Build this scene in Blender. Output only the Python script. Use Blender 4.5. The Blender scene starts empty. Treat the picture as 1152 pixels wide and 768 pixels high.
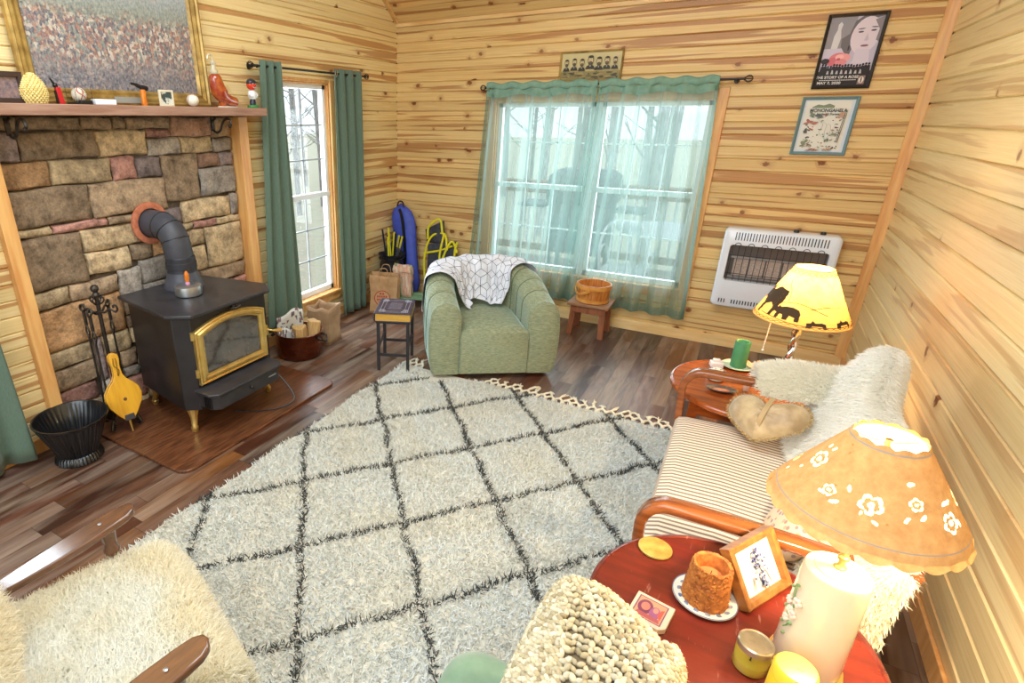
import bpy, bmesh, math, random
import numpy as np
from mathutils import Vector, Matrix
PI = math.pi
rnd = random.Random(7)
rng = np.random.default_rng(7)
COL = bpy.context.scene.collection

def lin(c):
    c = c / 255.0
    return c / 12.92 if c <= 0.04045 else ((c + 0.055) / 1.055) ** 2.4
def C(r, g, b): return (lin(r), lin(g), lin(b), 1.0)

# ---------------------------------------------------------------- materials
class NT:
    def __init__(s, name):
        s.m = bpy.data.materials.new(name); s.m.use_nodes = True
        s.t = s.m.node_tree; s.n = s.t.nodes; s.l = s.t.links
        s.b = s.n['Principled BSDF']; s.out = s.n['Material Output']
    def node(s, typ, **kw):
        n = s.n.new(typ)
        for k, v in kw.items(): setattr(n, k, v)
        return n
    def link(s, a, b): s.l.new(a, b)
    def setin(s, sock, v):
        if isinstance(v, bpy.types.NodeSocket): s.l.new(v, sock)
        else: sock.default_value = v
    def math(s, op, a, b=None, c=None, clamp=False):
        n = s.node('ShaderNodeMath', operation=op, use_clamp=clamp)
        for i, v in enumerate((a, b, c)):
            if v is not None: s.setin(n.inputs[i], v)
        return n.outputs[0]
    def mix(s, f, a, b, blend='MIX'):
        n = s.node('ShaderNodeMix', data_type='RGBA', blend_type=blend)
        s.setin(n.inputs[0], f); s.setin(n.inputs[6], a); s.setin(n.inputs[7], b)
        return n.outputs[2]
    def ramp(s, f, stops, interp='LINEAR'):
        n = s.node('ShaderNodeValToRGB'); n.color_ramp.interpolation = interp
        e = n.color_ramp.elements
        while len(e) < len(stops): e.new(0.5)
        for i, (p, c) in enumerate(stops):
            e[i].position = p; e[i].color = c if len(c) == 4 else (*c, 1)
        s.setin(n.inputs[0], f)
        return n.outputs[0]
    def coord(s, which='Object'): return s.node('ShaderNodeTexCoord').outputs[which]
    def mapping(s, v, scale=(1, 1, 1), loc=(0, 0, 0), rot=(0, 0, 0)):
        n = s.node('ShaderNodeMapping'); s.link(v, n.inputs[0])
        n.inputs['Scale'].default_value = scale; n.inputs['Location'].default_value = loc
        n.inputs['Rotation'].default_value = rot
        return n.outputs[0]
    def noise(s, v, scale, detail=3, rough=.55, dist=0, out=0, dim='3D'):
        n = s.node('ShaderNodeTexNoise', noise_dimensions=dim)
        if v is not None: s.link(v, n.inputs['Vector'])
        n.inputs['Scale'].default_value = scale; n.inputs['Detail'].default_value = detail
        n.inputs['Roughness'].default_value = rough; n.inputs['Distortion'].default_value = dist
        return n.outputs[out]
    def bump(s, h, strength=.3, dist=.01):
        n = s.node('ShaderNodeBump'); n.inputs['Strength'].default_value = strength
        n.inputs['Distance'].default_value = dist; s.link(h, n.inputs['Height'])
        s.link(n.outputs[0], s.b.inputs['Normal'])
    def sep(s, v):
        n = s.node('ShaderNodeSeparateXYZ'); s.link(v, n.inputs[0]); return n.outputs
    def comb(s, x, y, z=0.0):
        n = s.node('ShaderNodeCombineXYZ')
        for i, v in enumerate((x, y, z)): s.setin(n.inputs[i], v)
        return n.outputs[0]
    def base(s, v): s.setin(s.b.inputs['Base Color'], v)
    def rough(s, v): s.setin(s.b.inputs['Roughness'], v)

def M(name, c1, c2=None, ns=20, stretch=(1, 1, 1), rough=.5, metal=0, bump=0, bs=None, spec=.5,
      sheen=0, coat=0, detail=3, lo=.35, hi=.65):
    s = NT(name); co = s.mapping(s.coord(), stretch)
    if c2 is not None:
        s.base(s.ramp(s.noise(co, ns, detail), [(lo, c1), (hi, c2)]))
    else: s.base(c1)
    s.rough(rough); s.b.inputs['Metallic'].default_value = metal
    s.b.inputs['Specular IOR Level'].default_value = spec
    if sheen: s.b.inputs['Sheen Weight'].default_value = sheen
    if coat: s.b.inputs['Coat Weight'].default_value = coat
    if bump: s.bump(s.noise(co, bs or ns, 4), bump, .004)
    return s.m

def attr_mat(name, rough=.8, bump=0, bs=40, mottled=0, attr='Col', trans=0, sheen=0, mscale=14):
    """a surface whose own colours are stored per face / per strand"""
    s = NT(name); a = s.node('ShaderNodeAttribute', attribute_name=attr).outputs[0]
    if mottled:
        n = s.noise(s.coord(), mscale, 5, .65)
        a = s.mix(mottled, a, s.ramp(n, [(.30, (.30, .27, .25)), (.5, (.85, .83, .8)), (.68, (1.25, 1.22, 1.15))]), 'MULTIPLY')
        a = s.mix(mottled * .7, a, s.ramp(s.noise(s.coord(), mscale * 4.5, 5, .75), [(.34, (.45, .43, .42)), (.5, (.95, .95, .95)), (.7, (1.35, 1.33, 1.28))]), 'MULTIPLY')
    s.base(a); s.rough(rough); s.b.inputs['Specular IOR Level'].default_value = .25
    if sheen: s.b.inputs['Sheen Weight'].default_value = sheen
    if bump: s.bump(s.noise(s.coord(), bs, 6, .7), bump, .01)
    if trans:
        t = s.node('ShaderNodeBsdfTranslucent'); s.setin(t.inputs[0], a)
        mx = s.node('ShaderNodeMixShader'); mx.inputs[0].default_value = trans
        s.link(s.b.outputs[0], mx.inputs[1]); s.link(t.outputs[0], mx.inputs[2])
        s.link(mx.outputs[0], s.out.inputs[0])
    return s.m

# ---------------------------------------------------------------- mesh building
class MB:
    def __init__(s): s.v = []; s.f = []; s.c = []; s.uv = []; s.mi = []; s.n = 0
    def add(s, v, f, col=None, uv=None, mi=0):
        s.v.append(np.asarray(v, float).reshape(-1, 3))
        for q in f:
            s.f.append(tuple(i + s.n for i in q)); s.c.append(col); s.mi.append(mi)
        if uv is not None: s.uv += uv
        s.n += len(v); return s
    def box(s, c, d, rz=0, M=None, **k):
        x, y, z = (a / 2 for a in d)
        v = np.array([(a, b, e) for e in (-z, z) for b in (-y, y) for a in (-x, x)])
        if rz: cs, sn = math.cos(rz), math.sin(rz); v[:, :2] = v[:, :2] @ np.array([[cs, sn], [-sn, cs]])
        if M is not None: v = v @ np.array(M.to_3x3()).T
        f = [(0, 2, 3, 1), (4, 5, 7, 6), (0, 1, 5, 4), (2, 6, 7, 3), (0, 4, 6, 2), (1, 3, 7, 5)]
        return s.add(v + np.array(c), f, **k)
    def bb(s, lo, hi, **k):
        lo, hi = np.array(lo, float), np.array(hi, float)
        return s.box((lo + hi) / 2, hi - lo, **k)
    def lathe(s, prof, c=(0, 0, 0), n=32, cap=True, M=None, ring=None, **k):
        v = []; f = []
        for j, (r, z) in enumerate(prof):
            for i in range(n):
                a = 2 * PI * i / n; rr = r * (ring(a, z) if ring else 1)
                v.append((rr * math.cos(a), rr * math.sin(a), z))
        for j in range(len(prof) - 1):
            for i in range(n):
                i2 = (i + 1) % n; f.append((j * n + i, j * n + i2, (j + 1) * n + i2, (j + 1) * n + i))
        if cap:
            f.append(tuple(range(n))[::-1]); f.append(tuple((len(prof) - 1) * n + i for i in range(n)))
        v = np.array(v)
        if M is not None: v = v @ np.array(M.to_3x3()).T
        return s.add(v + np.array(c), f, **k)
    def cyl(s, a, b, r, r2=None, n=16, **k): return s.tube([a, b], [r, r if r2 is None else r2], n, **k)
    def tube(s, path, r, n=8, flat=1.0, up=None, cap=True, closed=False, **k):
        p = np.array(path, float); m = len(p)
        r = np.full(m, r) if np.isscalar(r) else np.array(r, float)
        t = np.gradient(p, axis=0) if not closed else np.roll(p, -1, 0) - np.roll(p, 1, 0)
        t /= np.linalg.norm(t, axis=1)[:, None] + 1e-12
        u0 = np.array(up if up is not None else ((0, 0, 1) if abs(t[0][2]) < .9 else (1, 0, 0)), float)
        v = []
        for i in range(m):
            if up is None and i: u0 = u
            u = u0 - t[i] * (u0 @ t[i]); u /= np.linalg.norm(u) + 1e-12
            w = np.cross(t[i], u)
            for j in range(n):
                a = 2 * PI * (j + .5) / n
                v.append(p[i] + r[i] * (math.cos(a) * w + flat * math.sin(a) * u))
        f = []
        for i in range(m if closed else m - 1):
            i2 = (i + 1) % m
            for j in range(n):
                j2 = (j + 1) % n; f.append((i * n + j, i * n + j2, i2 * n + j2, i2 * n + j))
        if cap and not closed:
            f.append(tuple(range(n))[::-1]); f.append(tuple((m - 1) * n + j for j in range(n)))
        return s.add(v, f, **k)
    def sweep(s, path, prof, up=(0, 0, 1), cap=True, **k):
        """sweep a closed 2-D profile [(side, up)] along a path"""
        p = np.array(path, float); m = len(p); n = len(prof)
        t = np.gradient(p, axis=0); t /= np.linalg.norm(t, axis=1)[:, None] + 1e-12
        v = []
        for i in range(m):
            u = np.array(up, float); u = u - t[i] * (u @ t[i]); u /= np.linalg.norm(u) + 1e-12
            w = np.cross(t[i], u)
            for a, b in prof: v.append(p[i] + a * w + b * u)
        f = [(i * n + j, i * n + (j + 1) % n, (i + 1) * n + (j + 1) % n, (i + 1) * n + j) for i in range(m - 1) for j in range(n)]
        if cap: f.append(tuple(range(n))[::-1]); f.append(tuple((m - 1) * n + j for j in range(n)))
        return s.add(v, f, **k)
    def prism(s, poly, a, b, axis='z', **k):
        """extrude a 2-D polygon between a and b along an axis"""
        n = len(poly)
        def P(q, h): return {'z': (q[0], q[1], h), 'x': (h, q[0], q[1]), 'y': (q[0], h, q[1])}[axis]
        v = [P(q, a) for q in poly] + [P(q, b) for q in poly]
        f = [tuple(range(n))[::-1], tuple(range(n, 2 * n))] + [(i, (i + 1) % n, n + (i + 1) % n, n + i) for i in range(n)]
        return s.add(v, f, **k)
    def loft(s, rings, cap=True, closed=True, **k):
        n = len(rings[0]); v = np.array(rings, float).reshape(-1, 3); m = len(rings); f = []
        for i in range(m - 1):
            for j in range(n if closed else n - 1):
                j2 = (j + 1) % n; f.append((i * n + j, i * n + j2, (i + 1) * n + j2, (i + 1) * n + j))
        if cap and closed: f.append(tuple(range(n))[::-1]); f.append(tuple((m - 1) * n + j for j in range(n)))
        return s.add(v, f, **k)
    def sph(s, c, r, nu=16, nv=10, M=None, fn=None, **k):
        r = (r, r, r) if np.isscalar(r) else r
        v = [(0, 0, -1)]; f = []
        for j in range(1, nv):
            t = -PI / 2 + PI * j / nv
            for i in range(nu):
                a = 2 * PI * i / nu; v.append((math.cos(t) * math.cos(a), math.cos(t) * math.sin(a), math.sin(t)))
        v.append((0, 0, 1)); v = np.array(v)
        if fn is not None: v = np.array([fn(*q) for q in v])
        v = v * np.array(r)
        if M is not None: v = v @ np.array(M.to_3x3()).T
        for i in range(nu): f.append((0, 1 + (i + 1) % nu, 1 + i))
        for j in range(nv - 2):
            for i in range(nu):
                a = 1 + j * nu; i2 = (i + 1) % nu; f.append((a + i, a + i2, a + nu + i2, a + nu + i))
        a = 1 + (nv - 2) * nu
        for i in range(nu): f.append((a + i, a + (i + 1) % nu, len(v) - 1))
        return s.add(v + np.array(c), f, **k)
    def grid(s, fn, nu, nv, **k):
        v = [fn(i / nu, j / nv) for j in range(nv + 1) for i in range(nu + 1)]
        f = [(j * (nu + 1) + i, j * (nu + 1) + i + 1, (j + 1) * (nu + 1) + i + 1, (j + 1) * (nu + 1) + i) for j in range(nv) for i in range(nu)]
        return s.add(v, f, **k)
    def strands(s, P, N, L, W, lean, cols=None, curl=.5, flow=None, seed=1):
        """tapered blades of pile or wool: points P, normals N, lengths L, widths W"""
        g = np.random.default_rng(seed); n = len(P); P = np.asarray(P, float); N = np.asarray(N, float)
        L = np.broadcast_to(L, n).astype(float)[:, None]; W = np.broadcast_to(W, n).astype(float)[:, None]
        rv = g.normal(size=(n, 3)); rv -= N * np.sum(rv * N, 1)[:, None]; rv /= np.linalg.norm(rv, axis=1)[:, None]
        d = N + lean * rv + (0 if flow is None else flow)
        d /= np.linalg.norm(d, axis=1)[:, None]
        rv2 = g.normal(size=(n, 3)); d2 = d + curl * rv2 * .6; d2 /= np.linalg.norm(d2, axis=1)[:, None]
        side = np.cross(d, g.normal(size=(n, 3))); side /= np.linalg.norm(side, axis=1)[:, None]
        a = P - side * W / 2; b = P + side * W / 2
        mid = P + d * L * .55; c = mid - side * W * .4; e = mid + side * W * .4; tip = mid + d2 * L * .45
        V = np.stack([a, b, e, c, tip], 1).reshape(-1, 3)
        s._st = (V, n, cols); return s
    def build(s, name, mat, parent=None, smooth=40, bevel=0, bseg=2, sub=0, solid=0, off=-1, loc=None, world=False):
        me = bpy.data.meshes.new(name)
        if hasattr(s, '_st'):
            V, n, cols = s._st
            V0 = np.concatenate(s.v) if s.v else np.zeros((0, 3)); k = len(V0)
            base = np.arange(n) * 5 + k
            fq = np.stack([base, base + 1, base + 2, base + 3], 1); ft = np.stack([base + 3, base + 2, base + 4], 1)
            f0 = s.f; li = [i for q in f0 for i in q]
            loops = np.concatenate([np.array(li, int), fq.ravel(), ft.ravel()])
            tot = np.concatenate([np.array([len(q) for q in f0], int), np.full(n, 4), np.full(n, 3)])
            V = np.concatenate([V0, V])
            me.vertices.add(len(V)); me.vertices.foreach_set('co', V.ravel().astype(np.float32))
            me.loops.add(len(loops)); me.loops.foreach_set('vertex_index', loops.astype(np.int32))
            me.polygons.add(len(tot)); st = np.concatenate([[0], np.cumsum(tot)[:-1]])
            me.polygons.foreach_set('loop_start', st.astype(np.int32)); me.polygons.foreach_set('loop_total', tot.astype(np.int32))
            me.update(calc_edges=True); me.validate()
            if cols is not None:
                at = me.color_attributes.new('Col', 'FLOAT_COLOR', 'CORNER')
                fc = [c if c is not None else (.7, .66, .55, 1) for c in s.c]
                c0 = np.array([c for c, q in zip(fc, f0) for _ in q], float).reshape(-1, 4)
                arr = np.concatenate([c0, np.repeat(cols, 4, 0), np.repeat(cols, 3, 0)])
                at.data.foreach_set('color', arr.ravel().astype(np.float32))
            smooth_all = True
        else:
            V = np.concatenate(s.v)
            me.from_pydata([tuple(q) for q in V], [], s.f)
            if any(c is not None for c in s.c):
                at = me.color_attributes.new('Col', 'FLOAT_COLOR', 'CORNER')
                arr = [c if c is not None else (.5, .5, .5, 1) for c, q in zip(s.c, s.f) for _ in q]
                at.data.foreach_set('color', np.array(arr, np.float32).ravel())
            if s.uv:
                uvl = me.uv_layers.new(name='UVMap'); uvl.data.foreach_set('uv', np.array(s.uv, np.float32).ravel())
            if isinstance(mat, (list, tuple)): me.polygons.foreach_set('material_index', np.array(s.mi, np.int32))
        for m in (mat if isinstance(mat, (list, tuple)) else [mat]): me.materials.append(m)
        if smooth:
            me.polygons.foreach_set('use_smooth', np.ones(len(me.polygons), bool))
            if not hasattr(s, '_st'): me.set_sharp_from_angle(angle=math.radians(smooth))
        o = bpy.data.objects.new(name, me); COL.objects.link(o)
        if parent is not None:
            o.parent = parent
            if world:
                mw = parent.matrix_basis.copy(); q = parent.parent
                while q is not None: mw = q.matrix_basis @ mw; q = q.parent
                me.transform(mw.inverted())
        if loc is not None: o.location = loc
        if solid: m = o.modifiers.new('Solidify', 'SOLIDIFY'); m.thickness = solid; m.offset = off
        if bevel:
            m = o.modifiers.new('Bevel', 'BEVEL'); m.width = bevel; m.segments = bseg; m.limit_method = 'ANGLE'; m.angle_limit = math.radians(40)
        if sub: m = o.modifiers.new('Subsurf', 'SUBSURF'); m.levels = sub; m.render_levels = sub
        return o

def tag(o, label=None, cat=None, group=None, kind=None):
    if label: o['label'] = label
    if cat: o['category'] = cat
    if group: o['group'] = group
    if kind: o['kind'] = kind
    return o
def thing(name, label, cat, loc=(0, 0, 0), rz=0, group=None):
    o = bpy.data.objects.new(name, None); COL.objects.link(o); o.empty_display_size = .05
    o.location = loc; o.rotation_euler = (0, 0, rz)
    o.matrix_basis = Matrix.Translation(loc) @ Matrix.Rotation(rz, 4, 'Z')
    return tag(o, label, cat, group)
def struct(name, mb, m, label=None, **k):
    return tag(mb.build(name, m, **k), label, None, None, 'structure')
def dup(root, loc, rz=None, label=None):
    def cp(o, par):
        c = o.copy(); COL.objects.link(c)
        if par is not None: c.parent = par
        for ch in list(o.children): cp(ch, c)
        return c
    r = cp(root, None); r.location = loc
    if rz is not None: r.rotation_euler = (0, 0, rz)
    if label: r['label'] = label
    return r
def text(parent, body, size, m, loc, rot, name='lettering', align='CENTER', ext=.0004, sx=1):
    cu = bpy.data.curves.new(name, 'FONT'); cu.body = body; cu.size = size; cu.align_x = align; cu.align_y = 'CENTER'
    cu.extrude = ext; cu.offset = size * .022; cu.materials.append(m)
    o = bpy.data.objects.new(name, cu); COL.objects.link(o); o.parent = parent
    bpy.context.view_layer.update()
    me = bpy.data.meshes.new_from_object(o.evaluated_get(bpy.context.evaluated_depsgraph_get()))
    bpy.data.objects.remove(o); o = bpy.data.objects.new(name, me); COL.objects.link(o); o.parent = parent
    if not me.materials: me.materials.append(m)
    o.location = loc; o.rotation_euler = rot; o.scale = (sx, 1, 1)
    return o
def arcpts(c, r, a0, a1, n, plane='xy'):
    out = []
    for i in range(n + 1):
        a = a0 + (a1 - a0) * i / n; p = (r * math.cos(a), r * math.sin(a))
        out.append({'xy': (c[0] + p[0], c[1] + p[1], c[2]), 'xz': (c[0] + p[0], c[1], c[2] + p[1]), 'yz': (c[0], c[1] + p[0], c[2] + p[1])}[plane])
    return out
def smoothpath(pts, n=8):
    """Catmull-Rom through the points"""
    p = np.array(pts, float); out = []
    q = np.vstack([2 * p[0] - p[1], p, 2 * p[-1] - p[-2]])
    for i in range(1, len(q) - 2):
        for k in range(n):
            t = k / n; a, b, c, d = q[i - 1], q[i], q[i + 1], q[i + 2]
            out.append(.5 * ((2 * b) + (c - a) * t + (2 * a - 5 * b + 4 * c - d) * t * t + (3 * b - a - 3 * c + d) * t ** 3))
    out.append(p[-1]); return np.array(out)
def sample_surface(V, F, n, g):
    """area-weighted random points with normals over triangles"""
    V = np.asarray(V); T = np.array([(q[0], q[i], q[i + 1]) for q in F for i in range(1, len(q) - 1)])
    a, b, c = V[T[:, 0]], V[T[:, 1]], V[T[:, 2]]
    nr = np.cross(b - a, c - a); ar = np.linalg.norm(nr, axis=1); k = g.choice(len(T), n, p=ar / ar.sum())
    r1 = np.sqrt(g.random(n)); r2 = g.random(n)
    P = a[k] * (1 - r1)[:, None] + b[k] * (r1 * (1 - r2))[:, None] + c[k] * (r1 * r2)[:, None]
    N = nr[k] / (ar[k][:, None] + 1e-12)
    return P, N
# ================================================================ room
RW = 3.854; HB = 2.49; YF = -7.6          # right wall, back eave height, how far the room runs towards us
SLOPE = .78
def zc(y): return HB + SLOPE * min(-y, 7.6 + y) if y > -7.6 else HB

def pine(name, light, mid, streak, knots=.13, sk=.5, seed=0, rough=.42):
    s = NT(name); uv = s.coord('UV'); x, y, _ = s.sep(uv)
    bid = s.math('FLOOR', y); wn = s.node('ShaderNodeTexWhiteNoise', noise_dimensions='1D'); s.link(bid, wn.inputs[1])
    r = wn.outputs[0]
    xs = s.math('ADD', x, s.math('MULTIPLY', r, 37.0 + seed))
    fr = s.math('FRACT', y)
    # knots
    vk = s.node('ShaderNodeTexVoronoi', voronoi_dimensions='2D'); vk.inputs['Scale'].default_value = 1
    s.link(s.comb(s.math('MULTIPLY', xs, 9.5), s.math('MULTIPLY', y, 1.0)), vk.inputs['Vector'])
    kd, kc = vk.outputs[0], vk.outputs[1]
    kr = s.sep(kc)[0]; kg = s.sep(kc)[1]
    has = s.math('LESS_THAN', kr, knots)
    rad = s.math('ADD', .10, s.math('MULTIPLY', kg, .20))
    kk = s.math('DIVIDE', kd, rad)
    wob = s.noise(s.comb(s.math('MULTIPLY', xs, 60), s.math('MULTIPLY', y, 7)), 1.0, 2)
    kk = s.math('ADD', kk, s.math('MULTIPLY', s.math('SUBTRACT', wob, .5), 1.5))
    km = s.math('MULTIPLY', has, s.math('SUBTRACT', 1.0, s.math('SMOOTH_MIN', kk, 1.0, .1), clamp=True))
    km = s.math('MULTIPLY', km, 3.0, clamp=True)
    halo = s.math('MULTIPLY', has, s.math('SUBTRACT', 1.0, s.math('MULTIPLY', kk, .33), clamp=True))
    # grain, bent round the knots
    yy = s.math('ADD', fr, s.math('MULTIPLY', halo, .35))
    gv = s.comb(s.math('MULTIPLY', xs, 1.6), s.math('ADD', s.math('MULTIPLY', yy, 9.0), s.math('MULTIPLY', r, 91.0)))
    g = s.noise(gv, 1.0, 5, .6, .6)
    g2 = s.noise(s.comb(s.math('MULTIPLY', xs, 3.0), s.math('ADD', s.math('MULTIPLY', yy, 34.0), s.math('MULTIPLY', r, 51.0))), 1.0, 3, .6)
    # heartwood streak running along some boards
    h = s.noise(s.comb(s.math('MULTIPLY', xs, .55), s.math('ADD', s.math('MULTIPLY', fr, 1.7), s.math('MULTIPLY', r, 177.0))), 1.0, 3, .5, .4)
    hm = s.ramp(h, [(.55, (0, 0, 0)), (.585, (1, 1, 1))])
    col = s.mix(s.ramp(g, [(.3, (0, 0, 0)), (.72, (1, 1, 1))]), light, mid)
    col = s.mix(s.math('MULTIPLY', s.math('MULTIPLY', hm, sk), s.math('ADD', .65, s.math('MULTIPLY', g2, .7)), clamp=True), col, streak)
    col = s.mix(s.math('MULTIPLY', s.ramp(g2, [(.5, (0, 0, 0)), (.75, (1, 1, 1))]), .22), col, streak)
    tone = s.ramp(r, [(0, (.86, .82, .76)), (.5, (1, 1, 1)), (1, (1.0, .95, .86))])
    col = s.mix(1.0, col, tone, 'MULTIPLY')
    col = s.mix(s.math('MULTIPLY', halo, .55), col, streak)
    col = s.mix(s.math('MULTIPLY', km, s.math('ADD', .55, s.math('MULTIPLY', kg, .45))), col, C(122, 66, 30))
    s.base(col); s.rough(rough); s.b.inputs['Specular IOR Level'].default_value = .4
    s.bump(g2, .08, .003)
    return s.m
PINE_B = pine('pine_boards_back', C(234, 206, 148), C(215, 174, 108), C(168, 108, 58), .08, .75, 1)
PINE_L = pine('pine_boards_left', C(244, 226, 176), C(230, 202, 140), C(180, 122, 68), .055, .75, 5)
PINE_R = pine('pine_boards_right', C(242, 222, 172), C(228, 200, 142), C(184, 132, 78), .035, .45, 9)
PINE_T = M('pine_trim', C(230, 178, 110), C(212, 148, 84), 5, (6, 6, .6), .4)
PINE_T2 = M('pine_trim_pale', C(236, 200, 140), C(218, 170, 106), 5, (.6, 6, 6), .4)
MORTAR = M('mortar', C(78, 66, 56), C(56, 48, 42), 30, rough=.95)

def boards(name, to3, u0, u1, z0, z1, pitch, phase, m, holes=(), chamf=.006, top=None, seed=1):
    """a wall of V-jointed boards; to3(u, z, d) puts a point d in front of the wall face; holes = (ua, ub, za, zb)"""
    mb = MB(); g = random.Random(seed)
    k = math.floor((z0 - phase) / pitch)
    zb = phase + k * pitch
    while zb < z1:
        a, b = max(zb, z0), min(zb + pitch, z1)
        bid = k + 50
        if b - a > .004:
            cuts = sorted({a, b} | {h for hh in holes for h in hh[2:] if a < h < b})
            for ca, cb in zip(cuts[:-1], cuts[1:]):
                zm = (ca + cb) / 2
                iv = [(u0, u1)]
                if top: iv = [(max(u0, top(zm)[0]), min(u1, top(zm)[1]))]
                for (ha, hb, hz0, hz1) in holes:
                    if hz0 < zm < hz1:
                        iv = [p for (p0, p1) in iv for p in ((p0, min(p1, ha)), (max(p0, hb), p1)) if p[1] - p[0] > .002]
                lo_e, hi_e = ca == zb, abs(cb - zb - pitch) < 1e-9
                pr = [(ca, -chamf * 1.5 if lo_e else 0)] + ([(ca + chamf, 0)] if lo_e else []) + ([(cb - chamf, 0)] if hi_e else []) + [(cb, -chamf * 1.5 if hi_e else 0)]
                for (p0, p1) in iv:
                    if p1 - p0 < .002: continue
                    for (za, da), (zz, db) in zip(pr[:-1], pr[1:]):
                        v = [to3(p0, za, da), to3(p1, za, da), to3(p1, zz, db), to3(p0, zz, db)]
                        fa, fb = (za - zb) / pitch * .98 + .01, (zz - zb) / pitch * .98 + .01
                        mb.add(v, [(0, 1, 2, 3)], uv=[(p0, bid + fa), (p1, bid + fa), (p1, bid + fb), (p0, bid + fb)])
        zb += pitch; k += 1
    return mb
# back wall (y = 0), window opening
WB = (1.02, 2.70, .40, 1.83)
mb = boards('wall_back', lambda u, z, d: (u, -d, z), 0, RW, 0, HB, .0824, .0264, PINE_B, [WB])
struct('wall_back', mb, PINE_B, smooth=0)
# left wall (x = 0), window opening and gable
WL = (-1.60, -1.035, .25, 1.955)
WL2 = (-4.585, -4.02, .25, 1.955)
def gable(z):
    if z <= HB: return (YF, 0)
    t = (z - HB) / SLOPE; return (YF + t, -t)
mb = boards('wall_left', lambda u, z, d: (d, u, z), YF, 0, 0, HB + SLOPE * 3.8, .0824, .0264, PINE_L, [WL, WL2, (-3.545, -2.058, -1, 1.712)], top=gable)
struct('wall_left', mb, PINE_L, smooth=0)
mb = boards('wall_right', lambda u, z, d: (RW - d, -u, z), 0, -YF, 0, HB + SLOPE * 3.8, .1265, .0095, PINE_R,
            top=lambda z: (lambda q: (-q[1], -q[0]))(gable(z)), chamf=.008)
struct('wall_right', mb, PINE_R, smooth=0)
# plaster core behind the boards keeps the joints dark
mb = MB()
def slab_with_hole(mb, to3, u0, u1, z0, z1, h):
    for (a, b, c, d) in ((u0, h[0], z0, z1), (h[1], u1, z0, z1), (h[0], h[1], z0, h[2]), (h[0], h[1], h[3], z1)):
        p, q = to3(a, c, -.012), to3(b, d, -.10)
        mb.bb(np.minimum(p, q), np.maximum(p, q))
slab_with_hole(mb, lambda u, z, d: np.array((u, -d, z)), -.1, RW + .1, 0, HB + .08, WB)
struct('wall_back_core', mb, MORTAR)
mb = MB(); slab_with_hole(mb, lambda u, z, d: np.array((d, u, z)), -2.058, 0, 0, HB, WL)
mb.bb((-.1, YF, 0), (-.012, WL2[0], HB)).bb((-.1, WL2[1], 0), (-.012, -3.545, HB)).bb((-.1, WL2[0], 0), (-.012, WL2[1], WL2[2])).bb((-.1, WL2[0], WL2[3]), (-.012, WL2[1], HB)).bb((-.1, -3.545, 1.712), (-.012, -2.058, HB)).bb((-.12, -3.545, 0), (-.09, -2.058, 1.712))
mb.prism([(YF, HB), (0, HB), (-3.8, HB + SLOPE * 3.8)], -.1, -.012, 'x')
struct('wall_left_core', mb, MORTAR)
mb = MB(); mb.prism([(YF, 0), (0, 0), (0, HB), (-3.8, HB + SLOPE * 3.8), (YF, HB)], RW + .012, RW + .1, 'x')
struct('wall_right_core', mb, MORTAR)
# ceiling: two boarded slopes
mb = MB()
for i in range(60):
    a, b = -i * .0824 * .8, -(i + 1) * .0824 * .8
    if b < -3.8: break
    za, zb = HB - SLOPE * a, HB - SLOPE * b
    mb.add([(-.1, a, za), (RW + .1, a, za), (RW + .1, b, zb), (-.1, b, zb)], [(3, 2, 1, 0)], uv=[(0, i + .99), (RW, i + .99), (RW, i + .01), (0, i + .01)][::-1])
    mb.add([(-.1, YF - a, za), (RW + .1, YF - a, za), (RW + .1, YF - b, zb), (-.1, YF - b, zb)], [(0, 1, 2, 3)], uv=[(0, i + .99), (RW, i + .99), (RW, i + .01), (0, i + .01)])
struct('ceiling', mb, PINE_B, smooth=0)
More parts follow.
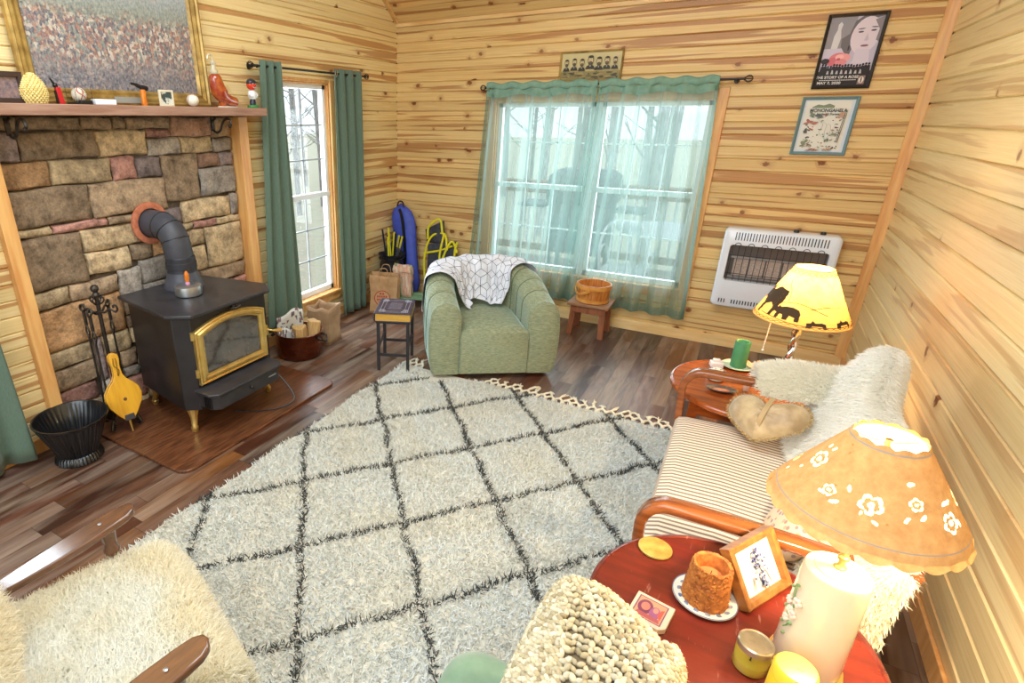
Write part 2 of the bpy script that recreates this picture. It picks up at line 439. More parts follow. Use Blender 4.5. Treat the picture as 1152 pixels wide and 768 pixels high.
# floor of wide mixed planks running towards the fireplace wall's length
def plank_floor():
    s = NT('floor_planks'); x, y, _ = s.sep(s.coord())
    row = s.math('FLOOR', s.math('DIVIDE', x, .098))
    wn = s.node('ShaderNodeTexWhiteNoise', noise_dimensions='1D'); s.link(row, wn.inputs[1])
    yo = s.math('ADD', y, s.math('MULTIPLY', wn.outputs[0], 3.7))
    seg = s.math('FLOOR', s.math('DIVIDE', yo, .62))
    w2 = s.node('ShaderNodeTexWhiteNoise', noise_dimensions='2D'); s.link(s.comb(row, seg), w2.inputs[0])
    r = w2.outputs[0]
    base = s.ramp(r, [(0, C(44, 26, 21)), (.14, C(92, 52, 32)), (.28, C(122, 98, 84)), (.42, C(58, 34, 28)), (.56, C(138, 88, 46)), (.70, C(82, 60, 56)), (.84, C(104, 60, 40)), (1, C(134, 108, 86))])
    off = s.math('MULTIPLY', r, 71.0)
    g = s.noise(s.comb(s.math('ADD', s.math('MULTIPLY', x, 26), off), s.math('MULTIPLY', yo, 2.6)), 1.0, 6, .7, .8)
    g2 = s.noise(s.comb(s.math('ADD', s.math('MULTIPLY', x, 9), off), s.math('MULTIPLY', yo, 1.3)), 1.0, 3, .6, .5)
    col = s.mix(s.ramp(g, [(.35, (1, 1, 1)), (.62, (0, 0, 0))]), base, s.mix(.6, base, C(40, 24, 20)))
    col = s.mix(s.math('MULTIPLY', s.ramp(g2, [(.45, (0, 0, 0)), (.7, (1, 1, 1))]), .55), col, C(166, 146, 128))
    fx = s.math('FRACT', s.math('DIVIDE', x, .098)); fy = s.math('FRACT', s.math('DIVIDE', yo, .62))
    e = s.math('MINIMUM', s.math('MINIMUM', fx, s.math('SUBTRACT', 1.0, fx)), s.math('MULTIPLY', s.math('MINIMUM', fy, s.math('SUBTRACT', 1.0, fy)), 6.3))
    gap = s.math('SUBTRACT', 1.0, s.math('MULTIPLY', e, 40.0), clamp=True)
    col = s.mix(s.math('MULTIPLY', gap, .7), col, C(34, 20, 16))
    s.b.inputs['Specular IOR Level'].default_value = .38; s.base(col); s.rough(s.math('ADD', .24, s.math('MULTIPLY', g, .22))); s.bump(s.math('SUBTRACT', s.math('MULTIPLY', g, .4), gap), .25, .002)
    return s.m
FLOOR = plank_floor()
struct('floor', MB().bb((-.1, YF, -.06), (RW + .1, .1, 0)), FLOOR)
# baseboards and trims
struct('baseboard_back', MB().bb((0, -.014, 0), (RW, 0, .085)), M('pine_base', C(238, 206, 148), C(226, 186, 122), 4, (.8, 8, 8), .4), bevel=.003)
struct('baseboard_left', MB().bb((0, -2.0, 0), (.014, 0, .085)).bb((0, YF, 0), (.014, -3.62, .085)), PINE_T, bevel=.003)
struct('baseboard_right', MB().bb((RW - .014, YF, 0), (RW, 0, .085)), PINE_T, bevel=.003)
struct('trim_1', MB().prism([(RW, 0), (RW - .060, 0), (RW - .060, -.012), (RW - .018, -.034), (RW, -.034)], .085, HB, 'z'), PINE_T)
struct('trim_2', MB().prism([(0, HB - .0), (-.04, HB), (-3.8, HB + SLOPE * 3.76), (-3.8, HB + SLOPE * 3.8)], 0, .03, 'x'), PINE_T2)
struct('trim_3', MB().bb((-.06, -3.612, 0), (.05, -3.545, 1.708)), PINE_T, bevel=.004)
struct('trim_4', MB().bb((-.06, -2.064, 0), (.05, -1.985, 1.708)), PINE_T, bevel=.004)
struct('trim_5', MB().bb((0, -.022, HB - .03), (RW, 0, HB)), PINE_T2, bevel=.003)
# ================================================================ fireplace wall
BLACK = M('blackened_steel', C(30, 27, 27), C(42, 38, 38), 9, rough=.4, spec=.5, bump=.05, bs=160)
BLACK2 = M('black_plate', C(42, 41, 44), C(58, 56, 60), 7, rough=.36, bump=.04, bs=200)
IRON = M('wrought_iron', C(52, 46, 42), C(74, 66, 58), 30, rough=.45, metal=.6)
BRASS = M('polished_brass', C(226, 194, 120), C(212, 176, 96), 18, rough=.28, metal=.8)
STEEL = M('stainless_steel', C(180, 182, 184), rough=.28, metal=.85)
BLKPL = M('black_plastic', C(24, 25, 28), rough=.3)
WHITE = M('white_paint', C(236, 238, 240), rough=.4)
# ---- stone facing, one block per traced stone, gaps filled with smaller ones
def stone_panel():
    A = [(0,45,75,102,0),(82,42,342,98,0),(347,45,490,98,0),(493,45,541,95,0),(545,45,735,97,0),(738,48,910,128,2),(635,100,738,135,3),(912,50,1010,128,0),
         (0,108,80,228,4),(85,105,425,217,0),(422,100,640,205,1),(643,137,785,203,5),(787,132,925,197,1),(925,130,1015,190,5),
         (2,232,218,345,6),(208,212,492,325,1),(487,212,597,297,3),(585,206,700,290,4),(697,205,875,395,0),(860,195,947,258,2),(948,192,1020,250,4),(870,258,1030,368,5),
         (22,335,403,487,0),(380,300,720,438,0),(655,405,790,470,4),(785,375,1000,465,1),(1000,355,1035,430,5),
         (55,480,225,547,1),(229,450,430,525,3),(430,440,512,485,5),(513,428,590,470,1),(785,470,835,517,1),(835,455,935,510,3),(935,432,1040,492,1),
         (70,528,388,752,0),(352,480,600,592,1),(378,573,570,692,1),(568,568,662,650,0),(665,560,720,625,6),(825,515,882,592,1),(885,485,1058,660,1),(838,590,905,685,1),
         (510,660,612,768,5),(605,635,730,740,5),(290,690,515,800,0),(120,745,300,850,1),(890,640,1065,720,0),(960,690,1070,735,3),(640,740,760,790,5)]
    Bq = [(155,215,540,350,6),(180,345,420,465,1),(205,465,405,570,0),(240,560,395,650,3),(265,600,430,690,0),(400,440,470,520,4),(430,480,545,560,3),(395,380,540,450,1),(520,560,600,600,3),(470,420,560,470,0)]
    f, cx, cy = 619.0, 450.0, 384.0
    def wp(px, py):   # where a sight line through the photograph meets the facing
        yaw, pit = math.radians(-31.75), math.radians(-22.1)
        fw = np.array((math.sin(yaw) * math.cos(pit), math.cos(yaw) * math.cos(pit), math.sin(pit)))
        r = np.array((math.cos(yaw), -math.sin(yaw), 0)); u = np.cross(r, fw)
        d = fw + r * (px - cx) / f - u * (py - cy) / f
        t = (-.03 - 3.0322) / d[0]; return -4.8453 + d[1] * t, 1.7 + d[2] * t
    Y0, Y1, Z0, Z1 = -3.545, -2.058, 0.0, 1.712
    ny, nz = int((Y1 - Y0) * 100), int((Z1 - Z0) * 100)
    occ = np.zeros((ny, nz), bool); st = []
    def put(a, b, c, d, k):
        i0, i1, j0, j1 = [int(round(q)) for q in ((a - Y0) * 100, (b - Y0) * 100, (c - Z0) * 100, (d - Z0) * 100)]
        i0, j0, i1, j1 = max(i0, 0), max(j0, 0), min(i1, ny), min(j1, nz)
        while i1 - i0 > 2 and j1 - j0 > 2 and occ[i0:i1, j0:j1].any():
            o = occ[i0:i1, j0:j1]; e = {'l': o[0].mean(), 'r': o[-1].mean(), 'b': o[:, 0].mean(), 't': o[:, -1].mean()}
            q = max(e, key=e.get)
            if q == 'l': i0 += 1
            elif q == 'r': i1 -= 1
            elif q == 'b': j0 += 1
            else: j1 -= 1
        if i1 - i0 < 3 or j1 - j0 < 3: return
        occ[i0:i1, j0:j1] = True; st.append((Y0 + i0 / 100, Y0 + i1 / 100, Z0 + j0 / 100, Z0 + j1 / 100, k))
    for q, ox, oy in [(q, 0, 120) for q in A] + [(q, 0, 280) for q in Bq]:
        pa = [wp(ox + x / 3.84, oy + y / 3.84) for x, y in ((q[0], q[1]), (q[2], q[3]))]
        cxm = wp(ox + (q[0] + q[2]) / 7.68, oy + (q[1] + q[3]) / 7.68)
        put(pa[0][0], pa[1][0], pa[1][1], pa[0][1], q[4])
    def grow(q, side, lim):
        a, b, c, d, k = q; i0, i1, j0, j1 = [int(round(v)) for v in ((a - Y0) * 100, (b - Y0) * 100, (c - Z0) * 100, (d - Z0) * 100)]
        for _ in range(lim):
            if side == 0 and i0 > 0 and not occ[i0 - 1, j0:j1].any(): i0 -= 1; occ[i0, j0:j1] = True
            elif side == 1 and i1 < ny and not occ[i1, j0:j1].any(): occ[i1, j0:j1] = True; i1 += 1
            elif side == 2 and j0 > 0 and not occ[i0:i1, j0 - 1].any(): j0 -= 1; occ[i0:i1, j0] = True
            elif side == 3 and j1 < nz and not occ[i0:i1, j1].any(): occ[i0:i1, j1] = True; j1 += 1
        return (Y0 + i0 / 100, Y0 + i1 / 100, Z0 + j0 / 100, Z0 + j1 / 100, k)
    for _r in range(6):
        for side in (2, 3, 0, 1): st = [grow(q, side, 1) for q in st]
    g = random.Random(3)
    for j in range(nz - 1, -1, -1):
        for i in range(ny):
            if occ[i, j]: continue
            w = 1
            W, H = g.choice((16, 24, 32)), g.choice((7, 10, 14))
            while i + w < ny and w < W and not occ[i + w, j]: w += 1
            h = 1
            while j - h >= 0 and h < H and not occ[i:i + w, j - h].any(): h += 1
            occ[i:i + w, j - h + 1:j + 1] = True
            if w >= 4 and h >= 4: st.append((Y0 + i / 100, Y0 + (i + w) / 100, Z0 + (j - h + 1) / 100, Z0 + (j + 1) / 100, g.choice((0, 1, 5, 3, 0, 1))))
    pal = [(168, 144, 118), (204, 180, 144), (164, 130, 110), (180, 134, 122), (152, 136, 134), (170, 160, 150), (196, 154, 112)]
    mb = MB()
    for (a, b, c, d, k) in st:
        m = .0018; a += m; b -= m; c += m; d -= m
        x1 = -.035 + g.uniform(0, .014); jit = lambda s=.004: g.uniform(-s, s)
        nu, nv = max(2, int((b - a) / .035)), max(2, int((d - c) / .035))
        t = g.uniform(.88, 1.12); cc = pal[k]
        col = (lin(min(255, cc[0] * t)), lin(min(255, cc[1] * t)), lin(min(255, cc[2] * t)), 1)
        sd = g.uniform(0, 99)
        def fn(u, v):
            e = min(u * (b - a), (1 - u) * (b - a), v * (d - c), (1 - v) * (d - c))
            x = x1 - .024 * max(0, 1 - e / .010) ** 2 + .006 * math.sin(u * 5 + sd) * math.sin(v * 4 + sd * 2)
            ex = .0045 * math.sin(sd + 7 * v) * (abs(u - .5) * 2) ** 3; ez = .0045 * math.sin(sd * 1.7 + 6 * u) * (abs(v - .5) * 2) ** 3
            return (x, a + (b - a) * u + ex, c + (d - c) * v + ez)
        uu = sorted({0, .004 / (b - a), .010 / (b - a), 1 - .010 / (b - a), 1 - .004 / (b - a), 1} | {i / nu for i in range(nu + 1)})
        vv = sorted({0, .004 / (d - c), .010 / (d - c), 1 - .010 / (d - c), 1 - .004 / (d - c), 1} | {i / nv for i in range(nv + 1)})
        V = [fn(u, v) for v in vv for u in uu]; n = len(uu)
        F = [(j * n + i, j * n + i + 1, (j + 1) * n + i + 1, (j + 1) * n + i) for j in range(len(vv) - 1) for i in range(n - 1)]
        mb.add(V, F, col=col)
    mb.bb((-.09, Y0, 0), (-.058, Y1, Z1), col=C(104, 90, 76))
    return mb
STONE = attr_mat('field_stone', .85, .9, 30, .85, mscale=17)
struct('wall_stone', stone_panel(), STONE, smooth=60)
# ---- mantel shelf with two scrolled iron brackets
MANT = M('weathered_mantel_wood', C(172, 134, 112), C(146, 106, 86), 6, (8, .8, 8), .6, bump=.15, bs=40)
t = thing('mantel_shelf', 'long weathered wooden mantel shelf above the stone facing', 'shelf', (0, -2.93, 1.711))
mb = MB(); mb.bb((.002, -.735, 0), (.20, .985, .05)); mb.build('board', MANT, t, bevel=.004)
for y in (-.53, .68):
    br = MB()
    P = smoothpath([(.012, y, -.012), (-.02, y, -.035), (-.024, y, -.075), (.012, y, -.098), (.05, y, -.082), (.072, y, -.045), (.105, y, -.018), (.14, y, -.022), (.152, y, -.045), (.135, y, -.06)], 6)
    P[:, 0] += .03
    br.tube(P, .0075, 8); br.sph((.168, y, -.06), .011, 10, 8); br.box((.012, y, -.05), (.01, .022, .08))
    br.build('bracket', IRON, t)
# ---- painting leaning on the mantel
def painting_mat():
    s = NT('battle_scene_canvas'); co = s.coord(); x, y, z = s.sep(co)
    vo = s.node('ShaderNodeTexVoronoi', distance='MANHATTAN'); vo.inputs['Scale'].default_value = 1
    s.link(s.mapping(s.noise(co, 30, 2, .5, 0, 1), (.03, .03, .03)), vo.inputs['Vector'])
    wob = s.node('ShaderNodeVectorMath', operation='ADD'); s.link(s.mapping(co, (1, 78, 56)), wob.inputs[0]); s.link(s.mapping(s.noise(co, 22, 3, .6, 0, 1), (1.6, 1.6, 1.6)), wob.inputs[1])
    s.link(wob.outputs[0], vo.inputs['Vector'])
    cr, cg, cb = s.sep(vo.outputs[1])
    figs = s.ramp(cr, [(0, C(70, 74, 92)), (.16, C(150, 98, 84)), (.30, C(196, 172, 150)), (.44, C(96, 92, 104)), (.58, C(170, 118, 92)), (.7, C(126, 140, 132)), (.84, C(214, 200, 184)), (.95, C(140, 84, 84))], 'CONSTANT')
    dark = s.ramp(cg, [(0, C(66, 70, 88)), (.3, C(92, 96, 112)), (.6, C(112, 108, 118)), (.85, C(148, 132, 128))], 'CONSTANT')
    n2 = s.noise(s.mapping(co, (1, 5, 9)), 1, 5, .7, .8)
    zz = s.math('ADD', z, s.math('MULTIPLY', s.math('SUBTRACT', n2, .5), .14))
    sky = s.ramp(zz, [(.42, C(128, 140, 118)), (.50, C(150, 162, 158)), (.62, C(176, 190, 200))])
    col = s.mix(s.ramp(zz, [(.14, (0, 0, 0)), (.26, (1, 1, 1))]), dark, figs)
    col = s.mix(s.ramp(zz, [(.40, (0, 0, 0)), (.46, (1, 1, 1))]), col, sky)
    col = s.mix(.36, col, s.ramp(s.noise(s.mapping(co, (1, 90, 60)), 1, 3), [(.3, C(70, 72, 86)), (.7, C(210, 200, 190))]))
    s.base(col); s.rough(.3); s.b.inputs['Coat Weight'].default_value = .5; s.b.inputs['Coat Roughness'].default_value = .12
    s.bump(s.noise(s.mapping(co, (1, 6, 14), rot=(.5, 0, 0)), 1, 4, .7, 2.5), .5, .02)
    return s.m
GILT = M('gilded_frame', C(188, 156, 88), C(140, 108, 52), 14, rough=.38, metal=.35)
t = thing('painting', 'large gilt-framed battle painting leaning on the mantel', 'painting', (.035, -2.83, 1.762))
def frame(mb, y0, y1, z0, z1, prof):
    """mitred picture frame in the y-z plane; prof = [(inset, x)]"""
    rings = [[(x, y0 + i, z0 + i), (x, y1 - i, z0 + i), (x, y1 - i, z1 - i), (x, y0 + i, z1 - i)] for i, x in prof]
    n = len(rings)
    v = np.array(rings).reshape(-1, 3); f = []
    for r in range(n):
        for j in range(4):
            j2 = (j + 1) % 4; r2 = (r + 1) % n
            f.append((r * 4 + j, r * 4 + j2, r2 * 4 + j2, r2 * 4 + j))
    return mb.add(v, f)
fr = frame(MB(), -.54, .545, 0, .84, [(0, 0), (0, .03), (.012, .036), (.02, .026), (.034, .030), (.05, .020), (.062, .024), (.075, .010), (.075, 0)]).build('frame', GILT, t, smooth=30)
MB().bb((-.002, -.47, .07), (.008, .475, .775)).build('canvas', painting_mat(), t)
MB().bb((.030, -.10, .012), (.0375, .07, .042)).build('title_plate', M('grey_metal_plate', C(150, 150, 142), rough=.4), fr)
t.rotation_euler = (0, math.radians(-1.5), 0)
# ---- things on the mantel
ZM = 1.7615
PHOTO_D = M('dim_photo', C(150, 124, 118), C(92, 84, 96), 60, rough=.3)
t = thing('photo_frame', 'small dark wooden photo frame at the end of the mantel', 'picture frame', (.12, -3.49, ZM))
frame(MB(), -.09, .085, 0, .13, [(0, 0), (0, .016), (.02, .018), (.022, .008), (.022, 0)]).build('frame', M('dark_walnut', C(62, 46, 42), rough=.35), t)
MB().bb((.002, -.07, .02), (.006, .065, .11)).build('photograph', PHOTO_D, t)
# woven cone ornament
mb = MB(); prof = []
for i in range(29):
    u = i / 28; r = .052 * (math.sin(PI * min(1, .24 + u * .76)) ** .7); prof.append((max(r, .004), .13 * u))
mb.lathe(prof, n=36)
for i in range(15):
    u = (i + .5) / 15.3; r = .052 * (math.sin(PI * min(1, .24 + u * .76)) ** .7)
    k = max(5, int(2 * PI * r / .015))
    for j in range(k):
        a = 2 * PI * (j + .5 * (i % 2)) / k
        mb.sph((r * math.cos(a), r * math.sin(a), .13 * u), (.0075, .0075, .0058), 8, 6)
o = mb.build('cone_ornament', M('cream_wicker', C(238, 218, 150), C(214, 186, 110), 60, rough=.6), loc=(.142, -3.372, ZM))
tag(o, 'pale yellow knobbly cone ornament beside the small dark photo frame', 'ornament')
# red lighter
RED = M('red_plastic', C(196, 34, 44), rough=.3)
t = thing('utility_lighter', 'red handled black nosed lighter on the mantel', 'lighter', (.12, -3.245, ZM))
mb = MB(); mb.prism([(-.012, 0), (.016, 0), (.006, .076), (-.016, .074)], -.011, .011, 'x'); mb.build('handle', RED, t, bevel=.003)
mb = MB(); mb.prism([(-.020, .06), (-.014, .06), (-.012, .0), (-.018, .0)], -.008, .008, 'x'); mb.cyl((0, -.008, .073), (0, -.03, .112), .007, .004, 10); mb.sph((0, -.012, .082), .012, 10, 8); mb.build('nozzle', BLKPL, t)
# baseball in a clear display box
def baseball_mat():
    s = NT('baseball_leather'); x, y, z = s.sep(s.coord())
    a = s.math('ABSOLUTE', y); c = s.math('SUBTRACT', s.math('ABSOLUTE', s.math('SUBTRACT', s.math('MULTIPLY', s.math('MULTIPLY', x, x), 26.0), .012)), a)
    m = s.math('LESS_THAN', s.math('ABSOLUTE', c), .0028)
    s.base(s.mix(m, C(232, 224, 206), C(176, 52, 44))); s.rough(.55); return s.m
BALLM = baseball_mat()
GLASS = NT('clear_plastic'); GLASS.b.inputs['Transmission Weight'].default_value = 1; GLASS.rough(.03); GLASS.b.inputs['IOR'].default_value = 1.2; GLASS.base((1, 1, 1, 1)); GLASS = GLASS.m
o = MB().sph((0, 0, 0), .034, 20, 14).build('baseball', BALLM, loc=(.12, -3.15, ZM + .0445)); o.rotation_euler = (.5, .9, .3)
tag(o, 'white baseball inside the clear display box on the mantel', 'baseball')
t = thing('display_box', 'clear plastic display box holding a baseball, black base', 'display case', (.12, -3.15, ZM))
MB().bb((-.042, -.042, 0), (.042, .042, .0095)).build('base', BLKPL, t, bevel=.002)
mb = MB()
for s_ in (-1, 1): mb.bb((-.04, s_ * .04 - .001, .010), (.04, s_ * .04 + .001, .083)).bb((s_ * .04 - .001, -.039, .010), (s_ * .04 + .001, .039, .083))
mb.bb((-.04, -.04, .083), (.04, .04, .085)); mb.build('cover', GLASS, t)
o = MB().bb((-.022, -.055, 0), (.022, .055, .026)).build('card_box', WHITE, loc=(.165, -3.055, ZM), bevel=.002)
tag(o, 'small white card box lying in front of the painting', 'box')
o = MB().bb((-.013, -.03, 0), (.013, .03, .018)).build('ring_case', BLKPL, loc=(.175, -3.155, ZM), bevel=.003)
tag(o, 'tiny black case in front of the boxed baseball', 'box')
# hammer standing on its orange handle
ORNG = M('orange_lacquer', C(226, 132, 34), C(200, 104, 20), 30, rough=.35)
t = thing('tack_hammer', 'small black headed hammer standing on its orange handle', 'hammer', (.13, -2.80, ZM))
MB().lathe([(.014, 0), (.016, .01), (.013, .04), (.015, .072), (.012, .082)], n=14).build('handle', ORNG, t)
mb = MB(); mb.tube(smoothpath([(0, -.062, .108), (0, -.04, .104), (0, -.01, .092), (0, .012, .088), (0, .028, .086)], 5), [.007] * 6 + [.010] * 5 + [.013] * 10, 10); mb.cyl((0, 0, .078), (0, 0, .095), .013, .012, 10); mb.build('head', BLKPL, t)
t = thing('small_picture', 'tiny white framed picture of a pale bird on the mantel', 'picture frame', (.13, -2.66, ZM))
frame(MB(), -.046, .046, 0, .084, [(0, 0), (0, .008), (.010, .009), (.010, .004), (.010, 0)]).build('frame', M('cream_frame', C(226, 216, 190), rough=.5), t)
MB().bb((0, -.037, .009), (.004, .037, .075)).build('print', M('grey_print', C(58, 74, 72), C(214, 216, 204), 26, rough=.5, lo=.45, hi=.5), t)
o = MB().sph((0, 0, 0), .034, 20, 14).build('baseball', BALLM, loc=(.13, -2.477, ZM + .0345)); o.rotation_euler = (.2, .2, 1.2)
tag(o, 'loose scuffed baseball by the right corner of the painting', 'baseball')
# red glass boot
REDG = M('amber_red_glass', C(150, 36, 22), C(186, 92, 36), 22, rough=.14, coat=.8, spec=.7)
t = thing('boot_decanter', 'glossy red and amber boot shaped bottle on a clear base', 'bottle', (.13, -2.24, ZM))
mb = MB(); mb.tube(smoothpath([(0, -.055, .185), (0, -.05, .15), (0, -.035, .10), (0, -.005, .062), (0, .04, .042), (0, .085, .034), (0, .112, .030)], 6), [.026, .03, .034, .037, .039, .04, .041, .042, .043, .044, .045, .046, .047, .048, .047, .046, .045, .043, .041, .039, .037, .036, .035, .034, .033, .032, .032, .031, .03, .029, .029, .028, .026, .022, .017, .012, .006], 16)
mb.prism([(-.030, .006), (-.002, .006), (.006, .05), (-.026, .06)], -.018, .018, 'x'); mb.build('body', REDG, t, smooth=60)
mb = MB(); mb.lathe([(.020, .185), (.024, .19), (.024, .205), (.016, .21), (.013, .235), (.017, .24), (.017, .255), (.008, .258)], (0, -.055, 0), 16)
mb.tube(smoothpath([(0, -.055, .255), (0, -.06, .285), (0, -.085, .285), (0, -.095, .262)], 6), .005, 8); mb.build('stopper', M('smoky_glass', C(206, 196, 168), rough=.12, coat=.6), t)
mb = MB(); mb.prism(arcpts((.0, .03, 0), .062, 0, 2 * PI, 20)[:-1] and [(p[0] * .55, p[1] * 1.3 - .008) for p in arcpts((0, .03, 0), .062, 0, 2 * PI, 20)[:-1]], 0, .0055, 'z'); mb.build('base', M('pale_glass', C(224, 218, 202), rough=.1), t)
# nodding figurine
t = thing('nodding_figurine', 'little red faced figurine in white on a green stand', 'figurine', (.13, -1.997, ZM))
MB().lathe([(.036, 0), (.038, .004), (.036, .014), (.026, .018)], n=20).build('base', M('green_enamel', C(58, 138, 70), rough=.3), t)
mb = MB(); mb.lathe([(.020, .018), (.021, .035), (.016, .05), (.02, .055)], n=14, c=(0, 0, 0)); mb.build('trousers', M('navy_enamel', C(40, 44, 62), rough=.3), t)
mb = MB(); mb.lathe([(.021, .053), (.026, .066), (.027, .085), (.022, .10), (.010, .106)], n=16)
mb.tube([(0, -.024, .096), (.012, -.032, .078), (.02, -.018, .068)], .008, 8); mb.tube([(0, .024, .096), (.012, .032, .078), (.02, .018, .068)], .008, 8); mb.build('jersey', WHITE, t)
mb = MB(); mb.sph((0, 0, .138), (.030, .034, .032), 16, 12); mb.sph((.028, 0, .135), (.010, .01, .010), 8, 6); mb.cyl((0, 0, .1), (0, 0, .115), .009, None, 10); mb.build('face', M('red_enamel', C(222, 66, 40), rough=.25), t)
mb = MB(); mb.sph((0, 0, .150), (.031, .035, .026), 16, 10); mb.bb((.022, -.018, .152), (.042, .018, .156)); mb.build('cap', M('dark_enamel', C(46, 50, 58), rough=.3), t)
mb = MB(); mb.tube(arcpts((.027, 0, .131), .012, PI * 1.15, PI * 1.85, 8, 'yz'), .002, 6); mb.sph((.027, -.011, .145), .0035, 6, 5).sph((.027, .011, .145), .0035, 6, 5); mb.build('eyes_and_mouth', WHITE, t)

# ---- window in the fireplace wall
def glass_mat(name='window_glass'):
    s = NT(name); t_ = s.node('ShaderNodeBsdfTransparent'); g_ = s.node('ShaderNodeBsdfGlossy'); g_.inputs['Roughness'].default_value = .02
    mx = s.node('ShaderNodeMixShader'); mx.inputs[0].default_value = .06
    s.link(t_.outputs[0], mx.inputs[1]); s.link(g_.outputs[0], mx.inputs[2]); s.link(mx.outputs[0], s.out.inputs[0]); return s.m
PANE = glass_mat()
VINYL = M('white_vinyl', C(232, 235, 240), rough=.35)
MUNT = M('grey_muntin', C(176, 182, 190), rough=.4)
for wn_, (y0, y1, z0, z1) in (('window_1', WL), ('window_3', WL2)):
  t = thing(wn_, None, None); tag(t, kind='structure')
  yo = y0 - WL[0]
  mb = MB()
  for a, b in (((-.095, y0, z0), (0, y0 + .012, z1)), ((-.095, y1 - .012, z0), (0, y1, z1)), ((-.095, y0, z1 - .012), (0, y1, z1)), ((-.095, y0, z0), (.045, y1, z0 + .018))): mb.bb(a, b)
  mb.bb((0, y1, z0 - .06), (.018, y1 + .068, z1 + .022)).bb((0, y0 - .068, z0 - .06), (.018, y0, z1 + .022)).bb((0, y0, z1), (.012, y1, z1 + .022)).bb((0, y0 - .02, z0 - .075), (.016, y1 + .02, z0))
  mb.build('window_casing', PINE_T, t, bevel=.003)
  mb = MB(); fy0, fy1, fz0, fz1 = y0 + .012, y1 - .012, z0 + .018, z1 - .012
  for a, b in (((-.075, fy0, fz0), (-.03, fy0 + .035, fz1)), ((-.075, fy1 - .035, fz0), (-.03, fy1, fz1)), ((-.075, fy0, fz1 - .035), (-.03, fy1, fz1)), ((-.075, fy0, fz0), (-.03, fy1, fz0 + .045)), ((-.065, fy0, 1.085), (-.022, fy1, 1.125))): mb.bb(a, b)
  mb.build('window_frame', VINYL, t, bevel=.003)
  mb = MB()
  for a, b in ((1.125, fz1 - .035), (fz0 + .045, 1.085)):
      mb.bb((-.052, yo - 1.343, a), (-.046, yo - 1.331, b))
      for k in (1, 2):
          z = a + (b - a) * k / 3; mb.bb((-.052, fy0 + .03, z - .006), (-.046, fy1 - .03, z + .006))
  mb.build('muntins', MUNT, t)
  MB().bb((-.055, fy0 + .03, fz0 + .04), (-.0535, fy1 - .03, fz1 - .03)).build('pane', PANE, t)
# ---- green curtains on this wall
CURT = NT('sage_curtain_cloth'); CURT.base(CURT.ramp(CURT.noise(CURT.mapping(CURT.coord(), (300, 300, 40)), 1, 2), [(.3, C(92, 114, 96)), (.7, C(108, 130, 112))])); CURT.rough(.85); CURT.b.inputs['Sheen Weight'].default_value = .25
tr = CURT.node('ShaderNodeBsdfTranslucent'); tr.inputs[0].default_value = C(120, 150, 130); mx_ = CURT.node('ShaderNodeMixShader'); mx_.inputs[0].default_value = .18
CURT.link(CURT.b.outputs[0], mx_.inputs[1]); CURT.link(tr.outputs[0], mx_.inputs[2]); CURT.link(mx_.outputs[0], CURT.out.inputs[0]); CURT = CURT.m
def curtain(parent, t0, t1, b0, b1, zt, zb, folds, amp, to3, m, name='panel', seed=0, ampb=1.0, nz=26, ph=0):
    g = random.Random(seed); fr_ = [g.uniform(-.5, .5) for _ in range(6)]
    def fn(u, v):
        z = zt + (zb - zt) * v
        c = t0 + (t1 - t0) * u; d = b0 + (b1 - b0) * u; p = c + (d - c) * v ** 1.3
        a = amp * (1 - .25 * math.sin(PI * v)) * (1 + (ampb - 1) * v)
        w = math.sin(2 * PI * folds * (u + .018 * math.sin(4 * v + fr_[0] * 6)) + ph) + .25 * math.sin(2 * PI * folds * 2.1 * u + fr_[1] * 6 + 2 * v)
        p += .010 * math.sin(3 * v + 5 * u + fr_[2] * 9) * v
        return to3(p, z, a * w)
    nu = int(folds * 14)
    return MB().grid(fn, nu, nz).build(name, m, parent, smooth=80, solid=.002, world=True)
def rod(parent, a, b, r, m, axis, brackets=()):
    mb = MB(); mb.cyl(a, b, r, None, 12); mb.build('rod', m, parent, world=True)
    for e, s_ in ((a, -1), (b, 1)):
        mb = MB(); e = np.array(e); d = np.array((0, s_, 0) if axis == 'y' else (s_, 0, 0)); c = e + d * .028
        mb.cyl(e, e + d * .008, r * 1.5, None, 12)
        o = np.array((1, 0, 0) if axis == 'y' else (0, 1, 0)); k = np.array((0, 0, 1))
        for i in range(4):
            q = i * PI / 4; w_ = o * math.cos(q) + k * math.sin(q)
            mb.tube([c + .022 * (d * math.cos(h) + w_ * math.sin(h)) for h in np.linspace(0, 2 * PI, 17)[:-1]], .0024, 6, closed=True)
        mb.sph(c + d * .022, .004, 8, 6); mb.build('finial', m, parent, world=True)
    for q in brackets:
        mb = MB(); w0 = np.array(q[0]); w1 = np.array(q[1]); mb.cyl(w0, w1, .005, None, 8); mb.cyl(w0, w0 + (w1 - w0) * .06, .018, None, 12); mb.sph(w1, .012, 10, 8); mb.build('bracket', m, parent, world=True)
BRONZE = M('dark_bronze', C(52, 48, 46), rough=.35, metal=.7)
t = thing('curtain_rod', 'dark metal curtain rod above the tall narrow window', 'curtain rod', (.08, -1.30, 2.023))
rod(t, (.08, -1.915, 2.023), (.08, -.64, 2.023), .008, BRONZE, 'y', [((.001, -1.88, 2.02), (.08, -1.88, 2.02)), ((.001, -.70, 2.02), (.08, -.70, 2.02))])
GROM = M('nickel_grommet', C(190, 192, 192), rough=.25, metal=1)
def grommets(parent, ys, z, amp):
    for y, s_ in ys:
        mb = MB(); mb.tube([(.08 + .012 * s_ + .0, y + .022 * math.cos(a) * .5, z + .022 * math.sin(a)) for a in np.linspace(0, 2 * PI, 17)[:-1]], .0045, 6, closed=True)
        mb.build('grommet', GROM, parent, world=True)
l3 = lambda p, z, d: (.082 + d, p, z)
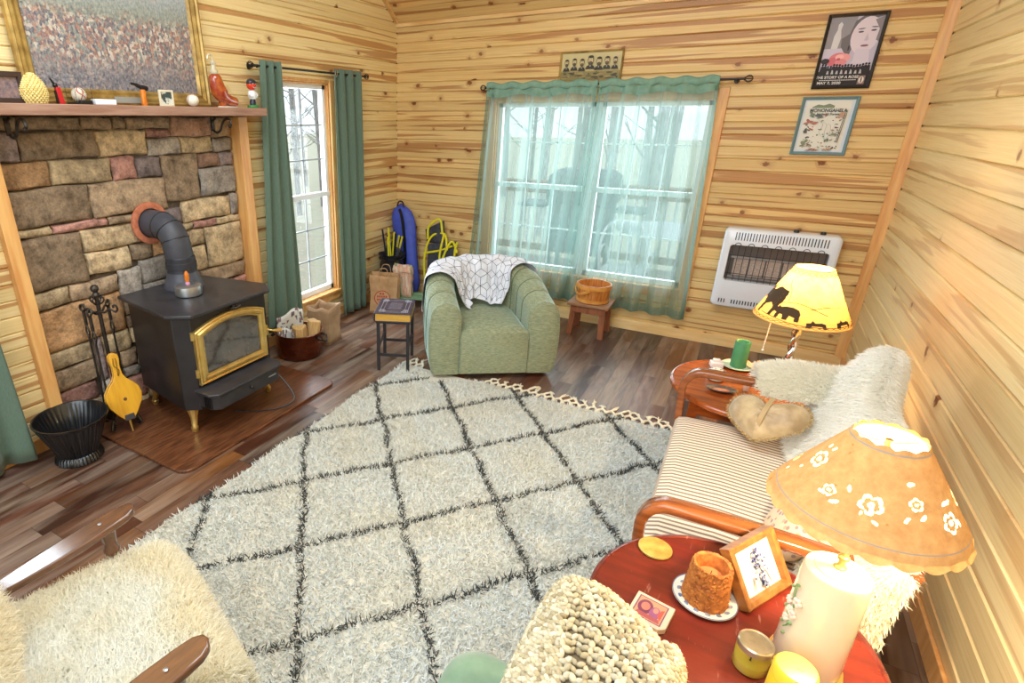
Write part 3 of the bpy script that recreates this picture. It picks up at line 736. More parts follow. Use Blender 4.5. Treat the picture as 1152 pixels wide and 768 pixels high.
t = thing('curtain', 'long sage green curtain hanging between mantel and tall window', 'curtain', (.08, -1.76, .02), group=None)
curtain(t, -1.86, -1.635, -2.0, -1.60, 2.058, .16, 3.0, .026, l3, CURT, seed=1, ampb=1.1)
grommets(t, ((-1.83, 1), (-1.75, -1), (-1.67, 1)), 2.023, .02)
t = thing('curtain', 'long sage green curtain right of the tall window, by the corner', 'curtain', (.08, -.88, .02))
curtain(t, -1.085, -.69, -1.06, -.70, 2.056, .025, 3.5, .026, l3, CURT, seed=2, ph=1.0)
grommets(t, ((-1.04, 1), (-.95, -1), (-.86, 1), (-.78, -1)), 2.023, .02)
t = thing('curtain', 'green curtain at the left edge, behind the black coal bucket', 'curtain', (.09, -4.0, .02))
curtain(t, -3.80, -4.3, -3.77, -4.3, 2.058, .035, 3.2, .035, lambda p, z, d: (.085 + d, p, z), CURT, seed=3, ph=.6)
t2 = thing('curtain_rod', 'dark curtain rod on the fireplace wall near its left end', 'curtain rod', (.085, -4.2, 2.023))
rod(t2, (.085, -5.4, 2.023), (.085, -3.70, 2.023), .008, BRONZE, 'y', [((.001, -3.72, 2.02), (.085, -3.72, 2.02))])
# ---- hearth pad
PADM = M('hearth_board_wood', C(120, 74, 46), C(76, 44, 27), 9, (9, .9, 1), .30, bump=.08, bs=9)
def rrect(x0, x1, y0, y1, r, n=6):
    pts = []
    for cx_, cy_, a in ((x1 - r, y1 - r, 0), (x0 + r, y1 - r, PI / 2), (x0 + r, y0 + r, PI), (x1 - r, y0 + r, 1.5 * PI)):
        for i in range(n + 1):
            q = a + PI / 2 * i / n; pts.append((cx_ + r * math.cos(q), cy_ + r * math.sin(q)))
    return pts
o = MB().prism(rrect(-.03, .862, -3.43, -2.17, .07), .0005, .018, 'z').build('hearth_pad', PADM, bevel=.004)
tag(o, 'brown wooden hearth board under the wood stove', 'hearth pad')
ZP = .0185
# ---- wood stove
t = thing('wood_stove', 'black wood stove with brass framed glass door and flue pipe', 'stove', (.38, -2.825, ZP))
W_ = lambda mb, n, m, **k: mb.build(n, m, k.pop('par', t), world=True, **k)
def outline(f, s=0):   # plan: narrower at the back, chamfered front corners
    return [(.06 - f, -2.825 - .25 - f), (.56, -2.825 - .335 - f), (.64 + f, -2.825 - .275 - f * .4), (.64 + f, -2.825 + .275 + f * .4), (.56, -2.825 + .335 + f), (.06 - f, -2.825 + .25 + f)]
mb = MB(); mb.prism(outline(0), .165, .722, 'z'); W_(mb, 'body', BLACK, bevel=.006)
mb = MB(); mb.prism(outline(.035), .722, .742, 'z'); W_(mb, 'top', BLACK2, bevel=.005)
for (x, y, dx, dy) in ((.55, -3.10, .02, -.02), (.55, -2.55, .02, .02), (.10, -3.02, -.01, -.015), (.10, -2.63, -.01, .015)):
    mb = MB(); mb.tube([(x, y, .168), (x, y, .155), (x + dx * .3, y + dy * .3, .10), (x + dx, y + dy, .052), (x + dx, y + dy, .046), (x + dx, y + dy, ZP + .02), (x + dx, y + dy, ZP + .001)], [.034, .036, .021, .016, .022, .021, .017], 8)
    W_(mb, 'leg', BRASS)
# ash lip
mb = MB(); lip = [(.64, -3.14), (.76, -3.14), (.80, -3.10), (.80, -2.62), (.76, -2.585), (.64, -2.585)]
mb.prism(lip, .292, .308, 'z'); mb.prism([(.64, -3.12), (.75, -3.12), (.785, -3.085), (.785, -2.635), (.75, -2.605), (.64, -2.605)], .205, .292, 'z')
lp = W_(mb, 'ash_drawer', BLACK2, bevel=.004)
mb = MB(); mb.sph((.792, -2.86, .25), .011, 10, 8); W_(mb, 'knob', IRON, par=lp)
mb = MB(); mb.bb((.786, -2.72, .252), (.789, -2.66, .259)); W_(mb, 'badge', STEEL, par=lp)
mb = MB()
for i in range(5): mb.bb((.70 + .012 * i, -3.128, .215), (.707 + .012 * i, -3.118, .28))
W_(mb, 'vent_slots', BLKPL, par=lp)
# arched brass door
def arch(y0, y1, z0, zs, rise, n=14):
    top = [(y1 + (y0 - y1) * i / n, zs + rise * (1 - (2 * i / n - 1) ** 2)) for i in range(n + 1)]
    return [(y0, z0), (y1, z0)] + top
out_ = arch(-3.10, -2.585, .325, .635, .052); inn = arch(-3.045, -2.637, .378, .600, .044)
def ringframe(mb, o_, i_, xs):
    n = len(o_); lay = []
    lerp = lambda k: [(a[0] * (1 - k) + b[0] * k, a[1] * (1 - k) + b[1] * k) for a, b in zip(o_, i_)]
    for k, x in xs: lay.append([(x, p[0], p[1]) for p in lerp(k)])
    m = len(lay); v = np.array(lay).reshape(-1, 3)
    f = [(r * n + j, r * n + (j + 1) % n, ((r + 1) % m) * n + (j + 1) % n, ((r + 1) % m) * n + j) for r in range(m) for j in range(n)]
    return mb.add(v, f)
dr = W_(ringframe(MB(), out_, inn, [(0, .642), (0, .662), (.12, .668), (.3, .664), (.45, .672), (.7, .672), (.85, .664), (1, .662), (1, .642)]), 'door', BRASS, smooth=25)
SOOT = NT('smoked_glass'); SOOT.base(SOOT.ramp(SOOT.noise(SOOT.coord(), 7, 4, .6, 1), [(.3, C(52, 46, 42)), (.7, C(84, 74, 66))])); SOOT.rough(.06); SOOT.b.inputs['Specular IOR Level'].default_value = 1.0; SOOT.b.inputs['Coat Weight'].default_value = 1; SOOT.b.inputs['Coat Roughness'].default_value = .03; SOOT = SOOT.m
mb = MB(); mb.prism(inn, .645, .656, 'x'); W_(mb, 'glass', SOOT, par=dr)
for z in (.62, .40):
    mb = MB(); mb.cyl((.658, -3.112, z - .02), (.658, -3.112, z + .022), .011, None, 10); mb.bb((.643, -3.11, z - .012), (.662, -3.08, z + .012)); W_(mb, 'hinge', BRASS, par=dr)
mb = MB(); mb.bb((.643, -2.60, .455), (.664, -2.57, .52)); mb.cyl((.655, -2.572, .49), (.69, -2.56, .485), .006, None, 8); mb.tube([(.69, -2.56, .485), (.70, -2.535, .478), (.705, -2.50, .472)], [.006, .011, .012], 10); W_(mb, 'handle', BRASS, par=dr)
mb = MB()
for i in range(5): a = 2 * PI * i / 5; mb.sph((.66, -2.80 + .016 * math.cos(a), .705 + .010 * math.sin(a)), .009, 8, 6)
mb.tube([(.652, -2.83, .697), (.672, -2.80, .697), (.672, -2.77, .705)], .006, 8); mb.cyl((.638, -2.80, .7), (.665, -2.80, .7), .007, None, 8); W_(mb, 'damper_knob', IRON)
# flue
mb = MB(); P = [(-.03, -2.79, 1.112), (.06, -2.785, 1.108)] + [tuple(np.array((.075, -2.782, .985)) + .12 * np.array((math.sin(a) * .95, math.sin(a) * .03, math.cos(a)))) for a in np.linspace(.1, PI / 2, 9)] + [(.188, -2.77, .93)]
mb.tube(P, .082, 28); fp = W_(mb, 'flue_pipe', M('flue_grey', C(58, 58, 64), C(70, 70, 77), 8, rough=.5), smooth=60)
mb = MB(); mb.lathe([(.084, .93), (.086, .925), (.086, .90), (.090, .897), (.090, .862), (.086, .86), (.088, .835)], (.19, -2.768, 0), 28); W_(mb, 'collar', M('flue_collar', C(44, 44, 50), rough=.5), par=fp, smooth=20)
mb = MB(); mb.lathe([(.088, .838), (.092, .82), (.112, .772), (.114, .768), (.118, .7425)], (.19, -2.768, 0), 28); W_(mb, 'flue_boot', M('flue_boot_grey', C(70, 70, 78), rough=.45), par=fp, smooth=30)
mb = MB()
for k in (2, 5, 8): mb.tube([np.array(P[k]) + .0835 * (np.array((0, 1, 0)) * math.cos(a) + np.cross(np.gradient(np.array(P), axis=0)[k] / np.linalg.norm(np.gradient(np.array(P), axis=0)[k]), (0, 1, 0)) * math.sin(a)) for a in np.linspace(0, 2 * PI, 29)[:-1]], .0025, 6, closed=True)
W_(mb, 'seam', BLACK, par=fp)
o = MB().lathe([(.088, -.004), (.120, -.004), (.124, .0), (.124, .014), (.114, .020), (.088, .016)], n=40, cap=False, M=Matrix.Rotation(PI / 2, 3, 'Y')).build('thimble_ring', M('terracotta', C(196, 118, 84), C(172, 96, 66), 40, rough=.75), loc=(-.018, -2.79, 1.112))
tag(o, 'terracotta ring where the flue enters the stone', 'flue collar')
# kettle-like tin with an upright orange knob
t = thing('steel_kettle', 'small round stainless kettle on the stove top', 'kettle', (.36, -2.87, .7425))
MB().lathe([(.066, 0), (.076, .006), (.078, .034), (.074, .056), (.058, .066), (.03, .0665), (.004, .067)], n=36).build('body', STEEL, t)
mb = MB(); mb.lathe([(.008, .066), (.010, .075), (.014, .10), (.013, .125), (.006, .14), (.002, .142)], (0, 0, 0), 12); mb.build('knob', ORNG, t)
mb = MB(); mb.lathe([(.012, .0645), (.013, .07), (.009, .082)], n=12); mb.build('knob_collar', M('lilac_wax', C(214, 150, 190), rough=.4), t)
o = MB().tube(smoothpath([(.652, -2.575, .19), (.70, -2.54, .165), (.83, -2.56, .06), (.80, -2.66, .024), (.70, -2.78, .024), (.58, -2.84, .024)], 7), .004, 8).build('power_cord', BLKPL)
tag(o, 'thin black power cord looping from the stove onto the hearth board', 'cord')
# ---- fire tools on a scrolled stand
t = thing('tool_stand', 'wrought iron fireside tool stand in front of the stone', 'tool stand', (.13, -3.285, ZP))
mb = MB(); mb.tube([(0, 0, .06), (0, 0, .80)], .011, 10); mb.sph((0, 0, .83), .022, 14, 10); mb.lathe([(.012, .79), (.02, .795), (.012, .81)], n=12); mb.lathe([(.02, .07), (.024, .08), (.013, .1)], n=12); mb.build('pole', IRON, t)
for k in range(4):
    a = k * PI / 2 + .5; d = np.array((math.cos(a), math.sin(a), 0)); mb = MB()
    mb.tube([tuple(d * r_ + np.array((0, 0, z))) for r_, z in ((.0, .085), (.03, .10), (.07, .085), (.10, .05), (.115, .02), (.10, .010), (.085, .016), (.085, .03), (.095, .032))], .009, 8); mb.build('leg', IRON, t)
for k in range(4):
    a = k * PI / 2 + .5; d = np.array((math.cos(a), math.sin(a), 0)); mb = MB()
    mb.tube(smoothpath([tuple(d * r_ + np.array((0, 0, z))) for r_, z in ((0, .70), (.03, .695), (.06, .715), (.09, .70), (.105, .715), (.10, .735), (.085, .735), (.083, .722))], 4), .006, 8)
    mb.tube(smoothpath([tuple(d * r_ + np.array((0, 0, z))) for r_, z in ((0, .74), (.025, .75), (.04, .77), (.03, .785), (.018, .778))], 4), .005, 6); mb.build('hook', IRON, t)
def tool(k, name, label, fn):
    a = k * PI / 2 + .5; x, y = .13 + .09 * math.cos(a), -3.285 + .09 * math.sin(a)
    t_ = thing(name, label, 'fire tool', (x, y, ZP + .06))
    mb = MB(); mb.tube([(.0 + .018 * math.cos(q), .018 * math.sin(q) * .4, .66 + .018 * math.sin(q) + .0) for q in np.linspace(0, 2 * PI, 13)[:-1]], .004, 6, closed=True); mb.tube([(0, 0, .642), (0, 0, .56)], .009, 8); mb.tube(smoothpath([(0, 0, .56), (.016, 0, .52), (0, 0, .48)], 5), .005, 6); mb.tube(smoothpath([(0, 0, .56), (-.016, 0, .52), (0, 0, .48)], 5), .005, 6); mb.build('handle', IRON, t_)
    fn(t_)
def poker(t_):
    MB().tube([(0, 0, .49), (0, 0, .06), (0, 0, .0)], [.006, .006, .002], 8).tube(smoothpath([(0, 0, .08), (.02, .01, .065), (.032, .015, .04)], 4), .0045, 8).build('shaft', IRON, t_)
def shovel(t_):
    MB().tube([(0, 0, .49), (0, 0, .14)], .006, 8).build('shaft', IRON, t_)
    MB().grid(lambda u, v: ((u - .5) * (.07 + .03 * v), .012 * (1 - (2 * u - 1) ** 2) - .01, .15 - .14 * v), 8, 6).build('pan', IRON, t_, solid=.002)
def broom(t_):
    MB().tube([(0, 0, .49), (0, 0, .16)], .006, 8).lathe([(.012, .15), (.018, .145), (.018, .125), (.012, .12)], n=12).build('shaft', IRON, t_)
    g = np.random.default_rng(5); P = np.stack([g.uniform(-.013, .013, 400), g.uniform(-.013, .013, 400), np.full(400, .128)], 1)
    mb = MB(); mb.strands(P, np.tile([0, 0, -1.0], (400, 1)), .115, .003, .16, seed=4); mb.build('bristles', M('dark_bristle', C(70, 58, 44), rough=.9), t_)
tool(2, 'fire_poker', 'iron fire poker hanging on the tool stand', poker)
tool(3, 'ash_shovel', 'iron ash shovel hanging on the tool stand', shovel)
tool(1, 'hearth_brush', 'iron handled hearth brush hanging on the tool stand', broom)
# ---- bellows leaning on the stand
t = thing('fireplace_bellows', 'yellow wooden bellows with leather sides leaning on the tool stand', 'bellows', (.265, -3.315, ZP + .004))
half = [(0, .08), (.028, .083), (.05, .11), (.088, .17), (.097, .21), (.09, .25), (.066, .285), (.036, .315), (.022, .345), (.019, .39), (.026, .43), (.024, .455), (.010, .468)]
prof = [(-y, z) for y, z in half[::-1]] + half[1:]
YEL = M('varnished_maple', C(222, 164, 40), C(206, 144, 28), 6, (8, 8, 1), .3, coat=.3)
MB().prism(prof, .020, .030, 'x').build('front_board', YEL, t, bevel=.003)
MB().prism(prof, -.012, -.002, 'x').build('back_board', YEL, t, bevel=.003)
MB().prism([(a * .93, .085 + (b - .085) * .98) for a, b in prof if b < .34], -.002, .020, 'x').build('leather', M('dark_leather', C(58, 36, 28), rough=.6), t)
MB().prism([(-.030, .075), (.030, .075), (.026, .11), (-.026, .11)], -.013, .032, 'x').build('collar', M('grey_leather', C(64, 60, 62), rough=.6), t, bevel=.003)
MB().cyl((.009, 0, .0), (.009, 0, .078), .004, .008, 12).build('nozzle', BRASS, t)
MB().lathe([(.009, 0), (.010, .002), (.006, .004), (.003, .002)], n=14, M=Matrix.Rotation(PI / 2, 3, 'Y'), c=(.030, 0, .20)).build('valve', M('brown_knot', C(96, 56, 20), rough=.5), t)
MB().tube(smoothpath([(.033, -.006, .44), (.036, -.012, .40), (.036, .008, .37), (.036, -.004, .34), (.035, .006, .42), (.033, .004, .44)], 5), .0018, 6).build('thong', M('leather_thong', C(96, 60, 20), rough=.7), t)
t.rotation_euler = (0, math.radians(-13), math.radians(-14))
# ---- coal bucket
t = thing('coal_bucket', 'black ribbed metal coal bucket on the floor', 'bucket', (.225, -3.605, .0005), .35)
flute = lambda a, z: 1 + .018 * (1 if math.sin(a * 40) > 0 else -1) * (1 if .02 < z < .235 else 0)
BK = M('black_enamel', C(18, 18, 21), rough=.28, coat=.2)
mb = MB(); mb.lathe([(.092, .035), (.098, .036), (.112, .08), (.140, .15), (.166, .22), (.172, .236), (.180, .242), (.180, .250), (.172, .250), (.164, .236), (.134, .15), (.106, .08), (.088, .042), (.002, .041)], n=160, ring=flute, cap=False); mb.build('bowl', BK, t, smooth=30)
mb = MB(); mb.lathe([(.112, 0), (.118, .004), (.110, .036), (.096, .046), (.092, .036), (.100, .004)], n=160, ring=lambda a, z: 1 + .02 * math.sin(a * 40), cap=False); mb.build('foot', BK, t, smooth=50)
# ---- copper pot, newspapers and logs
def copper():
    s = NT('hammered_copper'); v = s.node('ShaderNodeTexVoronoi'); v.inputs['Scale'].default_value = 62; s.link(s.coord(), v.inputs['Vector'])
    s.base(s.ramp(s.noise(s.coord(), 6, 3), [(.3, C(138, 74, 44)), (.7, C(94, 44, 30))])); s.rough(.28); s.b.inputs['Metallic'].default_value = .8; s.bump(v.outputs[0], .55, .004); return s.m
PX, PY = .30, -1.905
t = thing('copper_pot', 'hammered copper pot by the curtain holding newspaper and logs', 'pot', (PX, PY, .0005))
MB().lathe([(.002, .0), (.150, .0), (.168, .012), (.178, .05), (.180, .12), (.178, .185), (.184, .192), (.184, .199), (.174, .199), (.170, .185), (.172, .05), (.150, .018), (.002, .016)], n=56, cap=False).build('bowl', copper(), t, smooth=50)
for s_ in (-1, 1):
    a = .30 if s_ > 0 else PI + .30
    mb = MB(); d = np.array((math.cos(a), math.sin(a), 0)); e = np.array((-math.sin(a), math.cos(a), 0))
    mb.tube(smoothpath([tuple(d * .183 - e * .05 + np.array((0, 0, .165))), tuple(d * .205 - e * .05 + np.array((0, 0, .155))), tuple(d * .222 + np.array((0, 0, .13))), tuple(d * .205 + e * .05 + np.array((0, 0, .155))), tuple(d * .183 + e * .05 + np.array((0, 0, .165)))], 5), .007, 8)
    for q in (-1, 1): mb.sph(tuple(d * .184 + e * .05 * q + np.array((0, 0, .165))), .013, 8, 6)
    mb.build('handle', IRON, t)
def newsprint():
    s = NT('newsprint'); co = s.coord('Generated'); v = s.node('ShaderNodeTexVoronoi', distance='CHEBYCHEV'); v.inputs['Scale'].default_value = 5; s.link(co, v.inputs['Vector'])
    n = s.noise(co, 14, 4, .7); c = s.mix(s.ramp(v.outputs[0], [(.3, (1, 1, 1)), (.34, (0, 0, 0))], 'CONSTANT'), C(222, 222, 216), s.ramp(n, [(.35, C(40, 42, 52)), (.5, C(120, 116, 124)), (.62, C(170, 90, 80)), (.72, C(200, 200, 205))]))
    s.base(c); s.rough(.8); return s.m
NEWS = newsprint()
def sheet(name, label, c, w_, h_, rz, tilt, bend, seed, group=None):
    t_ = thing(name, label, 'newspaper', c, rz, group)
    o = MB().grid(lambda u, v: ((u - .5) * w_, bend * math.sin(PI * u) + .008 * math.sin(9 * u + seed) * v - tilt * v * h_, h_ * v * (1 - .08 * math.sin(5 * u + seed))), 14, 8).build('page', NEWS, t_, solid=.004, smooth=70)
    return t_
sheet('newspaper', 'folded newspaper with photos sticking up in the copper pot', (PX - .075, PY - .02, .05), .22, .285, 1.25, .12, .02, 1)
sheet('newspaper', 'crumpled grey newspaper drooping over the copper pot rim', (PX + .0, PY - .115, .03), .15, .205, .35, .10, .03, 4)
BARK = M('split_log_wood', C(214, 178, 120), C(186, 142, 86), 8, (9, 9, 1), .8); 
def log(label, c, r, L, rx, rz, seed):
    g = random.Random(seed); n = 14; ring = [r * g.uniform(.86, 1.08) for _ in range(n)]
    poly = [(ring[i] * math.cos(2 * PI * i / n), ring[i] * math.sin(2 * PI * i / n) if i not in (3, 4, 5) else ring[i] * .45) for i in range(n)]
    t_ = thing('split_log', label, 'log', c, 0, 'logs in the copper pot'); t_.rotation_euler = (rx, 0, rz)
    MB().prism(poly, 0, L, 'z').build('wood', BARK, t_, bevel=.006)
log('pale split log end showing in the middle of the copper pot', (PX + .055, PY - .045, .03), .055, .235, .12, .5, 1)
log('split log leaning to the paper bag side of the copper pot', (PX + .07, PY + .075, .03), .055, .235, -.10, -.4, 2)
# ---- brown paper bags
KRAFT = M('kraft_paper', C(192, 152, 108), C(170, 128, 84), 12, rough=.8, bump=.12, bs=18)
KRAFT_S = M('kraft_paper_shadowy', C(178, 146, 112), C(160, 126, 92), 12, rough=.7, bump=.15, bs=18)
def paper_bag(name, label, c, w_, d_, h_, rz, m, crump=.012, seed=0, handles=True, logo=None):
    t_ = thing(name, label, 'paper bag', c, rz); g = random.Random(seed); rings = []
    for k in range(9):
        z = h_ * k / 8; s_ = 1 - .06 * math.sin(PI * k / 8); ring = []
        for (x, y) in [(-1, -1), (-.33, -1), (.33, -1), (1, -1), (1, 0), (1, 1), (.33, 1), (-.33, 1), (-1, 1), (-1, 0)]:
            xx = x * w_ / 2 * (s_ if abs(y) == 1 else .90); yy = y * d_ / 2 * s_
            q = crump * k / 8
            ring.append((xx + g.uniform(-q, q), yy + g.uniform(-q, q), z + (g.uniform(-q, q) if k else 0)))
        rings.append(ring)
    mb = MB().loft(rings, cap=False); n = len(rings[0]); mb.add(rings[0], [tuple(range(n))[::-1]])
    mb.build('bag', m, t_, smooth=35, solid=.002)
    if handles:
        for s_ in (-1, 1):
            mb = MB(); mb.sweep(smoothpath([(-w_ * .16, s_ * d_ * .47, h_ - .06), (-w_ * .16, s_ * d_ * .49, h_ + .01), (-w_ * .1, s_ * d_ * .45, h_ + .065), (w_ * .1, s_ * d_ * .45, h_ + .065), (w_ * .16, s_ * d_ * .49, h_ + .01), (w_ * .16, s_ * d_ * .47, h_ - .06)], 5), [(-.002, -.009), (.002, -.009), (.002, .009), (-.002, .009)], up=(0, 1, 0)); mb.build('handle', m, t_)
    return t_
paper_bag('paper_bag', 'plain brown paper bag behind the copper pot', (.285, -1.575, .001), .20, .18, .30, .12, KRAFT_S, .014, 2, False)
tb = paper_bag('paper_bag', 'brown paper shopping bag with a round red logo', (.30, -.70, .001), .27, .17, .36, .42, KRAFT, .010, 3, True)
LOGO = NT('red_round_print'); x, y, z = LOGO.sep(LOGO.coord())
rr = LOGO.math('SQRT', LOGO.math('ADD', LOGO.math('MULTIPLY', x, x), LOGO.math('MULTIPLY', z, z)))
ring_ = LOGO.math('LESS_THAN', LOGO.math('ABSOLUTE', LOGO.math('SUBTRACT', rr, .072)), .004)
LOGO.base(LOGO.mix(ring_, C(190, 150, 106), C(176, 58, 46))); LOGO.rough(.8); LOGO = LOGO.m
lg = MB().lathe([(.078, 0), (.078, .001)], n=36, M=Matrix.Rotation(PI / 2, 3, 'X')).build('logo', LOGO, tb, loc=(-.01, -.0885, .15))
REDINK = M('red_ink', C(184, 70, 56), rough=.8)
for i, (wd, zz) in enumerate(((.05, .045), (.10, .018), (.10, -.012), (.07, -.040))):
    mb = MB(); k = int(wd / .017)
    for j in range(k): mb.bb((-wd / 2 + j * wd / k, -.0030, zz - .009), (-wd / 2 + j * wd / k + wd / k * .7, -.0018, zz + .009))
    mb.build('print_line', REDINK, lg)
STRIPE = NT('striped_print'); x, y, z = STRIPE.sep(STRIPE.coord())
n_ = STRIPE.noise(STRIPE.mapping(STRIPE.coord(), (26, 26, 3)), 1, 2)
STRIPE.base(STRIPE.ramp(n_, [(.36, C(120, 150, 106)), (.45, C(214, 188, 158)), (.55, C(206, 150, 124)), (.66, C(222, 204, 178))])); STRIPE.rough(.75); STRIPE = STRIPE.m
paper_bag('gift_bag', 'pink and green printed paper bag behind the logo bag', (.36, -.47, .105), .18, .11, .29, .35, STRIPE, .016, 5, False)
# green step stool under it
GRN = M('sage_painted_wood', C(130, 168, 128), C(112, 150, 112), 9, rough=.55)
t = thing('step_stool', 'low pale green wooden slatted stool in the corner', 'stool', (.40, -.42, 0), .42)
for y in (-.075, 0, .075): MB().bb((-.17, y - .03, .082), (.21, y + .03, .10)).build('slat', GRN, t, bevel=.003)
for x in (-.12, .16):
    MB().bb((x - .012, -.10, .0005), (x + .012, .10, .082)).build('leg_board', GRN, t, bevel=.003)
# black bin bag stuffed with folded camp chair
BAGM = M('black_bin_bag', C(34, 36, 42), rough=.3, bump=.4, bs=16)
t = thing('rubbish_bag', 'black plastic bin liner bag standing in the corner', 'bag', (.16, -.36, .001))
g = random.Random(4); rings = []
for k, (r, z) in enumerate(((.09, 0), (.115, .02), (.12, .12), (.118, .25), (.115, .36), (.10, .42), (.125, .46), (.13, .475), (.105, .46), (.09, .40))):
    rings.append([(r * math.cos(2 * PI * i / 22) * g.uniform(.93, 1.06), r * math.sin(2 * PI * i / 22) * g.uniform(.93, 1.06), z + g.uniform(-.008, .008) * (k > 0)) for i in range(22)])
mb = MB().loft(rings, cap=False); mb.add(rings[0], [tuple(range(22))[::-1]]); mb.build('liner', BAGM, t, smooth=50)
MB().tube([(.122 * math.cos(a), .122 * math.sin(a), .43 + .01 * math.sin(3 * a)) for a in np.linspace(0, 2 * PI, 25)[:-1]], .008, 6, closed=True).build('drawstring', BLKPL, t)
YT = M('yellow_coated_tube', C(226, 214, 40), rough=.35); DK = M('dark_grey_canvas', C(70, 70, 78), C(54, 54, 62), 40, rough=.85)
t = thing('camp_chair', 'folded camp chair with yellow tips standing in the black bag', 'folding chair', (.16, -.36, .42))
g = random.Random(8)
for i in range(11):
    x, y = g.uniform(-.05, .06), g.uniform(-.05, .05); dx, dy = g.uniform(-.09, .10), g.uniform(-.06, .05); h = g.uniform(.20, .30)
    MB().tube([(x, y, -.05), (x + dx * .5, y + dy * .5, h * .45), (x + dx, y + dy, h)], .009, 8).build('leg', YT if i % 3 else BLKPL, t)
MB().grid(lambda u, v: (-.08 + .16 * u + .02 * v, .03 * math.sin(6 * u), -.03 + .20 * v * (1 - .5 * abs(u - .4))), 10, 6).build('fabric', DK, t, solid=.004)
# blue carrying bag leaning in the corner
BLUE = M('royal_blue_nylon', C(54, 72, 168), C(66, 86, 190), 12, rough=.55, bump=.25, bs=9)
t = thing('blue_carry_bag', 'tall royal blue carrying bag leaning in the corner', 'bag', (.285, -.185, .006))
mb = MB(); rings = []
for k in range(15):
    u = k / 14; rx = .128 * (1 - .9 * (2 * u - 1) ** 8) * (.82 + .28 * u); ry = .062 * (1 - .9 * (2 * u - 1) ** 8)
    rings.append([(-.17 * u + rx * math.cos(a) * (1 + .04 * math.sin(3 * a + 9 * u)), .08 * u + ry * math.sin(a), .91 * u) for a in np.linspace(0, 2 * PI, 21)[:-1]])
mb.loft(rings); mb.build('bag', BLUE, t, smooth=70)
MB().sweep(smoothpath([(-.165, .035, .86), (-.11, -.005, .78), (-.075, -.022, .60), (-.05, -.042, .40), (-.06, -.046, .27)], 6), [(-.014, -.004), (.014, -.004), (.014, .004), (-.014, .004)], up=(0, -1, .2)).build('strap', BLKPL, t)
MB().tube(smoothpath([(-.20, .05, .885), (-.18, .05, .93), (-.14, .05, .93), (-.12, .05, .88)], 5), .008, 8).build('handle', BLKPL, t)
t = thing('camp_chair', 'folded grey camp chair with yellow tube frame beside the blue bag', 'folding chair', (.585, -.16, .002))
for pth in ([(-.13, -.02, .02), (-.17, 0, .40), (-.12, .04, .62), (.02, .05, .66), (.08, .0, .52)], [(-.15, .03, .60), (-.14, .03, .72), (-.03, .04, .80), (.0, .05, .66)], [(-.10, -.03, .02), (.06, .0, .50), (.12, .03, .60), (.17, .03, .50)], [(.09, -.04, .02), (.0, .0, .40), (.02, .04, .66)], [(-.17, .02, .46), (-.02, .03, .50), (.12, .03, .56)], [(.16, -.03, .02), (.15, .02, .48), (.17, .03, .60)]):
    MB().tube(smoothpath(pth, 5), .011, 8).build('frame_tube', YT, t)
MB().grid(lambda u, v: (-.17 + .20 * u - .02 * v, .05 + .012 * math.sin(7 * u), .56 + .23 * v * (.55 + .45 * u)), 8, 6).build('backrest', DK, t, solid=.004)
MB().grid(lambda u, v: (-.15 + .31 * u * (1 - .2 * v), .035 + .01 * math.sin(9 * u), .55 - .45 * v + .06 * u), 10, 8).build('seat', DK, t, solid=.004)
o = MB().prism(rrect(-.02, .02, -.07, .07, .012), 0, .47, 'z').build('plastic_case', M('pale_blue_plastic', C(196, 206, 220), rough=.4), loc=(.80, -.13, .001), bevel=.006)
tag(o, 'pale blue grey plastic case standing behind the green armchair', 'case')
# ================================================================ window wall
y0, y1 = WB[0], WB[1]; z0, z1 = WB[2], WB[3]
t = thing('window_2', None, None); tag(t, kind='structure')
mb = MB()
for a, b in (((y0, 0, z0), (y0 + .012, .095, z1)), ((y1 - .012, 0, z0), (y1, .095, z1)), ((y0, 0, z1 - .012), (y1, .095, z1)), ((y0, -.03, z0), (y1, .095, z0 + .015)),
             ((y0 - .07, -.018, z0 - .07), (y0, 0, z1 + .07)), ((y1, -.018, z0 - .07), (y1 + .07, 0, z1 + .07)), ((y0, -.018, z1), (y1, 0, z1 + .07)), ((y0, -.016, z0 - .07), (y1, 0, z0))): mb.bb(a, b)
mb.build('window_casing', PINE_T, t, bevel=.003)
mb = MB(); mu = MB(); gl = MB()
for a, b in ((y0 + .012, 1.855), (1.905, y1 - .012)):
    c, d = z0 + .015, z1 - .012
    for lo, hi in (((a, .03, c), (a + .035, .075, d)), ((b - .035, .03, c), (b, .075, d)), ((a, .03, d - .035), (b, .075, d)), ((a, .03, c), (b, .075, c + .045)), ((a, .022, 1.125), (b, .065, 1.165))): mb.bb(lo, hi)
    for k in (1, 2):
        x = a + .035 + (b - a - .07) * k / 3; mu.bb((x - .006, .046, c + .045), (x + .006, .052, d - .03))
    for z in ((c + 1.125) / 2 + .02, 1.507): mu.bb((a + .03, .046, z - .006), (b - .03, .052, z + .006))
    gl.bb((a + .03, .054, c + .04), (b - .03, .0555, d - .03))
mb.bb((1.855, .022, z0 + .015), (1.905, .08, z1 - .012))
mb.build('window_frame', VINYL, t, bevel=.003); mu.build('muntins', VINYL, t); gl.build('pane', PANE, t)
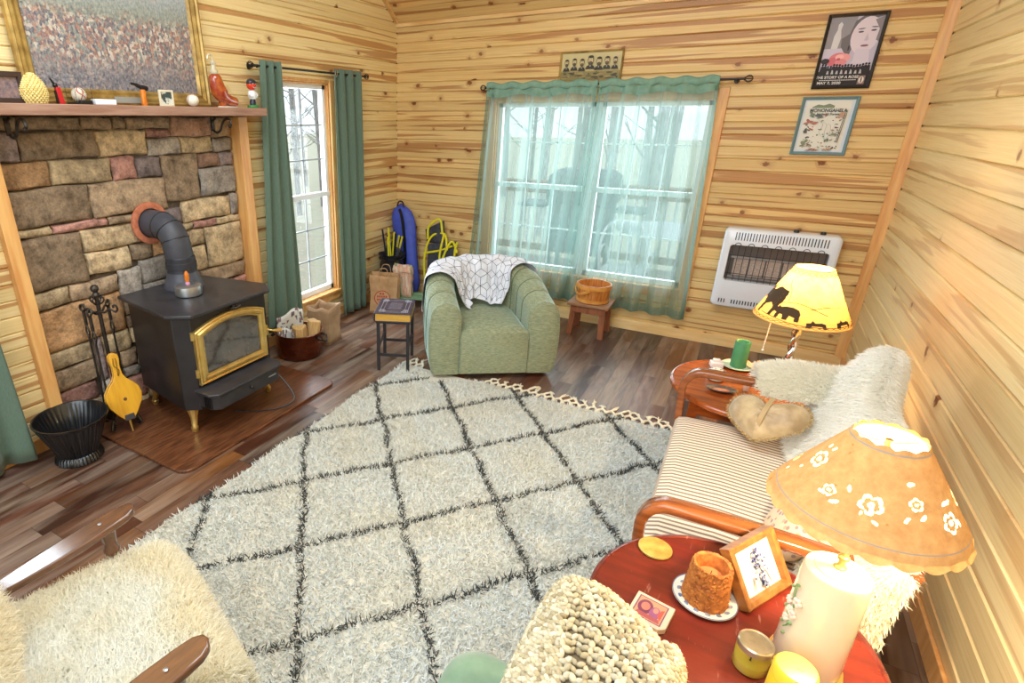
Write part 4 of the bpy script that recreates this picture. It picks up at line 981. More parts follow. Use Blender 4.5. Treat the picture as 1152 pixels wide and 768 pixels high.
# ---- sheer curtains
SH = NT('sheer_green_voile'); a_ = SH.node('ShaderNodeBsdfTransparent'); a_.inputs[0].default_value = (.92, .97, .97, 1)
d_ = SH.node('ShaderNodeBsdfTranslucent'); d_.inputs[0].default_value = C(172, 198, 192)
e_ = SH.node('ShaderNodeBsdfDiffuse'); e_.inputs[0].default_value = C(126, 160, 147)
m1 = SH.node('ShaderNodeMixShader'); m1.inputs[0].default_value = .5; SH.link(d_.outputs[0], m1.inputs[1]); SH.link(e_.outputs[0], m1.inputs[2])
lw = SH.node('ShaderNodeLayerWeight'); lw.inputs[0].default_value = .5
wv = SH.noise(SH.mapping(SH.coord(), (260, 1, 26)), 1, 2, .6)
al = SH.math('ADD', .37, SH.math('ADD', SH.math('MULTIPLY', lw.outputs[1], .46), SH.math('MULTIPLY', wv, .02)))
m2 = SH.node('ShaderNodeMixShader'); SH.link(al, m2.inputs[0]); SH.link(a_.outputs[0], m2.inputs[1]); SH.link(m1.outputs[0], m2.inputs[2]); SH.link(m2.outputs[0], SH.out.inputs[0]); SH = SH.m
HEM = M('green_voile_hem', C(128, 162, 144), C(114, 148, 130), 30, rough=.9)
BKR = lambda x: ((x, -.001, 1.94), (x, -.08, 1.94))
t = thing('curtain_rod', 'dark curtain rod with cage finials over the wide window', 'curtain rod', (1.9, -.08, 1.942))
rod(t, (.945, -.08, 1.937), (2.845, -.08, 1.948), .008, BRONZE, 'x', [BKR(.985), BKR(2.80)])
def sheer(label, t0, t1, b0, b1, zb, folds, seed, ph):
    t_ = thing('sheer_curtain', label, 'curtain', ((t0 + t1) / 2, -.08, zb), group=None)
    g = random.Random(seed); r_ = [g.uniform(0, 6) for _ in range(8)]
    def P(u, v):
        z = 1.925 + (zb - 1.925) * v; u2 = u + .02 * math.sin(5 * u + r_[0] + 2 * v)
        x = (t0 + (t1 - t0) * u) * (1 - v) + (b0 + (b1 - b0) * u) * v + .012 * math.sin(9 * u + r_[1]) * v
        w = (.022 + .012 * v) * math.sin(2 * PI * folds * u2 + ph) + .005 * math.sin(2 * PI * folds * 2.3 * u2 + r_[2]) + .012 * math.sin(3 * PI * u + r_[3]) * v
        return (x, -.085 + w * min(1, .45 + 1.6 * v), z)
    MB().grid(P, 150, 30).build('panel', SH, t_, smooth=80, world=True)
    def H(u, v):
        x, y, z = P(u, 0); a = 2 * PI * v
        return (x, -.08 - .014 * math.sin(a) * (1 + .25 * math.sin(40 * u + r_[4])) - .004, 1.948 + .026 * math.cos(a) + .008 * math.sin(31 * u + r_[5]))
    MB().grid(H, 90, 12).build('rod_pocket', HEM, t_, smooth=80, world=True)
    MB().grid(lambda u, v: (P(u, .0)[0], P(u, .02)[1] - .0015, 1.925 - v * (.055 + .012 * math.sin(14 * u + r_[6]))), 90, 3).build('header', HEM, t_, smooth=80, world=True)
    MB().grid(lambda u, v: tuple(np.array(P(u, .96 + .04 * v)) - (0, .0012, 0)), 110, 2).build('bottom_hem', HEM if False else SH, t_, smooth=80, world=True)
    for uu in (0, 1): MB().grid(lambda u, v, uu=uu: tuple(np.array(P(abs(uu - u * .028), v)) - (0, .0015, 0)), 3, 30).build('side_hem', SH, t_, smooth=80, world=True)
sheer('sheer green curtain panel left of the wide window, behind the armchair', .955, 1.875, .85, 1.80, .20, 6, 3, 0)
sheer('sheer green curtain panel nearer the wall heater, behind the wooden bucket', 1.885, 2.70, 1.80, 2.765, .195, 6, 6, 1)
# ---- pictures on this wall
def bframe(name, label, x0, x1, z0, z1, wd, dp, m, extra=None):
    t_ = thing(name, label, 'picture', ((x0 + x1) / 2, -.0015, (z0 + z1) / 2))
    w, h = (x1 - x0) / 2, (z1 - z0) / 2
    def R(i): return [(-w + i, -h + i), (w - i, -h + i), (w - i, h - i), (-w + i, h - i)]
    lay = [(0, 0), (0, dp), (wd * .25, dp + .003), (wd, dp - .004), (wd, 0)]
    v = np.array([[(p[0], -y, p[1]) for p in R(i)] for i, y in lay]).reshape(-1, 3); n = len(lay)
    f = [(r * 4 + j, ((r + 1) % n) * 4 + j, ((r + 1) % n) * 4 + (j + 1) % 4, r * 4 + (j + 1) % 4) for r in range(n) for j in range(4)]
    MB().add(v, f).build('frame', m, t_, smooth=0)
    return t_, w - wd, h - wd
class Flat:
    """flat printed shapes, a few tenths of a millimetre apart, in one print"""
    def __init__(s, y): s.mb = MB(); s.y = y
    def poly(s, pts, col):
        s.y -= .00012; s.mb.add([(p[0], s.y, p[1]) for p in pts], [tuple(range(len(pts)))], col=col); return s
    def ell(s, cx, cz, rx, rz, col, rot=0, n=22, a0=0, a1=2 * PI):
        c_, s_ = math.cos(rot), math.sin(rot)
        return s.poly([(cx + rx * math.cos(a) * c_ - rz * math.sin(a) * s_, cz + rx * math.cos(a) * s_ + rz * math.sin(a) * c_) for a in np.linspace(a0, a1, n, endpoint=a1 - a0 < 6.2)], col)
    def rect(s, x0, z0, x1, z1, col): return s.poly([(x0, z0), (x1, z0), (x1, z1), (x0, z1)], col)
PRINT = attr_mat('printed_paper', .35, 0)
# film poster
FB = M('black_frame', C(34, 30, 32), rough=.3)
t, w, h = bframe('film_poster', 'black framed film poster with a woman above a rose, high on the wall', 3.237, 3.541, 1.876, 2.304, .018, .018, FB)
p = Flat(-.006); p.rect(-w, -h, w, h, C(196, 184, 202)); p.rect(-w, -.02, 0, h, C(150, 144, 150)); p.rect(-w, -.075, -.02, .02, C(206, 196, 214))
hair = [(-.02, .10), (-.055, .075), (-.05, .03), (-.03, .0), (.0, -.03), (.012, .03), (.02, .10), (.06, .165), (.11, .185), (w, .19), (w, h), (.03, h), (-.005, .17)]
p.poly(hair, C(112, 104, 108)); p.ell(.062, .088, .072, .104, C(222, 206, 216), -.08); p.poly([(w, .19), (w, .05), (.118, .06), (.122, .12), (.09, .172)], C(140, 130, 134))
p.poly([(.03, .015), (.10, .01), (.112, -.06), (w, -.09), (w, -.14), (-.03, -.14), (.03, -.055)], C(214, 200, 214))
p.ell(.034, .108, .014, .005, C(92, 80, 90), .05); p.ell(.096, .114, .014, .005, C(92, 80, 90), .05); p.ell(.034, .125, .019, .0035, C(110, 98, 106), .1); p.ell(.098, .132, .018, .0035, C(110, 98, 106), -.05)
p.poly([(.07, .10), (.082, .062), (.074, .056), (.060, .058)], C(204, 184, 198)); p.ell(.069, .030, .020, .0055, C(134, 84, 100), .04); p.ell(.069, .0335, .017, .0025, C(150, 100, 114), .04)
p.ell(-.008, .02, .004, .016, C(60, 54, 60))
p.poly([(-.10, .02), (-.098, .09), (-.088, .125), (-.09, .155), (-.078, .17), (-.066, .155), (-.07, .125), (-.06, .08), (-.066, .02)], C(214, 208, 210))
for cx, cz, r, cc in ((-.045, -.04, .05, (226, 128, 136)), (-.02, -.035, .035, (238, 160, 160)), (-.07, -.055, .035, (214, 110, 122)), (-.042, -.03, .022, (246, 186, 180)), (-.03, -.06, .03, (226, 140, 144)), (-.045, -.042, .01, (200, 84, 100))): p.ell(cx, cz, r, r * .72, C(*cc))
p.rect(-w, -h, w, -.112, C(40, 32, 30))
g = random.Random(2)
for i in range(17):
    x = -w + .016 + i * .0148; hh = g.uniform(.030, .046); p.poly([(x - .011, -.115), (x - .008, -.115 + hh * .7), (x, -.115 + hh * .78), (x + .008, -.115 + hh * .7), (x + .011, -.115)], C(44, 34, 32)); p.ell(x, -.112 + hh * .86, .0058, .007, C(52, 40, 36))
p.ell(-.112, -.052, .022, .016, C(50, 42, 42))
for i in range(8): x = -.085 + i * .024; p.poly([(x - .006, -.128), (x - .003, -.11 + .008 * (i % 2)), (x + .004, -.108), (x + .008, -.128)], C(186, 180, 184))
p.rect(.083, -.19, .118, -.140, C(150, 120, 112)); p.ell(.100, -.165, .013, .019, C(226, 214, 204)); p.rect(.097, -.180, .103, -.150, C(60, 40, 40))
p.mb.build('print', PRINT, t, smooth=0)
LET = M('white_lettering', C(226, 218, 214), rough=.5); LETD = M('dark_lettering', C(58, 60, 58), rough=.6)
text(t, 'THE STORY OF A ROSE', .0215, LET, (-.028, -.0105, -.147), (PI / 2, 0, 0))
mb = MB()
for i in range(22):
    x = -.118 + i * .0088; mb.bb((x, -.0108, -.1655), (x + .0062, -.0102, -.1615))
mb.build('small_print', LET, t)
text(t, 'MAY 7, 2020', .0205, LET, (-.127, -.0105, -.180), (PI / 2, 0, 0), align='LEFT', sx=1.15)
# forest map
t, w, h = bframe('forest_map', 'blue framed illustrated forest map below the film poster', 3.209, 3.516, 1.468, 1.830, .019, .014, M('slate_blue_frame', C(104, 132, 136), rough=.45))
p = Flat(-.005); p.rect(-w, -h, w, h, C(206, 214, 226)); p.rect(-w + .012, -h + .014, w - .016, h - .006, C(224, 220, 208))
p.poly([(-.09, h - .045), (-.06, h - .028), (-.03, h - .034), (.0, h - .024), (.03, h - .036), (.03, h - .05), (-.09, h - .05)], C(128, 136, 112))
g = random.Random(11)
for i in range(90):
    x, z = g.uniform(-.10, .095), g.uniform(-.14, .075); k = g.random()
    if -.06 < x < .06 and -.10 < z < .05 and k < .6: continue
    cc = g.choice(((112, 120, 104), (150, 90, 74), (70, 74, 78), (134, 146, 118), (170, 120, 96), (90, 84, 80)))
    p.ell(x, z, g.uniform(.003, .012), g.uniform(.002, .005), C(*cc), g.uniform(-.6, .6), 8)
for cx, cz, rx, rz, cc in ((-.085, .075, .02, .014, (124, 132, 110)), (-.04, .062, .035, .010, (96, 104, 104)), (-.075, .025, .042, .012, (176, 106, 92)), (-.085, -.10, .024, .02, (130, 140, 116)), (.06, -.05, .03, .009, (128, 136, 116)), (.03, -.085, .013, .012, (104, 110, 84)), (.075, .07, .02, .02, (190, 152, 128)), (-.095, -.03, .010, .026, (88, 90, 84)), (-.04, -.148, .05, .006, (150, 96, 78)), (.05, -.145, .045, .005, (160, 130, 100))):
    for q in range(6): p.ell(cx + g.uniform(-rx, rx) * .7, cz + g.uniform(-rz, rz) * .7, rx * .4, rz * .45, C(*cc), g.uniform(-.5, .5), 9)
for k in range(3):
    pts = smoothpath([(-.05 + .03 * k, .05 - .02 * k, 0), (-.01 + .02 * k, .01, 0), (-.02 + .03 * k, -.04, 0), (.02, -.08 - .01 * k, 0)], 5)
    p.poly([(q[0], q[1]) for q in pts] + [(q[0] + .002, q[1]) for q in pts[::-1]], C(150, 160, 168))
for x in (.082, .09): p.poly([(x, -.10), (x + .012, .10), (x + .015, .10), (x + .004, -.10)], C(84, 78, 74))
p.mb.build('print', PRINT, t, smooth=0)
text(t, 'MONONGAHELA', .030, LETD, (.002, -.0095, h - .066), (PI / 2, 0, 0), sx=.86)
text(t, 'National Forest', .019, LETD, (.005, -.0095, h - .088), (PI / 2, 0, 0))
# wide portrait print
t, w, h = bframe('portrait_print', 'wide gilt framed print of seven bearded men above the window', 1.54, 2.022, 1.962, 2.182, .014, .014, GILT)
p = Flat(-.004); p.rect(-w, -h, w, h, C(206, 190, 140)); p.rect(-w, -h, w, -h * .32, C(150, 134, 88)); p.rect(-w, -h * .36, w, -h * .28, C(190, 168, 112))
g = random.Random(5)
for i in range(60): p.ell(g.uniform(-w + .02, w - .02), g.uniform(-h + .008, -h * .40), g.uniform(.006, .03), g.uniform(.003, .008), C(*g.choice(((96, 86, 58), (120, 108, 70), (170, 150, 98), (84, 78, 60)))), 0, 10)
for i, (x, s_, dz) in enumerate(((-.185, .8, 0), (-.125, .85, .005), (-.065, .85, 0), (.0, 1.12, .012), (.065, 1, .004), (.125, .9, .008), (.185, .8, .006))):
    z = h * .28 + dz
    p.poly([(x - .034 * s_, z - .058), (x - .024 * s_, z - .036), (x, z - .026), (x + .024 * s_, z - .036), (x + .034 * s_, z - .058)], C(62, 58, 52))
    p.ell(x, z + .004, .0205 * s_, .030 * s_, C(66, 58, 46)); p.ell(x, z + .001, .0165 * s_, .025 * s_, C(206, 184, 138)); p.ell(x, z - .017 * s_, .015 * s_, .014 * s_, C(88, 78, 62)); p.ell(x, z + .024 * s_, .018 * s_, .009 * s_, C(66, 58, 46))
    for q in (-1, 1): p.ell(x + q * .006 * s_, z + .006, .0035 * s_, .0015, C(70, 60, 50))
    p.ell(x, z - .012 * s_, .006 * s_, .0014, C(150, 116, 86)); p.poly([(x - .004, z - .04), (x, z - .028), (x + .004, z - .04)], C(214, 204, 176))
p.mb.build('print', PRINT, t, smooth=0)
# ---- gas wall heater
HW = M('heater_white_enamel', C(226, 230, 238), rough=.22, coat=.3)
HX, HZ = 3.285, .655
t = thing('wall_heater', 'white gas wall heater with wire guard, behind the bear shade lamp', 'heater', (HX, -.0155, HZ))
def rr2(w, h, r, n=5):
    return [(q[0], q[1]) for q in rrect(-w, w, -h, h, r, n)]
o_ = rr2(.352, .296, .035); i_ = [(q[0], q[1] + .045) for q in rr2(.30, .135, .02)]
def ring_y(mb, lays, cap=False):
    n = len(lays[0][0]); v = np.array([[(q[0], y, q[1]) for q in pts] for pts, y in lays]).reshape(-1, 3)
    f = [(r * n + j, r * n + (j + 1) % n, (r + 1) * n + (j + 1) % n, (r + 1) * n + j) for r in range(len(lays) - 1) for j in range(n)]
    return mb.add(v, f)
sc_ = lambda pts, k, dz=0: [(a * k, b * k + dz) for a, b in pts]
ring_y(MB(), [(o_, 0), (o_, -.085), (sc_(o_, .985), -.103), (sc_(o_, .95), -.110), (i_, -.110), (sc_(i_, .985), -.098), (i_, -.05)]).build('housing', HW, t, smooth=50)
MB().prism(rr2(.335, .28, .03), -.048, -.002, 'y').build('back_plate', HW, t)
mb = MB(); mb.bb((-.30, -.056, -.09), (.30, -.0485, .18)); mb.build('reflector', M('heater_dark_metal', C(104, 98, 96), rough=.3, metal=.5), t)
CER = M('ceramic_plaque', C(188, 170, 158), C(160, 142, 132), 90, rough=.8)
for k in range(5): MB().bb((-.255 + k * .104, -.066, -.055), (-.160 + k * .104, -.0565, .075)).build('burner_plaque', CER, t, bevel=.002)
MB().bb((-.28, -.075, .078), (.28, -.0565, .09)).bb((-.28, -.075, -.07), (.28, -.0565, -.058)).build('burner_rail', STEEL, t)
mb = MB()
for k in range(15): x = -.28 + k * .04; mb.tube([(x, -.107, -.085), (x, -.118, -.07), (x, -.118, .165), (x, -.107, .178)], .0022, 6)
for z in (-.03, .105): mb.tube([(-.295, -.117, z), (.295, -.117, z)], .0022, 6)
for k in range(7):
    mb.tube(arcpts((-.25 + k * .083, -.113, .178), .019, 0, PI, 10, 'xz'), .0022, 6)
mb.build('wire_guard', M('dark_wire', C(58, 56, 60), rough=.35, metal=.6), t)
mb = MB()
for k in range(31): x = -.275 + k * .0183; mb.bb((x - .003, -.1122, .215), (x + .003, -.1095, .272))
for k in range(3): mb.bb((-.30 + k * .018, -.1122, -.262), (-.293 + k * .018, -.1095, -.232))
for k in range(24): mb.bb((-.215 + k * .0185, -.1122, -.262), (-.208 + k * .0185, -.1095, -.232))
mb.build('vent_slots', BLKPL, t)
for x in (.08, .235): MB().lathe([(.017, .296), (.018, .300), (.017, .312), (.014, .315)], (x, -.05, 0), 16).build('knob', BLKPL, t)
# ---- wooden stool and bucket in front of the curtain
RED_W = M('reddish_pine', C(150, 92, 60), C(124, 70, 44), 5, (7, 7, .9), .45)
t = thing('wooden_stool', 'small rustic wooden stool in front of the sheer curtain', 'stool', (2.085, -.262, .0005))
MB().bb((-.165, -.148, .262), (.165, .148, .286)).build('seat', M('weathered_plank', C(158, 116, 84), C(126, 88, 62), 6, (.9, 8, 8), .5), t, bevel=.004)
MB().bb((-.138, -.132, .205), (.138, -.112, .262)).bb((-.138, .112, .205), (.138, .132, .262)).build('apron', RED_W, t, bevel=.002)
for x in (-.115, .115):
    for y in (-.105, .105):
        mb = MB(); mb.loft([[(x + a + (x * .12 if k == 0 else 0), y + b + (y * .1 if k == 0 else 0), z) for a, b in ((-.022, -.017), (.022, -.017), (.022, .017), (-.022, .017))] for k, z in ((0, 0), (1, .262))]); mb.build('leg', RED_W, t, bevel=.002)
CED = M('cedar_staves', C(206, 138, 66), C(168, 96, 40), 5, (22, 22, 1), .4); CED2 = M('pale_hoop', C(222, 160, 80), C(204, 138, 60), 14, rough=.42)
t = thing('wooden_bucket', 'round cedar stave bucket with pale hoops on the small stool', 'bucket', (2.088, -.262, .2868))
stv = lambda a, z: 1 - .012 * (math.cos(a * 18) > .93)
MB().lathe([(.002, .004), (.118, .002), (.124, .002), (.136, .15), (.126, .15), (.116, .016), (.002, .014)], n=108, ring=stv, cap=False).build('staves', CED, t, smooth=30)
MB().lathe([(.126, .004), (.129, .004), (.1315, .03), (.128, .03)], n=48, cap=False).build('hoop', CED2, t)
MB().lathe([(.1345, .115), (.1375, .115), (.140, .145), (.1365, .145)], n=48, cap=False).build('hoop', CED2, t)
MB().sweep(smoothpath([(-.141, -.0, .13), (-.135, -.06, .10), (-.10, -.115, .075), (-.05, -.145, .09), (.0, -.155, .115)][0:5], 6), [(-.003, -.010), (.003, -.010), (.003, .010), (-.003, .010)], up=(0, -.3, 1)).build('handle', CED2, t)

# ================================================================ outside
GR = NT('leaf_litter_ground'); n1 = GR.noise(GR.coord(), 3.2, 8, .75); n2 = GR.noise(GR.coord(), 22, 4, .7)
GR.base(GR.mix(GR.ramp(n2, [(.42, (0, 0, 0)), (.6, (1, 1, 1))]), GR.ramp(n1, [(.35, C(178, 184, 158)), (.5, C(196, 200, 174)), (.65, C(212, 200, 180))]), C(214, 204, 186))); GR.rough(1)
struct('ground_outside', MB().bb((-60, -30, -.75), (60, 70, -.65)), GR.m)
DECK = M('deck_boards', C(186, 178, 168), C(160, 152, 142), 6, (.6, 8, 8), .8)
mb = MB()
for i in range(18): mb.bb((-.6, .14 + i * .145, -.13), (6.5, .14 + i * .145 + .138, -.10))
mb.bb((-.6, .14, -.64), (6.5, 2.74, -.135)); struct('deck_floor', mb, DECK)
RAILM = M('deck_rail_wood', C(166, 134, 104), C(150, 118, 90), 5, (1, 8, 8), .7)
t = thing('deck_railing', 'wooden deck railing outside the wide window', 'railing', (2.5, 2.7, -.10))
MB().bb((-3, -.07, .98), (4, .07, 1.02)).build('top_rail', RAILM, t); MB().bb((-3, -.02, .86), (4, .02, .95)).bb((-3, -.02, .08), (4, .02, .17)).build('rail', RAILM, t)
for x in (-2.9, -1.2, .5, 2.2, 3.9): MB().bb((x - .045, -.045, 0), (x + .045, .045, .98)).build('post', RAILM, t)
mb = MB()
for k in range(60): x = -2.95 + k * .115; mb.cyl((x, 0, .17), (x, 0, .86), .014, None, 6)
mb.build('balusters', M('white_baluster', C(200, 200, 198), rough=.5), t)
# covered grill and patio set on the deck
GREY = M('grey_grill', C(96, 102, 108), rough=.5)
t = thing('deck_grill', 'dark barbecue grill standing on the deck outside', 'grill', (1.52, 1.35, -.10))
MB().loft([[(x * w_, y * d_, z) for x, y in ((-1, -1), (1, -1), (1, 1), (-1, 1))] for w_, d_, z in ((.33, .24, .95), (.35, .26, 1.12), (.33, .22, 1.24), (.27, .12, 1.30))]).build('lid', GREY, t, bevel=.02)
MB().bb((-.30, -.22, .45), (.30, .22, .95)).build('cabinet', GREY, t, bevel=.01); MB().bb((.36, -.2, .90), (.66, .2, .93)).bb((-.66, -.2, .90), (-.36, -.2 + .4, .93)).build('side_shelf', GREY, t)
for x in (-.27, .27):
    for y in (-.19, .19): MB().bb((x - .02, y - .02, 0), (x + .02, y + .02, .45)).build('leg', GREY, t)
WIRE = M('white_patio_metal', C(206, 212, 216), rough=.4)
t = thing('patio_table', 'round pale patio table on the deck outside', 'table', (2.35, 1.55, -.10))
MB().lathe([(.002, .70), (.48, .70), (.49, .71), (.48, .72), (.002, .72)], n=40, cap=False).build('top', WIRE, t)
for k in range(4): a = k * PI / 2 + .6; MB().tube([(.42 * math.cos(a), .42 * math.sin(a), .0), (.30 * math.cos(a), .30 * math.sin(a), .35), (.38 * math.cos(a), .38 * math.sin(a), .70)], .014, 8).build('leg', WIRE, t)
def patio_chair(label, x, y, rz):
    t_ = thing('patio_chair', label, 'chair', (x, y, -.10), rz, 'patio chairs on the deck')
    MB().bb((-.21, -.2, .40), (.21, .2, .425)).build('seat', WIRE, t_, bevel=.01)
    mb = MB(); mb.tube(smoothpath([(-.2, .2, .42), (-.21, .25, .70), (-.12, .28, .90), (.12, .28, .90), (.21, .25, .70), (.2, .2, .42)], 5), .013, 8)
    for k in range(4): q = -.12 + .08 * k; mb.tube([(q, .2, .42), (q, .27, .88)], .006, 6)
    mb.build('backrest', WIRE, t_)
    for sx in (-1, 1):
        for sy in (-1, 1): MB().tube([(sx * .19, sy * .18, .40), (sx * .22, sy * .21, 0)], .013, 8).build('leg', WIRE, t_)
        MB().tube(smoothpath([(sx * .21, .23, .60), (sx * .24, 0, .62), (sx * .23, -.18, .58), (sx * .2, -.2, .41)], 5), .012, 8).build('arm', WIRE, t_)
patio_chair('pale metal patio chair left of the outdoor table', 1.72, 1.95, 1.2) if False else None
patio_chair('pale metal patio chair on the house side of the outdoor table', 2.12, .86, PI)
patio_chair('pale metal patio chair at the far side of the outdoor table', 2.75, 2.25, -.3)
# bare trees in the wood
TB = [M('pale_bark', C(204, 203, 204), C(158, 156, 157), 9, (3, 3, .8), .95), M('grey_bark', C(182, 180, 180), C(136, 134, 134), 9, (3, 3, .8), .95)]
def make_tree(seed, m, H):
    g = random.Random(seed); mb = MB(); top = np.array((g.uniform(-.4, .4), g.uniform(-.4, .4), H))
    tr_ = lambda q: np.array((top[0] * q ** 1.5 + .05 * math.sin(9 * q + seed), top[1] * q ** 1.5, H * q))
    r0 = g.uniform(.05, .11); mb.tube([tr_(q) for q in np.linspace(0, 1, 9)], list(np.linspace(r0, r0 * .25, 9)), 7)
    for i in range(20):
        q = g.uniform(.12, .95); b = tr_(q); a = g.uniform(0, 2 * PI); L = g.uniform(.4, 1.0) * (1.15 - q); up = g.uniform(.3, .9)
        d = np.array((math.cos(a), math.sin(a), up)); e = b + d * L; mid = b + d * L * .5 + np.array((0, 0, -.04))
        mb.tube([b, mid, e], [r0 * .25, r0 * .15, .006], 5)
        for j in range(3): k = b + d * L * g.uniform(.3, .9); a2 = a + g.uniform(-1, 1); mb.tube([k, k + np.array((math.cos(a2), math.sin(a2), g.uniform(.1, .9))) * L * .4], [.009, .004], 4)
    return mb.build('bare_tree', m)
protos = [make_tree(s_, TB[s_ % 2], 9 + s_ % 3) for s_ in range(5)]
g = random.Random(21); spots = []
for x0_, x1_, y0_, y1_, n_ in ((-13, -2.4, -.2, 8.5, 34), (-5, 5.5, 4.6, 16, 36)):
    k_ = 0
    for _ in range(3000):
        q = (g.uniform(x0_, x1_), g.uniform(y0_, y1_))
        if k_ < n_ and all((q[0] - a) ** 2 + (q[1] - b) ** 2 > 1.45 ** 2 for a, b in spots): spots.append(q); k_ += 1
k_ = 0
for _ in range(4000):
    x = g.uniform(-14, -2.0); q = (x, -1.3 + 1.17 * -x + g.uniform(-1.0, 1.4))
    if k_ < 26 and all((q[0] - a) ** 2 + (q[1] - b) ** 2 > 1.5 ** 2 for a, b in spots): spots.append(q); k_ += 1
for i, (x, y) in enumerate(spots):
    o = protos[i] if i < 5 else protos[i % 5].copy()
    if i >= 5: COL.objects.link(o)
    o.location = (x, y, -.66); o.rotation_euler = (0, 0, g.uniform(0, 6.28)); o.scale = (1, 1, g.uniform(.85, 1.2))
    far = x < -3
    tag(o, 'bare pale tree in the wood outside the windows', 'tree', 'bare trees outside')
# ================================================================ settee side
MAHO = M('mahogany', C(132, 44, 22), C(98, 28, 14), 5, (1, 7, 7), .2, coat=.35)
MAHO_W = M('warm_mahogany', C(168, 84, 30), C(134, 58, 20), 5, (1, 7, 7), .25, coat=.3)
WOODA = M('settee_arm_wood', C(150, 84, 42), C(112, 58, 28), 5, (1, 9, 9), .25, coat=.3)
def ell(cx, cy, rx, ry, n=64): return [(cx + rx * math.cos(2 * PI * i / n), cy + ry * math.sin(2 * PI * i / n)) for i in range(n)]
def oval_table(name, label, cx, cy, zt, m, rx=.455, ry=.33, apron=.24):
    t_ = thing(name, label, 'table', (cx, cy, 0))
    lay = [(.975, zt - .026), (1, zt - .02), (1, zt - .006), (.985, zt), (.965, zt + .002), (.955, zt - .003)]
    mb = MB(); mb.loft([[(p[0], p[1], z) for p in ell(0, 0, rx * k, ry * k)] for k, z in lay]); mb.build('top', m, t_, smooth=35)
    ap = MB().bb((-rx * .62, -apron * .9, zt - .11), (rx * .62, apron * .9, zt - .027)).build('apron', m, t_, bevel=.004)
    MB().bb((-rx * .55, -apron * .9 - .008, zt - .10), (rx * .55, -apron * .9, zt - .036)).build('drawer_front', m, ap, bevel=.003)
    for sx in (-1, 1):
        for sy in (-1, 1):
            x, y = sx * rx * .58, sy * apron * .8
            mb = MB(); mb.loft([[(x + a * k + sx * d, y + b * k + sy * d * .6, z) for a, b in ((-1, -1), (1, -1), (1, 1), (-1, 1))] for k, d, z in ((.013, .03, .0095), (.017, .005, .14), (.022, 0, zt - .027))]); mb.build('leg', m, t_, bevel=.003)
    return t_
# far table and what is on it
FT = (3.19, -1.955, .50)
oval_table('side_table', 'round polished side table beyond the settee, by the wall heater', *FT, MAHO_W, rx=.32, ry=.33, apron=.22)
ZF = FT[2] + .0005 - .003
# bear lamp
LX, LY = 3.37, -1.60
t = thing('floor_lamp', 'lit standing lamp with bear silhouettes on its yellow shade', 'lamp', (LX, LY, ZF))
SILV = M('twisted_silver_metal', C(206, 200, 190), rough=.2, metal=1)
MB().lathe([(.11, .001 - ZF), (.115, .008 - ZF), (.10, .022 - ZF), (.03, .034 - ZF), (.020, .06 - ZF)], n=32).build('base', SILV, t)
mb = MB()
for k in range(2): mb.tube([(.011 * math.cos(34 * s_ + k * PI), .011 * math.sin(34 * s_ + k * PI), .05 - ZF + (.285 + ZF) * s_) for s_ in np.linspace(0, 1, 110)], .0105, 8)
mb.build('twisted_post', SILV, t)
def cone_shade(parent, zb, zt, rb, rt, m, name='shade', n=72, scal=None, thick=.0015):
    mb = MB(); P = lambda u, v: ((rb + (rt - rb) * v) * math.cos(2 * PI * u), (rb + (rt - rb) * v) * math.sin(2 * PI * u), zb + (zt - zb) * v + ((scal(u) * (1 - v) ** 6) if scal else 0))
    mb.grid(P, n, 12); return mb.build(name, m, parent, smooth=80), P
def shade_mat(name, c1, c2, ns, tr=.75, hi=None):
    s = NT(name); n = s.noise(s.coord(), ns, 5, .7); c = s.ramp(n, [(.3, c1), (.7, c2)])
    d = s.node('ShaderNodeBsdfDiffuse'); s.link(c, d.inputs[0]); q = s.node('ShaderNodeBsdfTranslucent'); s.link(c, q.inputs[0])
    mx = s.node('ShaderNodeMixShader'); mx.inputs[0].default_value = tr; s.link(d.outputs[0], mx.inputs[1]); s.link(q.outputs[0], mx.inputs[2]); s.link(mx.outputs[0], s.out.inputs[0]); return s.m
SH1 = shade_mat('parchment_yellow', C(250, 206, 124), C(244, 186, 96), 30, .30)
zb, zt, rb, rt = .283, .535, .205, .082
sh, P1 = cone_shade(t, zb, zt, rb, rt, SH1)
INK = M('shade_ink', C(70, 50, 28), rough=.9)
def on_shade(poly, u0, v0, m, name, k=1.004):
    """flat silhouette wrapped on the shade; poly in metres round (u0, v0)"""
    zc_ = lambda v: (rb + (rt - rb) * v)
    L = math.hypot(zt - zb, rb - rt); mb = MB(); K = 1.45
    xs = [p[0] for p in poly]; N_ = 44; da = (max(xs) - min(xs)) / N_; n = len(poly)
    def W(a_, b_):
        v = v0 + K * b_ / L; u = u0 + K * a_ / (2 * PI * zc_(v)); p = np.array(P1(u, v)); p[:2] *= k; return tuple(p)
    for i in range(N_):
        am = min(xs) + (i + .5) * da; cr = sorted(poly[j][1] + (poly[(j + 1) % n][1] - poly[j][1]) * (am - poly[j][0]) / (poly[(j + 1) % n][0] - poly[j][0]) for j in range(n) if (poly[j][0] > am) != (poly[(j + 1) % n][0] > am))
        for c0, c1 in zip(cr[::2], cr[1::2]): mb.add([W(am - da / 2, c0), W(am + da / 2, c0), W(am + da / 2, c1), W(am - da / 2, c1)], [(0, 1, 2, 3)])
    return mb
BEAR = [(-.045, .004), (-.040, .016), (-.032, .020), (-.030, .026), (-.024, .021), (-.008, .026), (.012, .027), (.030, .021), (.038, .008), (.040, -.018), (.028, -.018), (.026, -.006), (.010, -.002), (.006, -.018), (-.008, -.018), (-.010, -.003), (-.020, -.002), (-.024, -.018), (-.034, -.018), (-.032, .0)]
